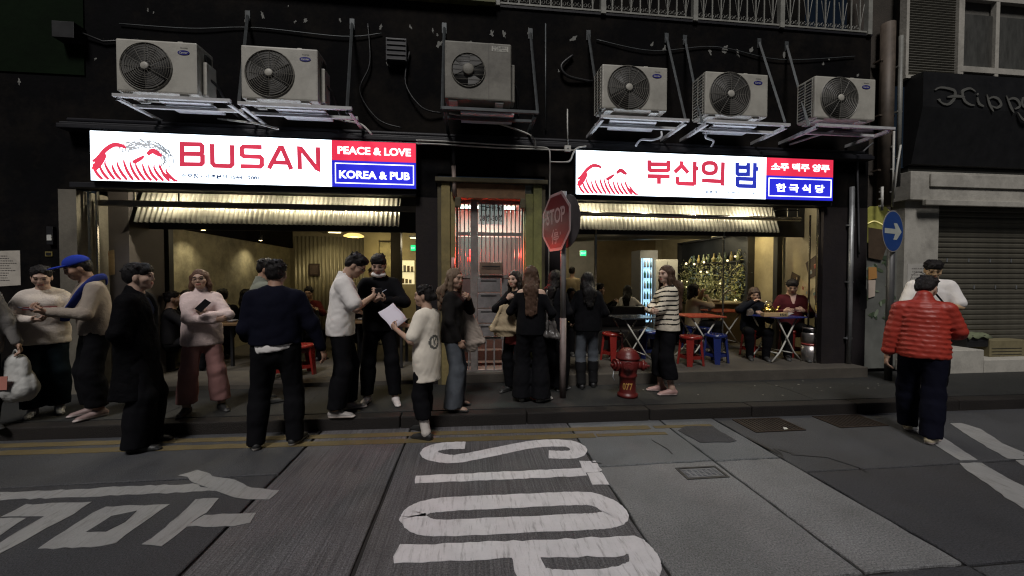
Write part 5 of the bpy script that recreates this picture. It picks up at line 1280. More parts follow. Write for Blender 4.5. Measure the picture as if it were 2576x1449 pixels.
MB().tube([pc_+Vector((0, 0, .051)), (pc_.x, pc_.y, 2.978)], .006, 6).build('cord', M_black, pd)
lamp('pendant_light', 'POINT', pc_-Vector((0, 0, .1)), 5, (1, .74, .32), .1)
def batten(label, c, l, rz, p=0):
    t = thing('ceiling_light', label, 'lamp', c); Mx = Matrix.Translation(c) @ Matrix.Rotation(R(rz), 4, 'Z')
    mb = MB(); mb.box(-l/2, l/2, -.03, .03, -.012, .012, M=Mx); mb.build('tube', em('batten_glow', (1, .82, .42), 2.4), t)
    MB().box(-l/2-.03, l/2+.03, -.04, .04, .013, .05, M=Mx).build('housing', M_white, t)
    if p: lamp('batten_light', 'POINT', Vector(c)-Vector((0, 0, .12)), p, (1, .85, .58), .12)
batten('warm ceiling batten nearest the left pub front', (-3.35, 6.7, 2.72), .55, 8, 9)
batten('warm ceiling batten in the middle of the left pub', (-3.1, 7.7, 2.60), .40, 12, 9)
batten('small warm ceiling light deeper in the left pub', (-3.0, 8.9, 2.62), .25, 12, 4)
batten('warm ceiling light over the kitchen hatch of the left pub', (-1.15, 9.2, 2.55), .5, 0, 8)
t = thing('ceiling_panel', 'pale square ceiling panel hanging under the right pub ceiling', 'ceiling panel', (2.7, 6.6, 2.6))
mb = MB(); mb.box(2.25, 3.15, 6.5, 7.1, 2.60, 2.625); mb.build('panel', M_cream, t); MB().box(2.5, 2.9, 6.65, 6.95, 2.626, 2.975).build('hanger_box', M_ceil, t)
batten('warm ceiling light deep in the right pub', (2.6, 9.0, 2.70), .5, 0, 20); batten('warm ceiling light over the seated couple', (4.75, 6.4, 2.80), .4, 0, 26)
batten('warm ceiling light above the black bench', (2.2, 7.6, 2.80), .4, 0, 12)
# left pub: corrugated back wall, painting, bright strip, kitchen hatch
x0_, x1_ = W(742, 690, 9.6).x, W(915, 690, 9.6).x
n = int((x1_-x0_)/.09*6); mb = MB(); a_ = []; b_ = []
for i in range(n+1):
    x = x0_+(x1_-x0_)*i/n; y = 9.6-.016*math.cos(2*math.pi*i/6); a_.append(mb.bm.verts.new((x, y, FL))); b_.append(mb.bm.verts.new((x, y, 2.6)))
for i in range(n): f = mb.bm.faces.new((a_[i], a_[i+1], b_[i+1], b_[i])); f.smooth = True
o = mb.build('corrugated_screen', mat('corr_warm', (.36, .32, .20), .45, metal=.4, var=.3, scale=5, stretch=(3, 1, .4)), inn); o.modifiers.new('thickness', 'SOLIDIFY').thickness = .003
lamp('screen_light', 'SPOT', ((x0_+x1_)/2, 8.9, 2.55), 9, (1, .87, .56), .05, rot=(0, .55, -1), spot=110)
t = thing('framed_picture', 'small dark framed picture on the corrugated screen', 'picture', W(790, 690, 9.55)); a, b = W(776, 694, 9.54), W(803, 663, 9.54)
MB().box(a.x, b.x, 9.54, 9.57, a.z, b.z, bev=.006).build('frame', mat('frame_brown', (.05, .03, .02), .5), t); MB().box(a.x+.04, b.x-.04, 9.534, 9.5395, a.z+.04, b.z-.04).build('canvas', mat('canvas', (.12, .08, .06), .7, var=.7, scale=9), t)
a, b = W(1003, 715, 9.8), W(1041, 655, 9.8)
t = thing('kitchen_hatch', 'bright kitchen hatch with shelves at the right of the left pub', 'hatch', tuple(a)); MB().box(a.x, b.x, 9.86, 9.87, a.z, b.z).build('lit_back', em('hatch_glow', (1, .86, .48), .8), t)
MB().box(a.x, b.x, 9.80, 9.86, (a.z+b.z)/2, (a.z+b.z)/2+.02).build('shelf', M_cream, t)
for i in range(7):
    x = a.x+.05+(b.x-a.x-.1)*i/6; z = a.z+.02 if i % 2 else (a.z+b.z)/2+.021; h = .10+.07*((i*37) % 5)/5
    MB().box(x-.03, x+.03, 9.80, 9.85, z, z+h, bev=.005).build('box', mat('hatch_box_%d' % (i % 3), [(.5, .42, .25), (.3, .2, .1), (.55, .5, .42)][i % 3], .6), t)
MB().box(W(955, 700, 10.9).x, W(992, 700, 10.9).x, 10.9, 10.99, .2, 2.6).build('wall_strip', M_yellow, inn)
lamp('strip_light', 'POINT', W(965, 640, 10.3), 18, (1, .80, .35), .08)
# posters on the walls
def poster(label, pts3, off, m, marks, seed):
    t = thing('poster', label, 'poster', tuple(pts3[0])); o = Vector(off)
    mb = MB(); mb.prism([p+o for p in pts3], o*.3); mb.build('sheet', m, t)
    rd = random.Random(seed); a, b, c, d = pts3
    for k in range(marks):
        u, v = rd.uniform(.05, .7), rd.uniform(.05, .75); w, h = rd.uniform(.12, .3), rd.uniform(.08, .25)
        P = lambda u, v: a.lerp(b, u).lerp(d.lerp(c, u), v)+o*(1.5+.12*k)
        mb = MB(); mb.prism([P(u, v), P(u+w, v+.02), P(u+w-.02, v+h), P(u+.02, v+h)], o*.05)
        col = [(.05, .03, .025), (.45, .36, .26), (.25, .06, .04), (.20, .24, .25), (.4, .2, .1)][rd.randint(0, 4)]
        mb.build('printed_shape', mat('poster_ink_%d_%d' % (seed, k), col, .6, var=.3), t)
    return t
sw = lambda x, y: S(x, y, 5.745)
Mp = mat('poster_dark', (.06, .04, .03), .6, var=.5, scale=9); Mq = mat('poster_cream', (.42, .34, .22), .6, var=.3, scale=9)
poster('tilted dark poster highest on the right side wall', [sw(2026, 662), sw(2052, 642), sw(2060, 690), sw(2036, 702)], (-.004, 0, 0), Mp, 6, 21)
poster('dark poster tilted left above the seated man', [sw(1992, 683), sw(2012, 694), sw(2000, 735), sw(1984, 724)], (-.004, 0, 0), Mp, 5, 22)
poster('cream and dark poster tilted right above the seated man', [sw(2013, 700), sw(2044, 724), sw(2026, 760), sw(2011, 742)], (-.0044, 0, 0), Mq, 6, 23)
poster('narrow torn poster lowest on the right side wall', [sw(2045, 738), sw(2058, 728), sw(2066, 770), sw(2056, 778)], (-.004, 0, 0), mat('poster_teal', (.10, .16, .16), .6, var=.4), 5, 24)
yw = 6.345
wp = lambda x, y: W(x, y, 5.745)
poster('torn portrait poster on the mauve pier of the left pub', [wp(232, 640), wp(288, 628), wp(290, 690), wp(238, 700)], (0, -.004, 0), mat('poster_warm', (.30, .21, .11), .6, var=.5, scale=8), 7, 25)
lw = lambda x, y: W(x, y, 6.9)
poster('long faded poster beside the door post of the left pub', [S(398, 612, -4.868), S(414, 616, -4.868), S(414, 765, -4.868), S(399, 765, -4.868)], (.004, 0, 0), mat('poster_pale', (.5, .47, .38), .6, var=.3), 7, 26)
# dim tables and dishes in the left pub
def dark_table(label, x, y, w, d):
    t = thing('pub_table', label, 'table', (x, y, FL)); MB().box(x-w/2, x+w/2, y-d/2, y+d/2, FL+.72, FL+.75, bev=.005).build('tabletop', mat('wood_dark', (.10, .06, .03), .4, var=.4, scale=3, stretch=(1, 8, 1)), t)
    for sx_ in (-1, 1):
        for sy_ in (-1, 1): MB().box(x+sx_*(w/2-.05)-.02, x+sx_*(w/2-.05)+.02, y+sy_*(d/2-.05)-.02, y+sy_*(d/2-.05)+.02, FL, FL+.719).build('leg', M_dmetal, t)
    for i in range(3):
        mb = MB(); mb.lathe([(0, 0), (.05, 0), (.075, .03), (.07, .03), (.045, .006), (0, .006)], (x-w*.3+.3*w*i, y+.05*(i % 2), FL+.751), 14); mb.build('dish', M_swhite, label='small white dish %s on the %s' % (['left', 'middle', 'right'][i], label), cat='dish')
dark_table('dark wooden table left of the pink trousers', -3.4, 6.4, 1.0, .6)
dark_table('dark wooden table behind the man in white shirt', -1.5, 6.5, .9, .6)
dark_table('dark wooden table deep in the left pub', -3.2, 8.2, 1.1, .6)

# specks of litter on the pavement
mb = MB(); rd = random.Random(8)
for i in range(26):
    x_, y_ = rd.uniform(1.8, 6.5), rd.uniform(4.3, 5.0); s_ = rd.uniform(.006, .016); a_ = rd.uniform(0, 3)
    mb.prism([(x_+s_*math.cos(a_+k*1.57+rd.uniform(-.3, .3)), y_+s_*math.sin(a_+k*1.57), PZ+.0012) for k in range(4)], (0, 0, .002))
mb.build('litter', mat('litter_pale', (.30, .29, .26), .8, var=.3), label='tiny pale specks of litter on the pavement before the right pub', cat='litter', kind='stuff')
# ================================================================ people: smooth bodies polygonised from blended volumes
F32 = np.float32
class Field:
    def __init__(s, lo, hi, h):
        s.h = h; s.lo = np.array(lo, F32); n = np.maximum(4, np.ceil((np.array(hi)-np.array(lo))/h).astype(int)+1); s.n = n
        s.ax = [s.lo[i]+np.arange(n[i], dtype=F32)*F32(h) for i in range(3)]
        s.d = np.full(n, .2, F32)
    def sub(s, lo, hi):
        i0 = np.clip(np.floor((np.array(lo)-s.lo)/s.h).astype(int), 0, s.n); i1 = np.clip(np.ceil((np.array(hi)-s.lo)/s.h).astype(int)+1, 0, s.n)
        if np.any(i1-i0 < 1): return None, None
        sl = tuple(slice(a, b) for a, b in zip(i0, i1))
        X, Y, Z = np.meshgrid(*[s.ax[k][sl[k]] for k in range(3)], indexing='ij')
        return sl, (X, Y, Z)
    def add(s, prim, k=.03, cut=False):
        lo, hi = prim.box(); m = k+.03
        sl, P = s.sub(lo-m, hi+m)
        if sl is None: return
        d = prim.dist(P).astype(F32); D_ = s.d[sl]
        if cut:
            d = -d; h = np.maximum(k-np.abs(D_-d), 0)/k; s.d[sl] = np.maximum(D_, d)+h*h*k*.25
        else:
            h = np.maximum(k-np.abs(D_-d), 0)/k; s.d[sl] = np.minimum(D_, d)-h*h*k*.25
    def plane(s, p, n):
        X, Y, Z = np.meshgrid(*s.ax, indexing='ij'); n = np.array(n, float); n /= np.linalg.norm(n)
        s.d = np.maximum(s.d, ((X-p[0])*n[0]+(Y-p[1])*n[1]+(Z-p[2])*n[2]).astype(F32))
    def noise(s, amp, fr, seed, stretch=(1, 1, 1)):
        r = np.random.RandomState(seed); X, Y, Z = np.meshgrid(*s.ax, indexing='ij', sparse=False); out = 0
        for i in range(5):
            w = r.normal(size=3)*fr*(1+.5*i)/np.array(stretch); out = out+(1.3-2.0*np.abs(np.sin(.5*(X*w[0]+Y*w[1]+Z*w[2])+r.uniform(0, 6)+.8*np.sin(X*w[1]*.6+Z*w[0]*.6))))/(1+.5*i)
        s.d = (s.d+amp*out).astype(F32)
    def nets(s):
        d = s.d; n = d.shape; ins = d < 0
        c = [ins[i:n[0]-1+i, j:n[1]-1+j, k:n[2]-1+k] for i in (0, 1) for j in (0, 1) for k in (0, 1)]
        any_ = np.logical_or.reduce(c); all_ = np.logical_and.reduce(c); act = any_ & ~all_
        I = np.argwhere(act)
        if len(I) == 0: return np.zeros((0, 3)), np.zeros((0, 4), int)
        offs = np.array([(i, j, k) for i in (0, 1) for j in (0, 1) for k in (0, 1)])
        V = np.stack([d[I[:, 0]+o[0], I[:, 1]+o[1], I[:, 2]+o[2]] for o in offs], 1)
        acc = np.zeros((len(I), 3)); cnt = np.zeros(len(I))
        for a in range(8):
            for b in range(a+1, 8):
                if np.abs(offs[a]-offs[b]).sum() != 1: continue
                m = (V[:, a] < 0) != (V[:, b] < 0)
                t = np.where(m, V[:, a]/np.where(m, V[:, a]-V[:, b], 1), 0)
                acc += np.where(m[:, None], offs[a]+t[:, None]*(offs[b]-offs[a]), 0); cnt += m
        verts = s.lo+(I+acc/cnt[:, None])*s.h
        idx = np.full(act.shape, -1, int); idx[tuple(I.T)] = np.arange(len(I))
        Q = []
        for ax in range(3):
            a1, a2 = (ax+1) % 3, (ax+2) % 3
            sl0 = [slice(1, -1)]*3; sl1 = [slice(1, -1)]*3; sl0[ax] = slice(0, -1); sl1[ax] = slice(1, None)
            A, B = ins[tuple(sl0)], ins[tuple(sl1)]
            E_ = np.argwhere(A != B)
            if len(E_) == 0: continue
            flip = A[tuple(E_.T)]
            base = E_.copy(); base[:, a1] += 1; base[:, a2] += 1
            def cell(o1, o2):
                q = base.copy(); q[:, a1] += o1; q[:, a2] += o2; return idx[tuple(q.T)]
            q = np.stack([cell(-1, -1), cell(0, -1), cell(0, 0), cell(-1, 0)], 1)
            q = np.where(flip[:, None], q, q[:, ::-1]); Q.append(q)
        Q = np.concatenate(Q); Q = Q[(Q >= 0).all(1)]
        return verts, Q
def np3(v): return np.array(v, float)
class Cone:
    """limb segment from a to b whose radius tapers; optional flattening along direction r"""
    def __init__(s, a, b, ra, rb, r=None, fa=1, fb=1):
        s.a, s.b, s.ra, s.rb = np3(a), np3(b), ra, rb; s.r = None if r is None else np3(r)/np.linalg.norm(r); s.fa, s.fb = fa, fb
    def box(s):
        R_ = max(s.ra*max(1, s.fa), s.rb*max(1, s.fb)); return np.minimum(s.a, s.b)-R_, np.maximum(s.a, s.b)+R_
    def dist(s, P):
        X, Y, Z = P; ba = s.b-s.a; L = max(1e-9, ba@ba); x, y, z = X-s.a[0], Y-s.a[1], Z-s.a[2]
        t = np.clip((x*ba[0]+y*ba[1]+z*ba[2])/L, 0, 1); x, y, z = x-t*ba[0], y-t*ba[1], z-t*ba[2]; rad = s.ra+(s.rb-s.ra)*t
        if s.r is None: return np.sqrt(x*x+y*y+z*z)-rad
        f = s.fa+(s.fb-s.fa)*t; pr = x*s.r[0]+y*s.r[1]+z*s.r[2]; q = x*x+y*y+z*z-pr*pr
        return (np.sqrt(np.maximum(q, 0)/(rad*rad)+pr*pr/(rad*f)**2)-1)*rad*np.minimum(1, f)
class Ell:
    def __init__(s, c, r, M=None): s.c, s.r, s.M = np3(c), np3(r), M
    def box(s): m = s.r.max(); return s.c-m, s.c+m
    def dist(s, P):
        X, Y, Z = P[0]-s.c[0], P[1]-s.c[1], P[2]-s.c[2]
        if s.M is not None: X, Y, Z = [X*s.M[0, i]+Y*s.M[1, i]+Z*s.M[2, i] for i in range(3)]
        k = np.sqrt((X/s.r[0])**2+(Y/s.r[1])**2+(Z/s.r[2])**2)
        return (k-1)*s.r.min()
def rot_z(a): c, s = math.cos(a), math.sin(a); return np.array([[c, -s, 0], [s, c, 0], [0, 0, 1]])
def rot_x(a): c, s = math.cos(a), math.sin(a); return np.array([[1, 0, 0], [0, c, -s], [0, s, c]])
def rot_y(a): c, s = math.cos(a), math.sin(a); return np.array([[c, 0, s], [0, 1, 0], [-s, 0, c]])
def ik(a, t, l1, l2, hint):
    a, t, hint = np3(a), np3(t), np3(hint); v = t-a; d = np.linalg.norm(v)
    if d > (l1+l2)*.998: t = a+v/d*(l1+l2)*.998; v = t-a; d = np.linalg.norm(v)
    u = v/d; x = (l1*l1-l2*l2+d*d)/(2*d); h = math.sqrt(max(0, l1*l1-x*x)); p = hint-u*(hint@u); p /= max(1e-6, np.linalg.norm(p))
    return a+u*x+p*h, t

def add_np_mesh(name, V, Q, mats, mi=None, parent=None, smooth=True):
    me = bpy.data.meshes.new(name); me.vertices.add(len(V)); me.vertices.foreach_set('co', V.astype(F32).ravel())
    me.loops.add(Q.size); me.loops.foreach_set('vertex_index', Q.ravel().astype(np.int32))
    me.polygons.add(len(Q)); me.polygons.foreach_set('loop_start', (np.arange(len(Q))*4).astype(np.int32))
    if mi is not None: me.polygons.foreach_set('material_index', mi.astype(np.int32))
    me.polygons.foreach_set('use_smooth', np.full(len(Q), smooth))
    for m in mats: me.materials.append(m)
    me.update(); me.validate()
    return link(name, me, parent)
CLOTH = {}
def cloth(name, col, rough=.85, fuzz=0, weave=350, var=.14):
    n = 'cloth_'+name
    return mat(n, col, rough, var=var, scale=9, bump=.5 if fuzz else .35, bscale=60 if fuzz else 15, spec=.06)
def skin_mats(tone):
    t = Vector(tone)
    return [mat('skin_%d' % int(tone[0]*1000), tone, .5, var=.10, scale=14, bump=.08, bscale=120, spec=.4), mat('skin_lip_%d' % int(tone[0]*1000), (t.x*.72, t.y*.42, t.z*.42), .45, var=.1),
            mat('eye_dark', (.018, .014, .013), .25, var=.1), mat('brow_hair', (.025, .018, .015), .7), mat('eye_white', (.55, .52, .50), .3, var=.05)]
def hair_mat(col):
    n = 'hair_%d_%d' % (int(col[0]*1000), int(col[2]*1000))
    return mat(n, col, .55, var=.45, scale=26, stretch=(3, 3, .35), bump=.7, bscale=60, spec=.22)
HG = {}
def person(label, at, face, height=1.70, lean=.0, side=0, hips=0, rf=(.10, .02, 8), lf=(-.10, .02, -8), rh=(.24, .03, .84), lh=(-.24, .03, .84), rel=None, lel=None, hcurl=(.45, .45), hdir=(None, None), hn=(None, None),
           head=(0, 0, 0), tone=(.42, .27, .19), hair='short', hcol=(.012, .010, .010), top=None, sleeve='long', hem=.90, tfuzz=0, tloose=.018, bottom=None, cuff=.07, wide=.02, flare=0, shoe=(.03, .03, .03), sole=None,
           sit=None, width=1.0, skirt=None, coat=None, res=.011, extra=None, cap=None, group=None, bust=0, neck='crew', stripes=None, tail=None, mask=None, glasses=False, fem=False, collar=None, seed=0, quilt=False, tprint=None, boots=None, socks=None):
    """one person: a continuous body, with clothes, hair and shoes as children. Lengths are for a 1.75 m figure, then scaled."""
    k = height/1.75; z0 = at[2]; fa = R(face); tloose = tloose*.62
    # local frame: x to the person's right, y where they face
    M = np.array([[math.cos(fa), math.sin(fa), 0], [-math.sin(fa), math.cos(fa), 0], [0, 0, 1]])
    base = np3(at)
    t = thing('person', label, 'person', tuple(at), group)
    sw = .134*width if fem else .156*width
    ph = .95 if sit is None else sit+.10
    pel = np3((hips, 0, ph)); che = np3((hips+side*.6, lean*.65, ph+.34)); nek = np3((hips+side, lean, ph+.52))
    shR = np3((hips+side+sw, lean*.92, ph+.438)); shL = np3((hips+side-sw, lean*.92, ph+.438))
    hpR = np3((hips+.085*width, 0, ph-.03)); hpL = np3((hips-.085*width, 0, ph-.03))
    rel = rel or (.6, -.6, -.5); lel = lel or (-.6, -.6, -.5)
    elR, wrR = ik(shR, rh, .285, .255, rel); elL, wrL = ik(shL, lh, .285, .255, lel)
    anR = np3((rf[0], rf[1], .085+(rf[3] if len(rf) > 3 else 0))); anL = np3((lf[0], lf[1], .085+(lf[3] if len(lf) > 3 else 0)))
    knR, anR = ik(hpR, anR, .429, .416, (.15, 1, .0)); knL, anL = ik(hpL, anL, .429, .416, (-.15, 1, .0))
    hy_, hp_, hr_ = [R(v) for v in head]
    HM = rot_z(-hy_) @ rot_x(-hp_) @ rot_y(hr_)          # yaw to the right, pitch down, tilt
    hc = nek+np3((0, .022, .012))+HM @ np3((0, .01, .135))
    H = lambda p: hc+HM @ np3(p)
    mats = skin_mats(tone)
    wst = .112 if fem else .128; hipw = .155 if fem else .146
    zl, xl = 2.0, .95
    ptsAll = np.array([pel, che, nek, shR, shL, elR, elL, wrR, wrL, knR, knL, anR, anL, hc])
    lo, hi = ptsAll.min(0)-.24, ptsAll.max(0)+.24; lo[2] = min(lo[2], -.02)
    X = np3((1, 0, 0))
    def torso(f, g, k_=.05):
        f.add(Cone(pel+(0, 0, -.02), pel+(0, 0, .08), hipw*width+g, hipw*width*.97+g, (0, 1, 0), .68, .66), k_)
        mid = pel*.5+che*.5
        f.add(Cone(pel+(0, 0, .06), mid, wst*width*1.06+g, wst*width+g, (0, 1, 0), .68, .70), k_)
        f.add(Cone(mid, che+(0, 0, .02), wst*width+g, .140*width+g, (0, 1, 0), .70, .68), k_)
        f.add(Cone(che, nek+(0, -.01, -.135), .140*width+g, .112*width+g, (0, 1, 0), .68, .62), k_)
        if bust: 
            for s_ in (-1, 1): f.add(Ell(che+(s_*.07, .075, .02), (.065+g, .05+g, .06+g)), .04)
        f.add(Cone(shR+(-.02, 0, -.010), nek+(.035, -.012, -.062), .046+g*.6, .040+g*.5), .05); f.add(Cone(shL+(.02, 0, -.010), nek+(-.035, -.012, -.062), .046+g*.6, .046+g*.5), .05)
    aw = .88 if fem else 1.0
    def arm(f, sh, el, wr, g, k_=.03, upper=1.0, lower=1.0, g2=None):
        g2 = g if g2 is None else g2
        e_ = sh+(el-sh)*upper
        f.add(Cone(sh, e_, .052*aw+g, (.041*aw+g)*1.0, ), k_)
        if upper >= 1 and lower > 0: f.add(Cone(el, el+(wr-el)*lower, .041*aw+g, .028*aw+g2), k_)
    def leg(f, hp, kn, an, g, g2, k_=.04, low=1.0):
        f.add(Cone(hp, kn, .076*width+g*.6, .052+g*.85), k_); f.add(Cone(kn, kn+(an-kn)*low, .054+g, .036+g2), k_)
        f.add(Cone(kn*.72+an*.28+(0, -.012, 0), kn*.5+an*.5+(0, -.012, 0), .050+g, .042+(g+g2)/2), k_)
    # ---- body: torso, arms and legs at a coarse step, head and hands finer, all in one mesh
    f = Field(lo, hi, res*1.15); torso(f, 0)
    arm(f, shR, elR, wrR, 0); arm(f, shL, elL, wrL, 0); leg(f, hpR, knR, anR, 0, 0); leg(f, hpL, knL, anL, 0, 0)
    for an, ft in ((anR, rf), (anL, lf)):
        f.add(Cone(an+(0, 0, .02), an+(0, 0, -.045), .034, .030), .03)
    f.add(Cone(H((0, -.022, -.05)), nek+(0, -.01, -.05), .052 if fem else .058, .062 if fem else .07), .03)
    V0, Q0 = f.nets(); parts = [(V0, Q0, np.zeros(len(Q0), int))]
    # head
    hr = max(.0058, res*.55)
    f = Field(hc-.17, hc+.17, hr)
    E1 = lambda c, r, k_=.02, cut=False: f.add(Ell(H(c), r, HM), k_, cut)
    E1((0, -.012, .035), (.074, .094, .083)); E1((0, .030, -.030), (.060, .062, .082), .03); E1((0, .058, -.088), (.026, .024, .022), .035)
    f.add(Cone(H((-.034, .080, .026)), H((.034, .080, .026)), .014, .014), .02)
    for s_ in (-1, 1):
        E1((s_*.031, .102, .004), (.017, .013, .010), .014, True); E1((s_*.046, .055, -.028), (.02, .022, .02), .03)
        E1((s_*.031, .080, .004), (.013, .013, .011), .004); E1((s_*.075, -.008, -.012), (.010, .020, .032), .010)
    f.add(Cone(H((0, .088, .010)), H((0, .099, -.026)), .009, .012), .014); f.add(Cone(H((-.010, .091, -.030)), H((.010, .091, -.030)), .009, .009), .010)
    f.add(Cone(H((-.016, .088, -.058)), H((.016, .088, -.058)), .0075, .0075), .008); f.add(Cone(H((-.013, .085, -.069)), H((.013, .085, -.069)), .008, .008), .008)
    f.add(Cone(H((0, -.022, -.04)), nek+(0, -.01, -.03), .050 if fem else .056, .054 if fem else .062), .03)
    V1, Q1 = f.nets(); C = V1[Q1].mean(1); L = (C-hc) @ HM; mi = np.zeros(len(Q1), int)
    x, y, z = L[:, 0], L[:, 1], L[:, 2]; fr = y > .055
    mi[fr & (np.abs(np.abs(x)-.031) < .0135) & (np.abs(z-.004) < .0052)] = 2
    mi[fr & (np.abs(np.abs(x)-.033) < .018) & (np.abs(z-.027) < .0045)] = 3
    mi[(y > .075) & (np.abs(x) < .024) & (z < -.051) & (z > -.076)] = 1
    parts.append((V1, Q1, mi))
    # hands
    for (wr, el, cu, hd, n_, sd) in ((wrR, elR, hcurl[0], hdir[0], hn[0], 1), (wrL, elL, hcurl[1], hdir[1], hn[1], -1)):
        d = np3(hd) if hd is not None else (wr-el); d = d/np.linalg.norm(d)
        n = np3(n_) if n_ is not None else np3((-sd, 0, 0))       # palm normal
        n = n-d*(n@d); n /= max(1e-6, np.linalg.norm(n)); w_ = np.cross(d, n)*sd      # w_: towards the thumb side
        s_ = .92 if fem else 1.0
        f = Field(wr-.21, wr+.21, max(.0050, res*.46))
        f.add(Cone(wr-d*.03, wr+d*.02, .028*aw, .027*aw), .015)
        f.add(Cone(wr+d*.022*s_, wr+d*.078*s_, .031*s_, .039*s_, n, .52, .40), .015)
        for i in range(4):
            off = (1.5-i)*.0195*s_; ln = (.042, .047, .044, .034)[i]*s_; p0 = wr+d*(.082-.004*abs(i-1.2))*s_+w_*off
            a1 = cu*1.05; d1 = d*math.cos(a1)+n*math.sin(a1); p1 = p0+d1*ln; a2 = cu*2.3; d2 = d*math.cos(a2)+n*math.sin(a2); p2 = p1+d2*ln*.72
            a3 = cu*3.0; d3 = d*math.cos(a3)+n*math.sin(a3); p3 = p2+d3*ln*.40
            f.add(Cone(p0-d*.01, p1, .0092*s_, .0085*s_), .004); f.add(Cone(p1, p2, .0084*s_, .0076*s_), .003); f.add(Cone(p2, p3, .0076*s_, .0068*s_), .003)
        tb = wr+d*.022*s_+w_*.026*s_; t1 = tb+(d*.62+w_*.62+n*.45*(.4+cu))*.042*s_; t2 = t1+(d*.85+w_*.1+n*.55*(.3+cu))*.036*s_
        f.add(Cone(tb-w_*.006, t1, .0135*s_, .0105*s_), .010); f.add(Cone(t1, t2, .0105*s_, .0082*s_), .004)
        Vh, Qh = f.nets(); parts.append((Vh, Qh, np.zeros(len(Qh), int)))
    off = 0; VV = []; QQ = []; MM = []
    for V, Q, m in parts: VV.append(V); QQ.append(Q+off); MM.append(m); off += len(V)
    T_ = lambda V: base+(V*k) @ M.T
    add_np_mesh('body', T_(np.concatenate(VV)), np.concatenate(QQ), mats, np.concatenate(MM), t)
    cr = res*1.12
    def mk(name, f, m, noise=None, par=None, mi=None, mm=None):
        if noise: f.noise(*noise)
        V, Q = f.nets()
        if len(Q) == 0: return None
        ms = [m]; idx = None
        if mi is not None: idx = mi(V[Q].mean(1)); ms = [m]+mm
        return add_np_mesh(name, T_(V), Q, ms, idx, par or t)
    # ---- trousers or skirt
    if bottom is not None:
        f = Field(lo, hi, cr)
        f.add(Cone(pel+(0, 0, -.04), pel+(0, 0, .06), hipw*width+.012, wst*width+.022, (0, 1, 0), .70, .72), .03)
        for hp, kn, an in ((hpR, knR, anR), (hpL, knL, anL)):
            low = 1-max(0, cuff-.085)/max(.05, (kn-an)[2]) if sit is None else .88
            leg(f, hp, kn, an+(0, 0, -.03), .012+wide*.6, wide+flare+.004, .035, 1.0)
        if sit is None:
            f.plane((0, 0, cuff), (0, 0, -1))
        f.plane(pel+(0, 0, .10), (0, 0, 1))
        mk('trousers', f, bottom, (.0012+.0012*min(1, wide*20), 28, 11+seed, (1, 1, 1.8)))
    if skirt is not None:
        zh, rr, m_ = skirt; f = Field(lo-.06, hi+.06, cr)
        f.add(Cone(pel+(0, 0, .06), pel*(1, 1, 0)+(0, 0, zh), wst*width+.025, rr, (0, 1, 0), .74, .78), .03); f.plane((0, 0, zh), (0, 0, -1)); f.plane(pel+(0, 0, .10), (0, 0, 1))
        mk('skirt', f, m_, (.004, 18, 7+seed, (1, 1, 3)))
    # ---- top
    if top is not None:
        f = Field(lo-.05, hi+.05, .0068 if stripes else cr); g = tloose; torso(f, g)
        f.add(Cone(che+(0, 0, -.02), np3((pel[0], pel[1], max(hem, pel[2]-.08))), .138*width+g, max(hipw, .14)*width+g*1.15, (0, 1, 0), .70, .72), .05)
        if hem < pel[2]-.08: f.add(Cone(pel, np3((pel[0], pel[1], hem)), hipw*width+g*1.1, hipw*width+g*1.3, (0, 1, 0), .74, .76), .04)
        f.plane((0, 0, hem), (0, 0, -1))
        if quilt:
            qx, qy, qz = np.meshgrid(*f.ax, indexing='ij'); f.d = (f.d+.0085*np.abs(np.sin(qz*math.pi/.050+.30*np.sin(qx*13+qy*5)+.22*np.sin(qx*31+2)))-.0045+.0016*np.sin(qx*70+qz*23)*np.sin(qz*60+qy*40)).astype(F32)
        if sleeve == 'long':
            for sh, el, wr in ((shR, elR, wrR), (shL, elL, wrL)):
                if quilt:
                    for q_ in range(9):
                        p_ = sh+(el-sh)*(q_/4.5) if q_ < 4.5 else el+(wr-el)*((q_-4.5)/4.4); f.add(Ell(p_, np3((1, 1, .85))*(.072-.0022*q_+g*.5)), .012)
                else: arm(f, sh, el, wr, g*.9, .035, 1, .97, g*.7)
        elif sleeve == 'short':
            for sh, el, wr in ((shR, elR, wrR), (shL, elL, wrL)):
                e_ = sh+(el-sh)*.80; f.add(Cone(sh, e_, .056*aw+g, .060*aw+g), .04)
        if neck == 'crew': f.add(Ell(nek+(0, .045, .035), (.07, .06, .05)), .015, True)
        if neck == 'turtle': f.add(Cone(nek+(0, -.005, -.04), nek+(0, .0, .045), .078, .066), .03)
        if neck == 'vee': f.add(Cone(nek+(0, .09, .02), nek+(0, .12, -.14), .055, .012), .012, True)
        if neck == 'off':
            f.add(Cone(nek+(-.30, -.02, .07), nek+(.30, -.02, .035), .13, .13), .03, True)
        mi_ = None; mm = None
        if stripes:
            def mi_(C, st=stripes):
                z = C[:, 2]+.18*np.maximum(0, np.abs(C[:, 0])-.10)+.03*np.sin(C[:, 0]*9+C[:, 1]*7); ph_ = (z-st[0])/st[1]
                return ((ph_ % 1 < st[2]) & (z > st[0]) & (z < st[3])).astype(int)
            mm = [stripes[4]]
        if tprint: mi_, mm = tprint[0], [tprint[1]]
        mk('top', f, top, (.0008+tloose*(.055 if tfuzz else .040), 26, 3+seed, (1, 1, 1.6)), mi=mi_, mm=mm)
        if collar is not None:
            f = Field(nek-.14, nek+.14, cr*.7); f.add(Cone(nek+(0, -.01, -.035), nek+(0, -.004, .03), .080+g*.5, .068), .01); f.add(Cone(nek+(0, .0, -.06), nek+(0, 0, .06), .060, .060), .005, True); f.add(Ell(nek+(0, .10, .0), (.022, .07, .07)), .01, True)
            mk('collar', f, collar)
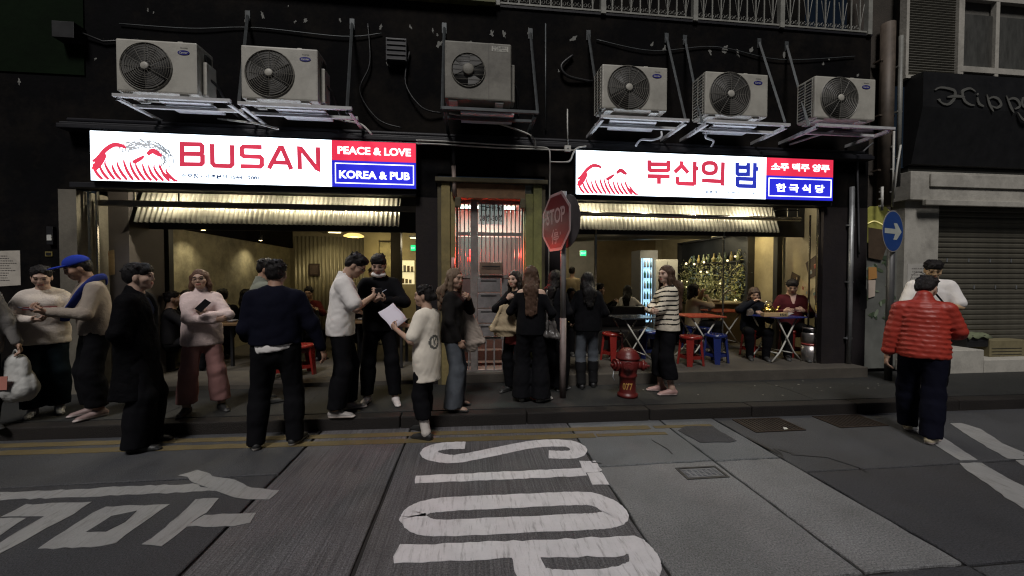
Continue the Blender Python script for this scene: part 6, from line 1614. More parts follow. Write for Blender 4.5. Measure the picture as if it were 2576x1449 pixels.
    if tail is not None:                                # shirt tail hanging out under a sweater
        z1, z2, m_ = tail; f = Field(lo, hi, cr); f.add(Cone(pel+(0, -.0, .1), pel+(0, 0, -.12), hipw*width+.022, hipw*width+.026, (0, 1, 0), .74, .76), .02); f.plane((0, 0, z1), (.14, 0, -1)); f.plane((0, 0, z2), (0, 0, 1)); mk('shirt_tail', f, m_, (.002, 20, 5))
    if coat is not None:
        zh, g, m_, rr = coat; f = Field(lo-.06, hi+.06, cr); torso(f, g); f.add(Cone(che, pel, .150*width+g, hipw*width+g, (0, 1, 0), .74, .76), .05); f.add(Cone(pel, np3((pel[0], pel[1]-.0, zh)), hipw*width+g, rr, (0, 1, 0), .76, .82), .05)
        f.plane((0, 0, zh), (0, 0, -1)); f.add(Cone(nek+(0, .10, .06), pel+(0, .2, .22), .050, .055), .02, True)
        for sh, el, wr in ((shR, elR, wrR), (shL, elL, wrL)): arm(f, sh, el, wr, g*.95, .035, 1, .98, g*.75)
        f.add(Cone(nek+(0, -.012, -.03), nek+(0, -.006, .02), .086, .078), .02)
        f.add(Ell(nek+(0, .06, .05), (.062, .075, .06)), .015, True)
        mk('coat', f, m_, (.0026, 20, 9+seed, (1, 1, 2)))
    # ---- boots or socks
    for nm_, spec in (('boot', boots), ('sock', socks)):
        if spec is None: continue
        for kn, an in ((knR, anR), (knL, anL)):
            f = Field(np.minimum(kn, an)-.12, np.maximum(kn, an)+.12, cr*.8); g_ = spec[2]
            f.add(Cone(kn, an, .054+g_, .038+g_), .02); f.add(Cone(kn*.72+an*.28+(0, -.012, 0), kn*.5+an*.5+(0, -.012, 0), .050+g_, .042+g_), .03); f.add(Cone(an, an+(0, 0, -.05), .038+g_, .038), .02)
            f.plane((0, 0, spec[0]), (0, 0, 1)); mk(nm_, f, spec[1])
    # ---- shoes
    sm = mat('shoe_%d_%d_%d' % tuple(int(c*500) for c in shoe), shoe, .55, var=.2, bump=.2, bscale=120)
    so = mat('sole_%d' % int((sole or (.3, .3, .3))[0]*500), sole or tuple(min(.6, c*.6+.02) for c in shoe), .6, var=.15)
    for an, ft in ((anR, rf), (anL, lf)):
        d = rot_z(-R(ft[2])) @ np3((0, 1, 0)); sd = np.cross(d, (0, 0, 1)); gnd = an[2]-.085
        f = Field(np.minimum(an, an+d*.25)-.12, np.maximum(an, an+d*.25)+.12, max(.0075, res*.75)); z_ = np3((0, 0, 1))
        c0 = np3((an[0], an[1], gnd))
        f.add(Cone(c0-d*.045+z_*.040, c0+d*.02+z_*.048, .037, .040), .02); f.add(Cone(c0+d*.02+z_*.045, c0+d*.145+z_*.024, .038, .036, z_, 1.0, .72), .025); f.add(Cone(c0-d*.04+z_*.013, c0+d*.165+z_*.013, .036, .036, z_, .4, .4), .006)
        f.add(Cone(c0-d*.015+z_*.06, c0-d*.012+z_*.10, .038, .036), .02)
        f.plane(c0+z_*.002, -z_)
        mk('shoe', f, sm, mi=lambda C, g_=gnd: (C[:, 2] < g_+.027).astype(int), mm=[so])
    # ---- hair
    if hair:
        hm = hair_mat(hcol); f = Field(hc-(.24, .26, .62 if 'long' in hair else .34), hc+(.24, .22, .2), max(.0078, res*.8))
        h1 = lambda c, r, k_=.02, cut=False: f.add(Ell(H(c), r, HM), k_, cut)
        h1((0, -.016, .042), (.084, .103, .090))
        if 'short' in hair or 'bun' in hair:
            h1((0, -.055, -.01), (.072, .058, .070), .03)
            if 'top' in hair: h1((0, .035, .095), (.065, .06, .035), .03)
        if 'fringe' in hair:
            f.add(Cone(H((-.045, .068, .060)), H((.045, .068, .060)), .024, .024), .02)
        if 'bun' in hair: h1((0, -.115, -.01), (.045, .04, .045), .02)
        if 'bob' in hair or 'long' in hair:
            L_ = -.13 if 'bob' in hair else (-.34 if 'xlong' not in hair else -.46)
            g0 = np3((0, 0, 1))
            fx_ = HM @ np3((0, 1, 0)); a = H((0, -.055, .02)); m0 = H((0, -.070, -.10)); by = -.075 if 'bob' in hair else (-.128-tloose*.8)
            b = np3(((nek[0]*.6+m0[0]*.4), nek[1]+by, hc[2]+L_)); m1 = np3(((nek[0]*.5+m0[0]*.5), nek[1]+by*.92, min(m0[2]-.02, nek[2]-.03)))
            f.add(Cone(a, m0, .083, .078, fx_, .80, .62), .03); f.add(Cone(m0, m1 if 'long' in hair else b, .078, .080, fx_, .62, .46), .03)
            if 'long' in hair: f.add(Cone(m1, b, .080, .062, fx_, .46, .40), .03)
            for s_ in (-1, 1):
                a = H((s_*.070, .012, .03)); m_ = H((s_*.082, .004, -.07)); b = np3((m_[0]+.01*s_, m_[1], hc[2]+L_*(.82 if s_ > 0 else .95)))
                f.add(Cone(a, m_, .028, .030), .025); f.add(Cone(m_, b, .030, .024), .02)
        # face opening
        big = 'fringe' in hair
        if 'short' in hair or 'bun' in hair:
            h1((0, .115, -.045 if big else (-.012 if 'bun' in hair else -.022)), (.078, .085, .088 if big else .094), .01, True); h1((0, -.02, -.125), (.11, .12, .068), .02, True)
            for s_ in (-1, 1): h1((s_*.085, .015, -.045), (.03, .045, .05), .012, True)
        else: h1((0, .118, -.040 if big else -.022), (.060, .085, .094), .01, True)
        rs = np.random.RandomState(50+seed)
        if 'long' in hair or 'bob' in hair:
            for i in range(22):
                an_ = rs.uniform(1.9, 4.4)+math.pi*.5-math.pi*.5; px_ = .080*math.cos(an_+math.pi/2)*1.02; py_ = -.02-.075*abs(math.sin(an_+math.pi/2)); z_e = L_*rs.uniform(.75, 1.08)
                a = H((px_, py_, rs.uniform(-.02, .04))); b = np3((a[0]+rs.uniform(-.012, .012), min(a[1], nek[1]+by*rs.uniform(.8, 1.05)) if py_ < -.05 else a[1], hc[2]+z_e)); mm_ = a*.5+b*.5+np3((rs.uniform(-.01, .01), -.012, 0))
                f.add(Cone(a, mm_, .014, .013), .012); f.add(Cone(mm_, b, .013, .005), .012)
        elif cap is None:
            for i in range(46):
                v_ = rs.normal(size=3); v_ /= np.linalg.norm(v_); v_[2] = abs(v_[2])*.9+.1
                if v_[1] > .55 and v_[2] < .5: continue
                p_ = np3((0, -.016, .042))+v_*np3((.082, .101, .088)); dr = v_*.35+np3((rs.uniform(-.5, .5), rs.uniform(-.2, .7), -.35)); dr /= np.linalg.norm(dr)
                f.add(Cone(H(p_-dr*.012), H(p_+dr*rs.uniform(.016, .030)), .0105, .004), .008)
        f.noise(.0016, 95, 21+seed, (1, 1, 3.5)); f.noise(.0022, 38, 22+seed)
        mk('hair', f, hm)
    if cap is not None:
        f = Field(hc-.24, hc+.24, max(.0075, res*.8)); f.add(Ell(H((0, -.012, .055)), (.090, .108, .085), HM), .01); P_ = H((0, 0, .042)); f.plane(P_, -(HM @ np3((0, .12, 1)))); mk('cap', f, cap)
        f = Field(hc-.26, hc+.26, max(.006, res*.6)); f.add(Ell(H((0, .125, .050)), (.078, .082, .012), HM), .005); mk('cap_peak', f, cap)
    if mask is not None:
        f = Field(hc-.2, hc+.2, .0065); f.add(Cone(H((-.05, .045, -.098)), H((.05, .045, -.098)), .034, .034, HM @ np3((0, 0, 1)), .8, .8), .01); f.add(Ell(H((0, .066, -.100)), (.04, .026, .030), HM), .02); mk('face_mask', f, mask)
    if glasses:
        mb = MB(); Tp = lambda p: Vector(T_(H(p)[None])[0])
        for s_ in (-1, 1):
            mb.tube([Tp((s_*.033+.021*math.cos(a), .104, .003+.016*math.sin(a))) for a in [2*math.pi*i/12 for i in range(13)]], .0022, 5, caps=False); mb.tube([Tp((s_*.054, .10, .006)), Tp((s_*.078, .02, .004))], .002, 5)
        mb.tube([Tp((-.012, .108, .004)), Tp((.012, .108, .004))], .002, 5); mb.build('glasses', M_black, t)
    return dict(t=t, T=lambda p: Vector(T_(np3(p)[None])[0]), H=lambda p: Vector(T_(H(p)[None])[0]), wrR=wrR, wrL=wrL, elR=elR, elL=elL, shR=shR, shL=shL, hc=hc, pel=pel, che=che, nek=nek, M=M, k=k, base=base)

M_phone = mat('phone_black', (.012, .012, .014), .25, var=.1, coat=.3)
def phone(label, p, c, d, n, w=.074, l=.150, glow=0):
    """a phone at local point c of person p, long side along d, screen towards n"""
    d = np3(d); d /= np.linalg.norm(d); n = np3(n); n = n-d*(n@d); n /= np.linalg.norm(n); w_ = np.cross(d, n); c = np3(c)
    Tp = p['T']; q = lambda u, v, h: Tp(c+w_*u+d*v+n*h)
    t = thing('phone', label, 'phone', tuple(Tp(c)))
    mb = MB(); mb.hexa([q(sx_*w/2, sy_*l/2, sh_*.004) for sx_ in (-1, 1) for sy_ in (-1, 1) for sh_ in (-1, 1)], bev=.003); mb.build('phone_body', M_phone, t)
    mb = MB(); mb.prism([q(-w*.46, -l*.47, .0045), (q(w*.46, -l*.47, .0045)), q(w*.46, l*.47, .0045), q(-w*.46, l*.47, .0045)], (p['M'] @ n)*.0004)
    mb.build('screen', em('phone_screen', (.55, .62, .8), .35) , t)
    return t
def strap(p, pts, m, r=.018, flat=.25, name='strap', parent=None):
    mb = MB(); mb.tube(spline([p['T'](q) for q in pts], 6), r, 8, flat=flat); return mb.build(name, m, parent or p['t'])
def bag(label, name, pts8, m, cat='bag', handle=None, seed=1, soft=False):
    """soft bag: a filled sack between lower and upper outlines (world points: 4 lower, 4 upper)"""
    lo = np.min(pts8, 0)-.08; hi = np.max(pts8, 0)+.08; f = Field(lo, hi, .009)
    a = np3(pts8); 
    for i in range(4 if not soft else 0):
        for j in range(i, 4): f.add(Cone(a[i], a[j], .02, .02), .03)
        f.add(Cone(a[i], a[4+i], .02, .014), .03)
    cb, ct = a[:4].mean(0), a[4:].mean(0)
    for i in range(4):
        pass
    wv = (a[1]-a[0]); tv = (a[3]-a[0]); hw0 = np.linalg.norm(a[1]-a[0])/2; hw1 = np.linalg.norm(a[5]-a[4])/2; th = np.linalg.norm(tv)/2; tv = tv/np.linalg.norm(tv)
    f.add(Cone(cb+(ct-cb)*.12, ct*.9+cb*.1, hw0, hw1, tv, min(1, th*1.15/hw0), min(1, .6*th/hw1)), .03)
    f.noise(.0035, 26, seed); V, Q = f.nets()
    t = thing(name, label, cat, tuple(cb)); add_np_mesh('sack', V, Q, [m], None, t)
    if handle: mb = MB(); mb.tube(spline(handle, 6), .009, 6, flat=.5); mb.build('handle', m, t)
    return t
# ================================================================ the people in the picture
black = cloth('black', (.0065, .0065, .008)); navy = cloth('navy', (.0055, .006, .013)); cream = cloth('cream', (.56, .50, .45), fuzz=1); white = cloth('white', (.74, .71, .69)); dteal = cloth('dark_teal', (.004, .008, .011))
beige = cloth('beige_sweat', (.30, .255, .215), fuzz=1); pinkt = cloth('pink_trousers', (.31, .165, .155)); fleece = cloth('pale_fleece', (.66, .53, .51), fuzz=1); gshirt = cloth('green_grey', (.19, .20, .165)); denim = cloth('denim_navy', (.009, .013, .034), var=.5)
jeans = cloth('grey_jeans', (.085, .095, .11), var=.3); dgrey = cloth('dark_grey', (.014, .013, .013)); dred = cloth('dark_red', (.10, .018, .018)); redp = mat('red_puffer', (.36, .034, .020), .5, var=.2, scale=10, bump=.25, bscale=40)
maroon = cloth('maroon', (.060, .012, .016)); pinks = cloth('pink_shirt', (.48, .33, .30)); tan = cloth('tan', (.36, .29, .19)); capb = cloth('cap_blue', (.022, .045, .33)); strapb = cloth('strap_blue', (.020, .032, .16))
wool = cloth('grey_wool', (.20, .19, .18), fuzz=1); stripe = cloth('stripe_cream', (.66, .60, .49)); tee = cloth('tee_white', (.78, .72, .62)); khaki = cloth('khaki_tote', (.33, .28, .24)); leath = mat('leather_grey', (.075, .068, .065), .35, var=.4, scale=14, bump=.3)
blue2 = cloth('royal', (.02, .03, .14))
TL = (.40, .255, .185); TD = (.33, .195, .135); TF = (.46, .31, .24)
WS = (.52, .50, .48)
def gp(x, y, z=PZ): p = G(x, y, z); return (p.x, p.y, z)

# far left: half out of the picture, carrying a white plastic bag
a0 = gp(-66, 1085)
p = person('person in a grey woolly jacket at the left edge carrying a white plastic bag', a0, 120, 1.62, rh=(.27, .14, .80), lh=(-.30, .14, .76), tone=TL, hair='long', top=wool, tfuzz=1, tloose=.04, hem=.78, bottom=black, fem=True, seed=1)
h = p['T'](p['wrL']); hv = np3(h)
lo_ = [hv+np3(v) for v in ((-.15, -.11, -.50), (.17, -.11, -.47), (.17, .09, -.47), (-.15, .09, -.50))]; up_ = [hv+np3(v) for v in ((-.12, -.05, -.20), (.09, -.05, -.18), (.09, .05, -.18), (-.12, .05, -.20))]
pb = bag('white plastic carrier bag with a pink print hanging at the left edge', 'carrier_bag', lo_+up_, mat('bag_plastic', (.48, .48, .46), .6, var=.25, scale=9, bump=.9, bscale=16), handle=[hv+np3((-.07, 0, -.2)), hv+np3((-.02, 0, -.07)), hv+np3((.03, 0, -.2))], seed=4, soft=True)
mb = MB(); c_ = hv+np3((-.02, -.145, -.36)); mb.prism([c_+np3(v) for v in ((-.10, .012, -.075), (.07, .0, -.07), (.075, .004, .06), (-.09, .016, .05))], (0, .004, 0)); mb.build('pink_print', mat('bag_pink', (.48, .20, .16), .5, var=.15), pb)

p = person('woman in a cream sweatshirt smiling down at her phone, hair tied back', gp(118, 1040), 142, 1.60, lean=.02, head=(2, 20, 0), rh=(.06, .27, 1.13), lh=(-.11, .25, 1.17), rel=(1, -.3, -.5), lel=(-1, -.3, -.5), hcurl=(.6, .55), hn=((-.6, 0, .8), (.3, -.3, .9)), tone=TF, hair='bun', top=cream, tfuzz=1, tloose=.042, hem=.83, bottom=dteal, wide=.055, cuff=.10, shoe=(.42, .42, .42), fem=True, bust=1, seed=2)
phone('black phone held by the woman in the cream sweatshirt', p, p['wrL']+np3((.03, .10, .05)), (-.3, .8, .45), (0, -.5, .9))
mb = MB(); q = [p['T'](p['che']+np3(v)) for v in ((-.12, .185, -.02), (.13, .185, -.02), (.13, .187, -.055), (-.12, .187, -.055))]; mb.prism(q, (0, -.006, 0)); mb.build('chest_print', cloth('print_red', (.20, .05, .05)), p['t'])

p = person('man in a blue cap and beige sweatshirt looking down to the left', gp(248, 1043), -143, 1.70, lean=.05, head=(6, 20, 0), rh=(.02, .36, 1.16), lh=(-.10, .34, 1.16), hcurl=(.7, .7), hn=((-.3, 0, .9), (.3, 0, .9)), tone=TD, hair='short', top=beige, tfuzz=1, tloose=.035, hem=.89, bottom=black, wide=.05, cuff=.12, shoe=(.24, .17, .16), sole=(.42, .36, .34), cap=capb, seed=3, width=1.08)
strap(p, [p['che']+np3(v) for v in ((.06, -.13, .16), (-.03, -.10, .225), (-.11, .0, .20), (-.15, .10, .08), (-.13, .16, -.05), (-.02, .19, -.16), (.08, .18, -.24))], strapb, .034, .3)
phone('dark phone held out by the man in the blue cap', p, np3((-.02, .46, 1.19)), (.1, .8, .25), (0, -.4, .9))

p = person('man in a long black coat with fringe hair gazing right', gp(350, 1126, 0), 74, 1.73, head=(-4, -2, 0), rh=(.09, -.01, .90), lh=(-.09, -.01, .90), rel=(.9, -.3, 0), lel=(-.9, -.3, 0), tone=TF, hair='short fringe top', hcol=(.010, .009, .010), top=denim, tloose=.02, hem=.86, bottom=black, wide=.07, cuff=.05, shoe=(.012, .012, .012), sole=(.012, .012, .012), coat=(.50, .030, mat('coat_black', (.0035, .0035, .0045), .8, var=.3, bump=.9, bscale=24, spec=.06), .235), seed=4)

p = person('woman in a pale fleece sweater and pink trousers with folded arms', gp(512, 1034), 152, 1.56, head=(8, -5, 5), rh=(-.13, .24, 1.13), lh=(-.03, .26, 1.20), rel=(1, .3, -.8), lel=(-1, .3, -.8), hcurl=(.5, .7), hdir=((-1, .1, .15), (.3, .4, .7)), hn=((0, -1, .2), (0, -1, .3)), tone=TL, hair='bob', hcol=(.115, .060, .040), top=fleece, tfuzz=1, tloose=.044, hem=.82, neck='turtle', bottom=pinkt, wide=.045, flare=.022, cuff=.13, rf=(.16, .0, 18), lf=(-.18, .03, -22), shoe=(.012, .012, .012), fem=True, bust=1, seed=5, glasses=True)
phone('slim dark phone tilted in the hand of the woman in pink', p, p['wrL']+np3((-.01, .10, .12)), (-.62, .15, .7), (0, -.9, .3))

p = person('man in a grey-green shirt half hidden behind the man in navy', gp(655, 1014), 48, 1.70, lean=.04, side=-.02, head=(34, 12, 0), rh=(.16, .25, 1.0), lh=(-.26, .05, .88), tone=TD, hair='short', top=gshirt, tloose=.03, hem=.84, bottom=black, cuff=.07, shoe=(.03, .03, .03), sole=(.3, .3, .3), seed=6, collar=gshirt)

p = person('man in a dark navy sweater seen from behind, white shirt tail showing', gp(697, 1121, 0), -14, 1.77, lean=.01, head=(8, 4, 0), rel=(.9, -.4, 0), lel=(-.3, -.8, -.3), rh=(.38, .05, .88), lh=(-.19, .18, .96), hcurl=(.42, .4), hn=((-.9, .3, 0), (.8, .3, 0)), tone=TD, hair='short', top=navy, tfuzz=1, tloose=.045, hem=.965, bottom=black, wide=.035, cuff=.04, rf=(.15, .0, 24), lf=(-.17, .0, -16), shoe=(.022, .022, .022), sole=(.36, .33, .30), width=1.16, tail=(.905, .985, white), seed=7)

p = person('man in a white short sleeved shirt bent over his phone', gp(858, 1040), 78, 1.76, lean=.05, head=(4, 34, 0), rh=(.05, .32, 1.25), lh=(-.08, .31, 1.23), rel=(.8, -.3, -.9), lel=(-.8, -.3, -.9), hcurl=(.7, .6), hn=((-.8, 0, .6), (.7, 0, .7)), tone=TL, hair='short top', top=white, sleeve='short', tloose=.040, hem=.85, bottom=black, wide=.05, cuff=.10, shoe=(.27, .25, .24), sole=(.52, .46, .43), rf=(.12, -.04, 14), lf=(-.12, .06, -6), seed=8, collar=white, glasses=True)
phone('black phone in the hands of the man in the white shirt', p, np3((-.01, .41, 1.29)), (0, .85, .5), (0, -.5, .85))

p = person('man all in black with a white mask under his chin, looking at his phone', gp(957, 1010), 171, 1.76, head=(6, 20, 0), rh=(.05, .30, 1.20), lh=(-.08, .30, 1.21), rel=(1, -.2, -.6), lel=(-1, -.2, -.6), hcurl=(.75, .75), hdir=((-.8, .35, .35), (.8, .35, .35)), hn=((0, -.3, 1), (0, -.3, 1)), tone=TF, hair='short fringe top', top=black, tloose=.035, hem=.84, bottom=black, wide=.03, cuff=.10, rf=(.15, .0, 16), lf=(-.17, .08, -12), shoe=(.55, .50, .49), sole=(.6, .56, .54), mask=white, neck='turtle', seed=9)
phone('phone held in both hands by the man all in black', p, np3((-.015, .34, 1.275)), (.1, .35, .9), (0, -.9, .35))

def kprint(C):
    x, y, z = C[:, 0]+.04, C[:, 1], C[:, 2]-1.10; r = np.sqrt(x*x+z*z)
    k_ = ((r > .052) & (r < .080)) | ((np.abs(x+.015) < .008) & (np.abs(z) < .04)) | ((np.abs(np.abs(z)-(x+.012)) < .010) & (x > -.012) & (x < .035))
    return ((y < -.02) & k_).astype(int)
p = person('short woman in a long white t-shirt holding up a sheet of paper', gp(1074, 1096, 0), -64, 1.53, head=(-20, 2, 0), lh=(-.19, .27, 1.24), rh=(.06, .34, 1.26), rel=(.9, -.3, -.7), lel=(-.45, -.5, -1), hcurl=(.5, .5), hn=((-.9, 0, .3), (.9, 0, .3)), tone=TL, hair='bun', top=tee, sleeve='short', tloose=.036, hem=.655, bottom=black, wide=.035, cuff=.24, shoe=(.016, .016, .016), sole=(.02, .02, .02), socks=(.27, cloth('sock_white', (.56, .52, .48)), .012), fem=True, rf=(.10, .10, 4), lf=(-.10, -.05, -2), seed=10, tprint=(kprint, cloth('print_grey', (.13, .13, .12))))
q0 = np3((-.10, .38, 1.27)); uu = np3((.10, .62, .55)); uu /= np.linalg.norm(uu); vv = np3((.75, -.35, .45)); vv /= np.linalg.norm(vv)
mb = MB(); g_ = [[mb.bm.verts.new(p['T'](q0+uu*(.30*(i/5)-.04)+vv*(.22*(j/4)-.05)+np3((0, 0, .012*math.sin(i*1.1)+.01*(j-2)**2/4)))) for j in range(5)] for i in range(6)]
for i in range(5):
    for j in range(4): f_ = mb.bm.faces.new((g_[i][j], g_[i+1][j], g_[i+1][j+1], g_[i][j+1])); f_.smooth = True
o = mb.build('paper_sheet', mat('paper_white', (.62, .58, .66), .7, var=.06), label='white sheet of paper held up by the woman in the white t-shirt', cat='paper'); o.modifiers.new('thickness', 'SOLIDIFY').thickness = .0015

p = person('woman with blonde streaked hair and dark jacket, hand raised to her mouth', gp(1138, 1027), 96, 1.58, head=(34, 4, 0), rh=(.16, .10, .88), lh=(-.02, .20, 1.36), lel=(-.8, .2, -.7), hcurl=(.4, .8), hn=((-.9, 0, 0), (.2, -.9, .2)), tone=TL, hair='long', hcol=(.16, .11, .075), top=dgrey, tfuzz=1, tloose=.032, hem=.84, bottom=jeans, wide=.05, flare=.03, cuff=.05, shoe=(.30, .20, .15), fem=True, bust=1, seed=11)
bx_ = [np3(p['T'](np3(v))) for v in ((-.20, .02, .74), (-.24, .36, .80), (-.28, .36, .80), (-.28, .02, .74), (-.19, .06, 1.22), (-.22, .18, 1.24), (-.26, .18, 1.24), (-.25, .06, 1.22))]
tb_ = bag('beige canvas tote on the shoulder of the woman with blonde streaks', 'tote_bag', bx_, khaki, handle=[bx_[4], np3(p['T'](np3((-.18, .04, 1.44)))), np3(p['T'](np3((-.2, .12, 1.44)))), bx_[5]], seed=6)

p = person('woman with wavy dark hair resting her chin on her hand', gp(1297, 985), -135, 1.57, head=(-6, 2, 0), rh=(.0, .20, 1.34), lh=(-.26, .12, .95), rel=(.8, .2, -.7), hcurl=(.85, .4), hn=((0, -1, .1), (.9, 0, 0)), tone=TF, hair='long', hcol=(.018, .013, .012), top=black, tloose=.03, hem=.88, skirt=(.70, .185, dred), bottom=black, cuff=.06, shoe=(.012, .012, .012), fem=True, seed=12)
bh = np3(p['T'](p['wrR']))+np3((-.02, -.04, -.22)); bs = [bh+np3(v) for v in ((-.17, -.05, -.14), (.15, -.05, -.16), (.15, .05, -.16), (-.17, .05, -.14), (-.06, -.02, .12), (.08, -.02, .10), (.08, .02, .10), (-.06, .02, .12))]
bag('slouchy beige shoulder bag beside the woman with wavy dark hair', 'shoulder_bag', bs, tan, seed=9)
p = person('woman with long brown hair and bare shoulders seen from behind', gp(1335, 1008), 12, 1.62, head=(-6, 4, 0), rh=(.22, .14, .98), lh=(-.16, .28, 1.18), tone=TF, hair='xlong', hcol=(.085, .048, .032), top=black, tloose=.022, hem=.86, neck='off', bottom=black, wide=.06, flare=.03, cuff=.06, rf=(.13, -.02, 48), lf=(-.12, .0, -10), shoe=(.40, .38, .34), sole=(.5, .48, .44), fem=True, seed=13)
bs = [np3(p['T'](np3(v))) for v in ((.20, -.07, .86), (.34, -.05, .83), (.34, .12, .83), (.20, .12, .86), (.21, -.03, 1.14), (.27, -.02, 1.12), (.27, .08, 1.12), (.21, .08, 1.14))]
bag('grey leather handbag hanging from the bare shouldered woman', 'handbag', bs, leath, handle=[bs[4], np3(p['T'](np3((.20, -.02, 1.40)))), np3(p['T'](np3((.20, .06, 1.40)))), bs[7]], seed=8)
p = person('woman in black with straight black hair behind the stop sign pole', gp(1394, 980), 48, 1.58, rh=(.20, .16, 1.0), tone=TL, hair='xlong', top=black, tloose=.04, hem=.80, bottom=black, wide=.06, cuff=.05, shoe=(.05, .05, .05), sole=(.4, .4, .4), fem=True, seed=14)
p = person('person in a black jacket, grey jeans and tall black boots facing the pub', gp(1477, 975), 6, 1.56, head=(0, 8, 0), rh=(.17, .22, 1.04), lh=(-.22, .18, 1.02), tone=TL, hair='long', hcol=(.010, .009, .009), top=black, tloose=.05, hem=.86, bottom=jeans, wide=.018, cuff=.10, boots=(.40, cloth('boot_black', (.014, .014, .015), .4), .026), shoe=(.014, .014, .015), fem=True, seed=15, rf=(.10, .06, 10), lf=(-.10, -.04, -8))
p = person('woman in a black and cream striped sweater with long brown hair', gp(1676, 988), -82, 1.64, head=(-26, -2, 0), rh=(-.10, .25, 1.12), lh=(.10, .23, 1.12), rel=(1, .2, -.7), lel=(-1, .2, -.7), hcurl=(.5, .5), hdir=((-1, .1, .1), (1, .1, .1)), hn=((0, -1, 0), (0, -1, 0)), tone=TF, hair='xlong', hcol=(.075, .042, .026), top=stripe, tloose=.045, hem=.865, bottom=black, wide=.05, flare=.015, cuff=.22, shoe=(.36, .22, .20), sole=(.48, .36, .34), fem=True, bust=1, rf=(.08, .05, 6), lf=(-.10, -.03, -6), seed=16, stripes=(.94, .062, .30, 1.46, black))
p = person('man in a red quilted jacket and glasses walking away across the road', gp(2316, 1102, 0), 46, 1.64, lean=.05, head=(26, 24, 0), rh=(.14, .30, 1.10), lh=(-.27, .04, .83), rel=(.7, -.6, -.7), lel=(-.6, -.7, 0), hcurl=(.6, .45), tone=TL, hair='short', hcol=(.022, .018, .018), top=redp, tloose=.036, quilt=True, hem=.865, neck='turtle', bottom=navy, wide=.045, cuff=.07, rf=(.05, -.14, 24), lf=(-.08, .20, -4, .02), shoe=(.46, .40, .28), sole=(.42, .38, .30), width=1.06, glasses=True, seed=17)
p = person('young man in a white t-shirt with a black strap, behind the red jacket', gp(2334, 980), -132, 1.73, head=(-6, 24, 0), rh=(.10, .28, 1.10), lh=(-.12, .28, 1.12), tone=(.50, .34, .20), hair='short fringe top', top=white, sleeve='short', tloose=.04, hem=.84, bottom=black, wide=.03, cuff=.07, shoe=(.05, .045, .04), seed=18)
strap(p, [p['che']+np3(v) for v in ((.10, -.12, .10), (.09, -.05, .20), (.08, .06, .20), (.0, .16, .05), (-.10, .17, -.12))], black, .018, .3)

# seated and standing inside the pubs, dimmer and smaller
def seated(label, x, Y, face, fl, top, z=None, res=.015, h=1.66, sit=.40, **k):
    kw = dict(rh=(.12, .34, .90), lh=(-.12, .34, .90), rf=(.12, .38, 5), lf=(-.12, .38, -5), tone=TL, hair='short', bottom=black, hem=.46, tloose=.03, cuff=.08)
    kw.update(k); kw['rh'] = tuple(kw['rh']); return person(label, (W(x, 760, Y).x, Y, fl), face, h, sit=sit, top=top, res=res, **kw)
seated('woman in a beige top drinking at the far red table', 1742, 6.75, 100, FR, tan, rh=(.06, .26, 1.02), lh=(-.10, .22, 1.12), lel=(-.8, .2, -.6), head=(0, -2, 0), hair='bob', fem=True, res=.012, seed=21)
mb = MB(); g0_ = W(1785, 776, 6.70); mb.lathe([(0, 0), (.03, 0), (.036, .10), (.032, .10), (.026, .006), (0, .006)], (g0_.x, 6.70, FR+.721), 14); mb.build('tumbler', mat('tumbler', (.35, .38, .36), .1), label='drinking glass on the far red table', cat='glass')
seated('woman in a dark coat sitting behind the brass kettle', 1893, 6.05, 205, FR, cloth('coat_ink', (.007, .008, .012)), rh=(.06, .24, 1.02), lh=(-.10, .26, .80), hair='bob fringe', hcol=(.060, .038, .028), head=(-4, 18, 0), fem=True, tloose=.05, res=.012, skirt=None, seed=22, h=1.60)
p = seated('man in a maroon cardigan and pink shirt sitting by the keg', 1990, 5.98, -150, FR, maroon, rh=(.16, .26, .78), lh=(-.10, .32, .80), head=(8, 22, 0), hair='short fringe top', neck='vee', collar=pinks, res=.012, seed=23, h=1.74, sit=.44)
mb = MB(); q = [p['T'](p['nek']+np3(v)) for v in ((-.045, .075, .0), (.045, .075, .0), (.012, .115, -.17), (-.012, .115, -.17))]; mb.prism(q, (0, -.012, 0)); mb.build('shirt_front', pinks, p['t'])
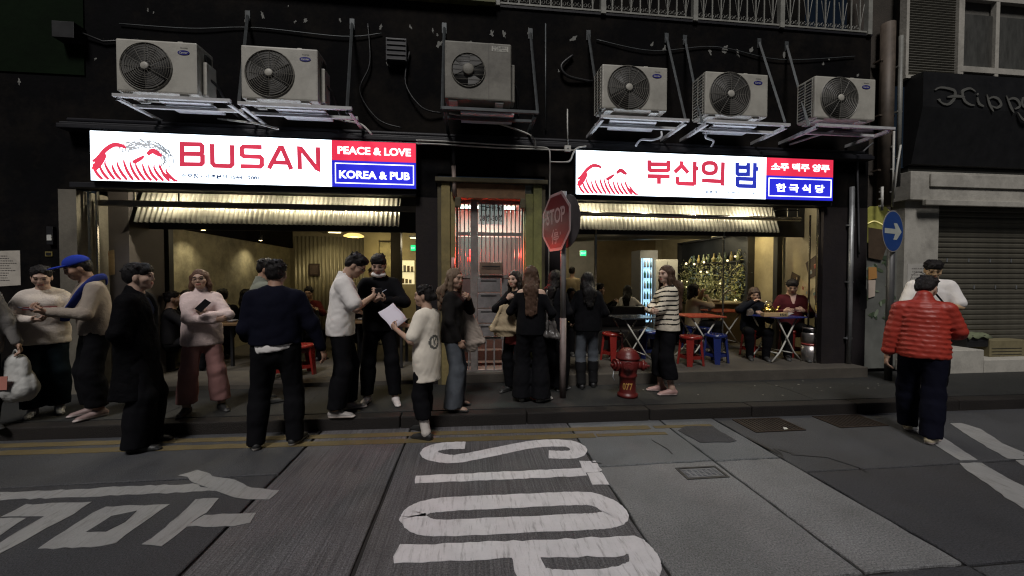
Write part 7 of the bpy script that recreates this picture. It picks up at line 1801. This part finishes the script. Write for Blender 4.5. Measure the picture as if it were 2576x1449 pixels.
person('waiter in a pale shirt standing deep in the right pub', (W(1438, 700, 9.2).x, 9.2, FR), 30, 1.62, top=tan, bottom=black, hair='short', tone=TL, res=.017, hem=.9, seed=24)
seated('woman laughing behind a yellow menu, left of the black jacket', 1436, 6.75, 176, FR, black, hair='bob', fem=True, rh=(.10, .30, .86), lh=(-.10, .30, .86), seed=25, h=1.56)
mb = MB(); q = [W(x, y, 6.2) for x, y in ((1414, 780), (1448, 777), (1452, 808), (1412, 812))]; mb.prism(q, (0, .006, .002)); mb.build('menu_card', mat('menu_yellow', (.46, .38, .16), .6, var=.1), label='yellow menu card standing between the pole and the black jacket', cat='menu')
seated('woman with very long black hair leaning over a table in the right pub', 1578, 8.0, 40, FR, white, hair='xlong', fem=True, head=(-30, 20, 0), seed=26, h=1.60)
seated('person with tousled dark hair sitting on the black bench', 1503, 7.2, 100, FR, black, hair='short top', seed=27)
seated('diner with dark hair against the left concrete wall', 470, 6.85, 20, FL, black, hair='bob', fem=True, seed=28, h=1.68)
seated('diner with short dark hair just right of the pale fleece sweater', 560, 7.0, -40, FL, black, hair='short', seed=29, h=1.7)
seated('diner with dark hair left of the man in grey-green', 618, 7.3, 60, FL, dgrey, hair='bob', fem=True, seed=30, h=1.68)
seated('diner in front of the framed picture in the left pub', 778, 8.0, 170, FL, dred, hair='short', head=(0, 10, 0), seed=31, h=1.72)
seated('woman diner facing the street between white shirt and black outfit', 908, 6.9, 178, FL, dgrey, hair='long', hcol=(.04, .025, .02), fem=True, head=(6, 14, 0), seed=32, h=1.64)
person('waiter in black standing by the dark column of the left pub', (W(936, 700, 8.6).x, 8.6, FL), 150, 1.68, top=black, bottom=black, hair='short', tone=TL, res=.017, collar=white, seed=33)
seated('diner with black hair left of the man in the white shirt', 742, 6.7, 30, FL, black, hair='short', seed=34)
seated('dark haired diner half hidden behind the long black coat', 430, 6.3, 60, FL, black, hair='short', seed=35, h=1.68)
seated('diner with dark hair peeping out left of the striped sweater', 1668, 7.6, 150, FR, dgrey, hair='bob', fem=True, seed=36)
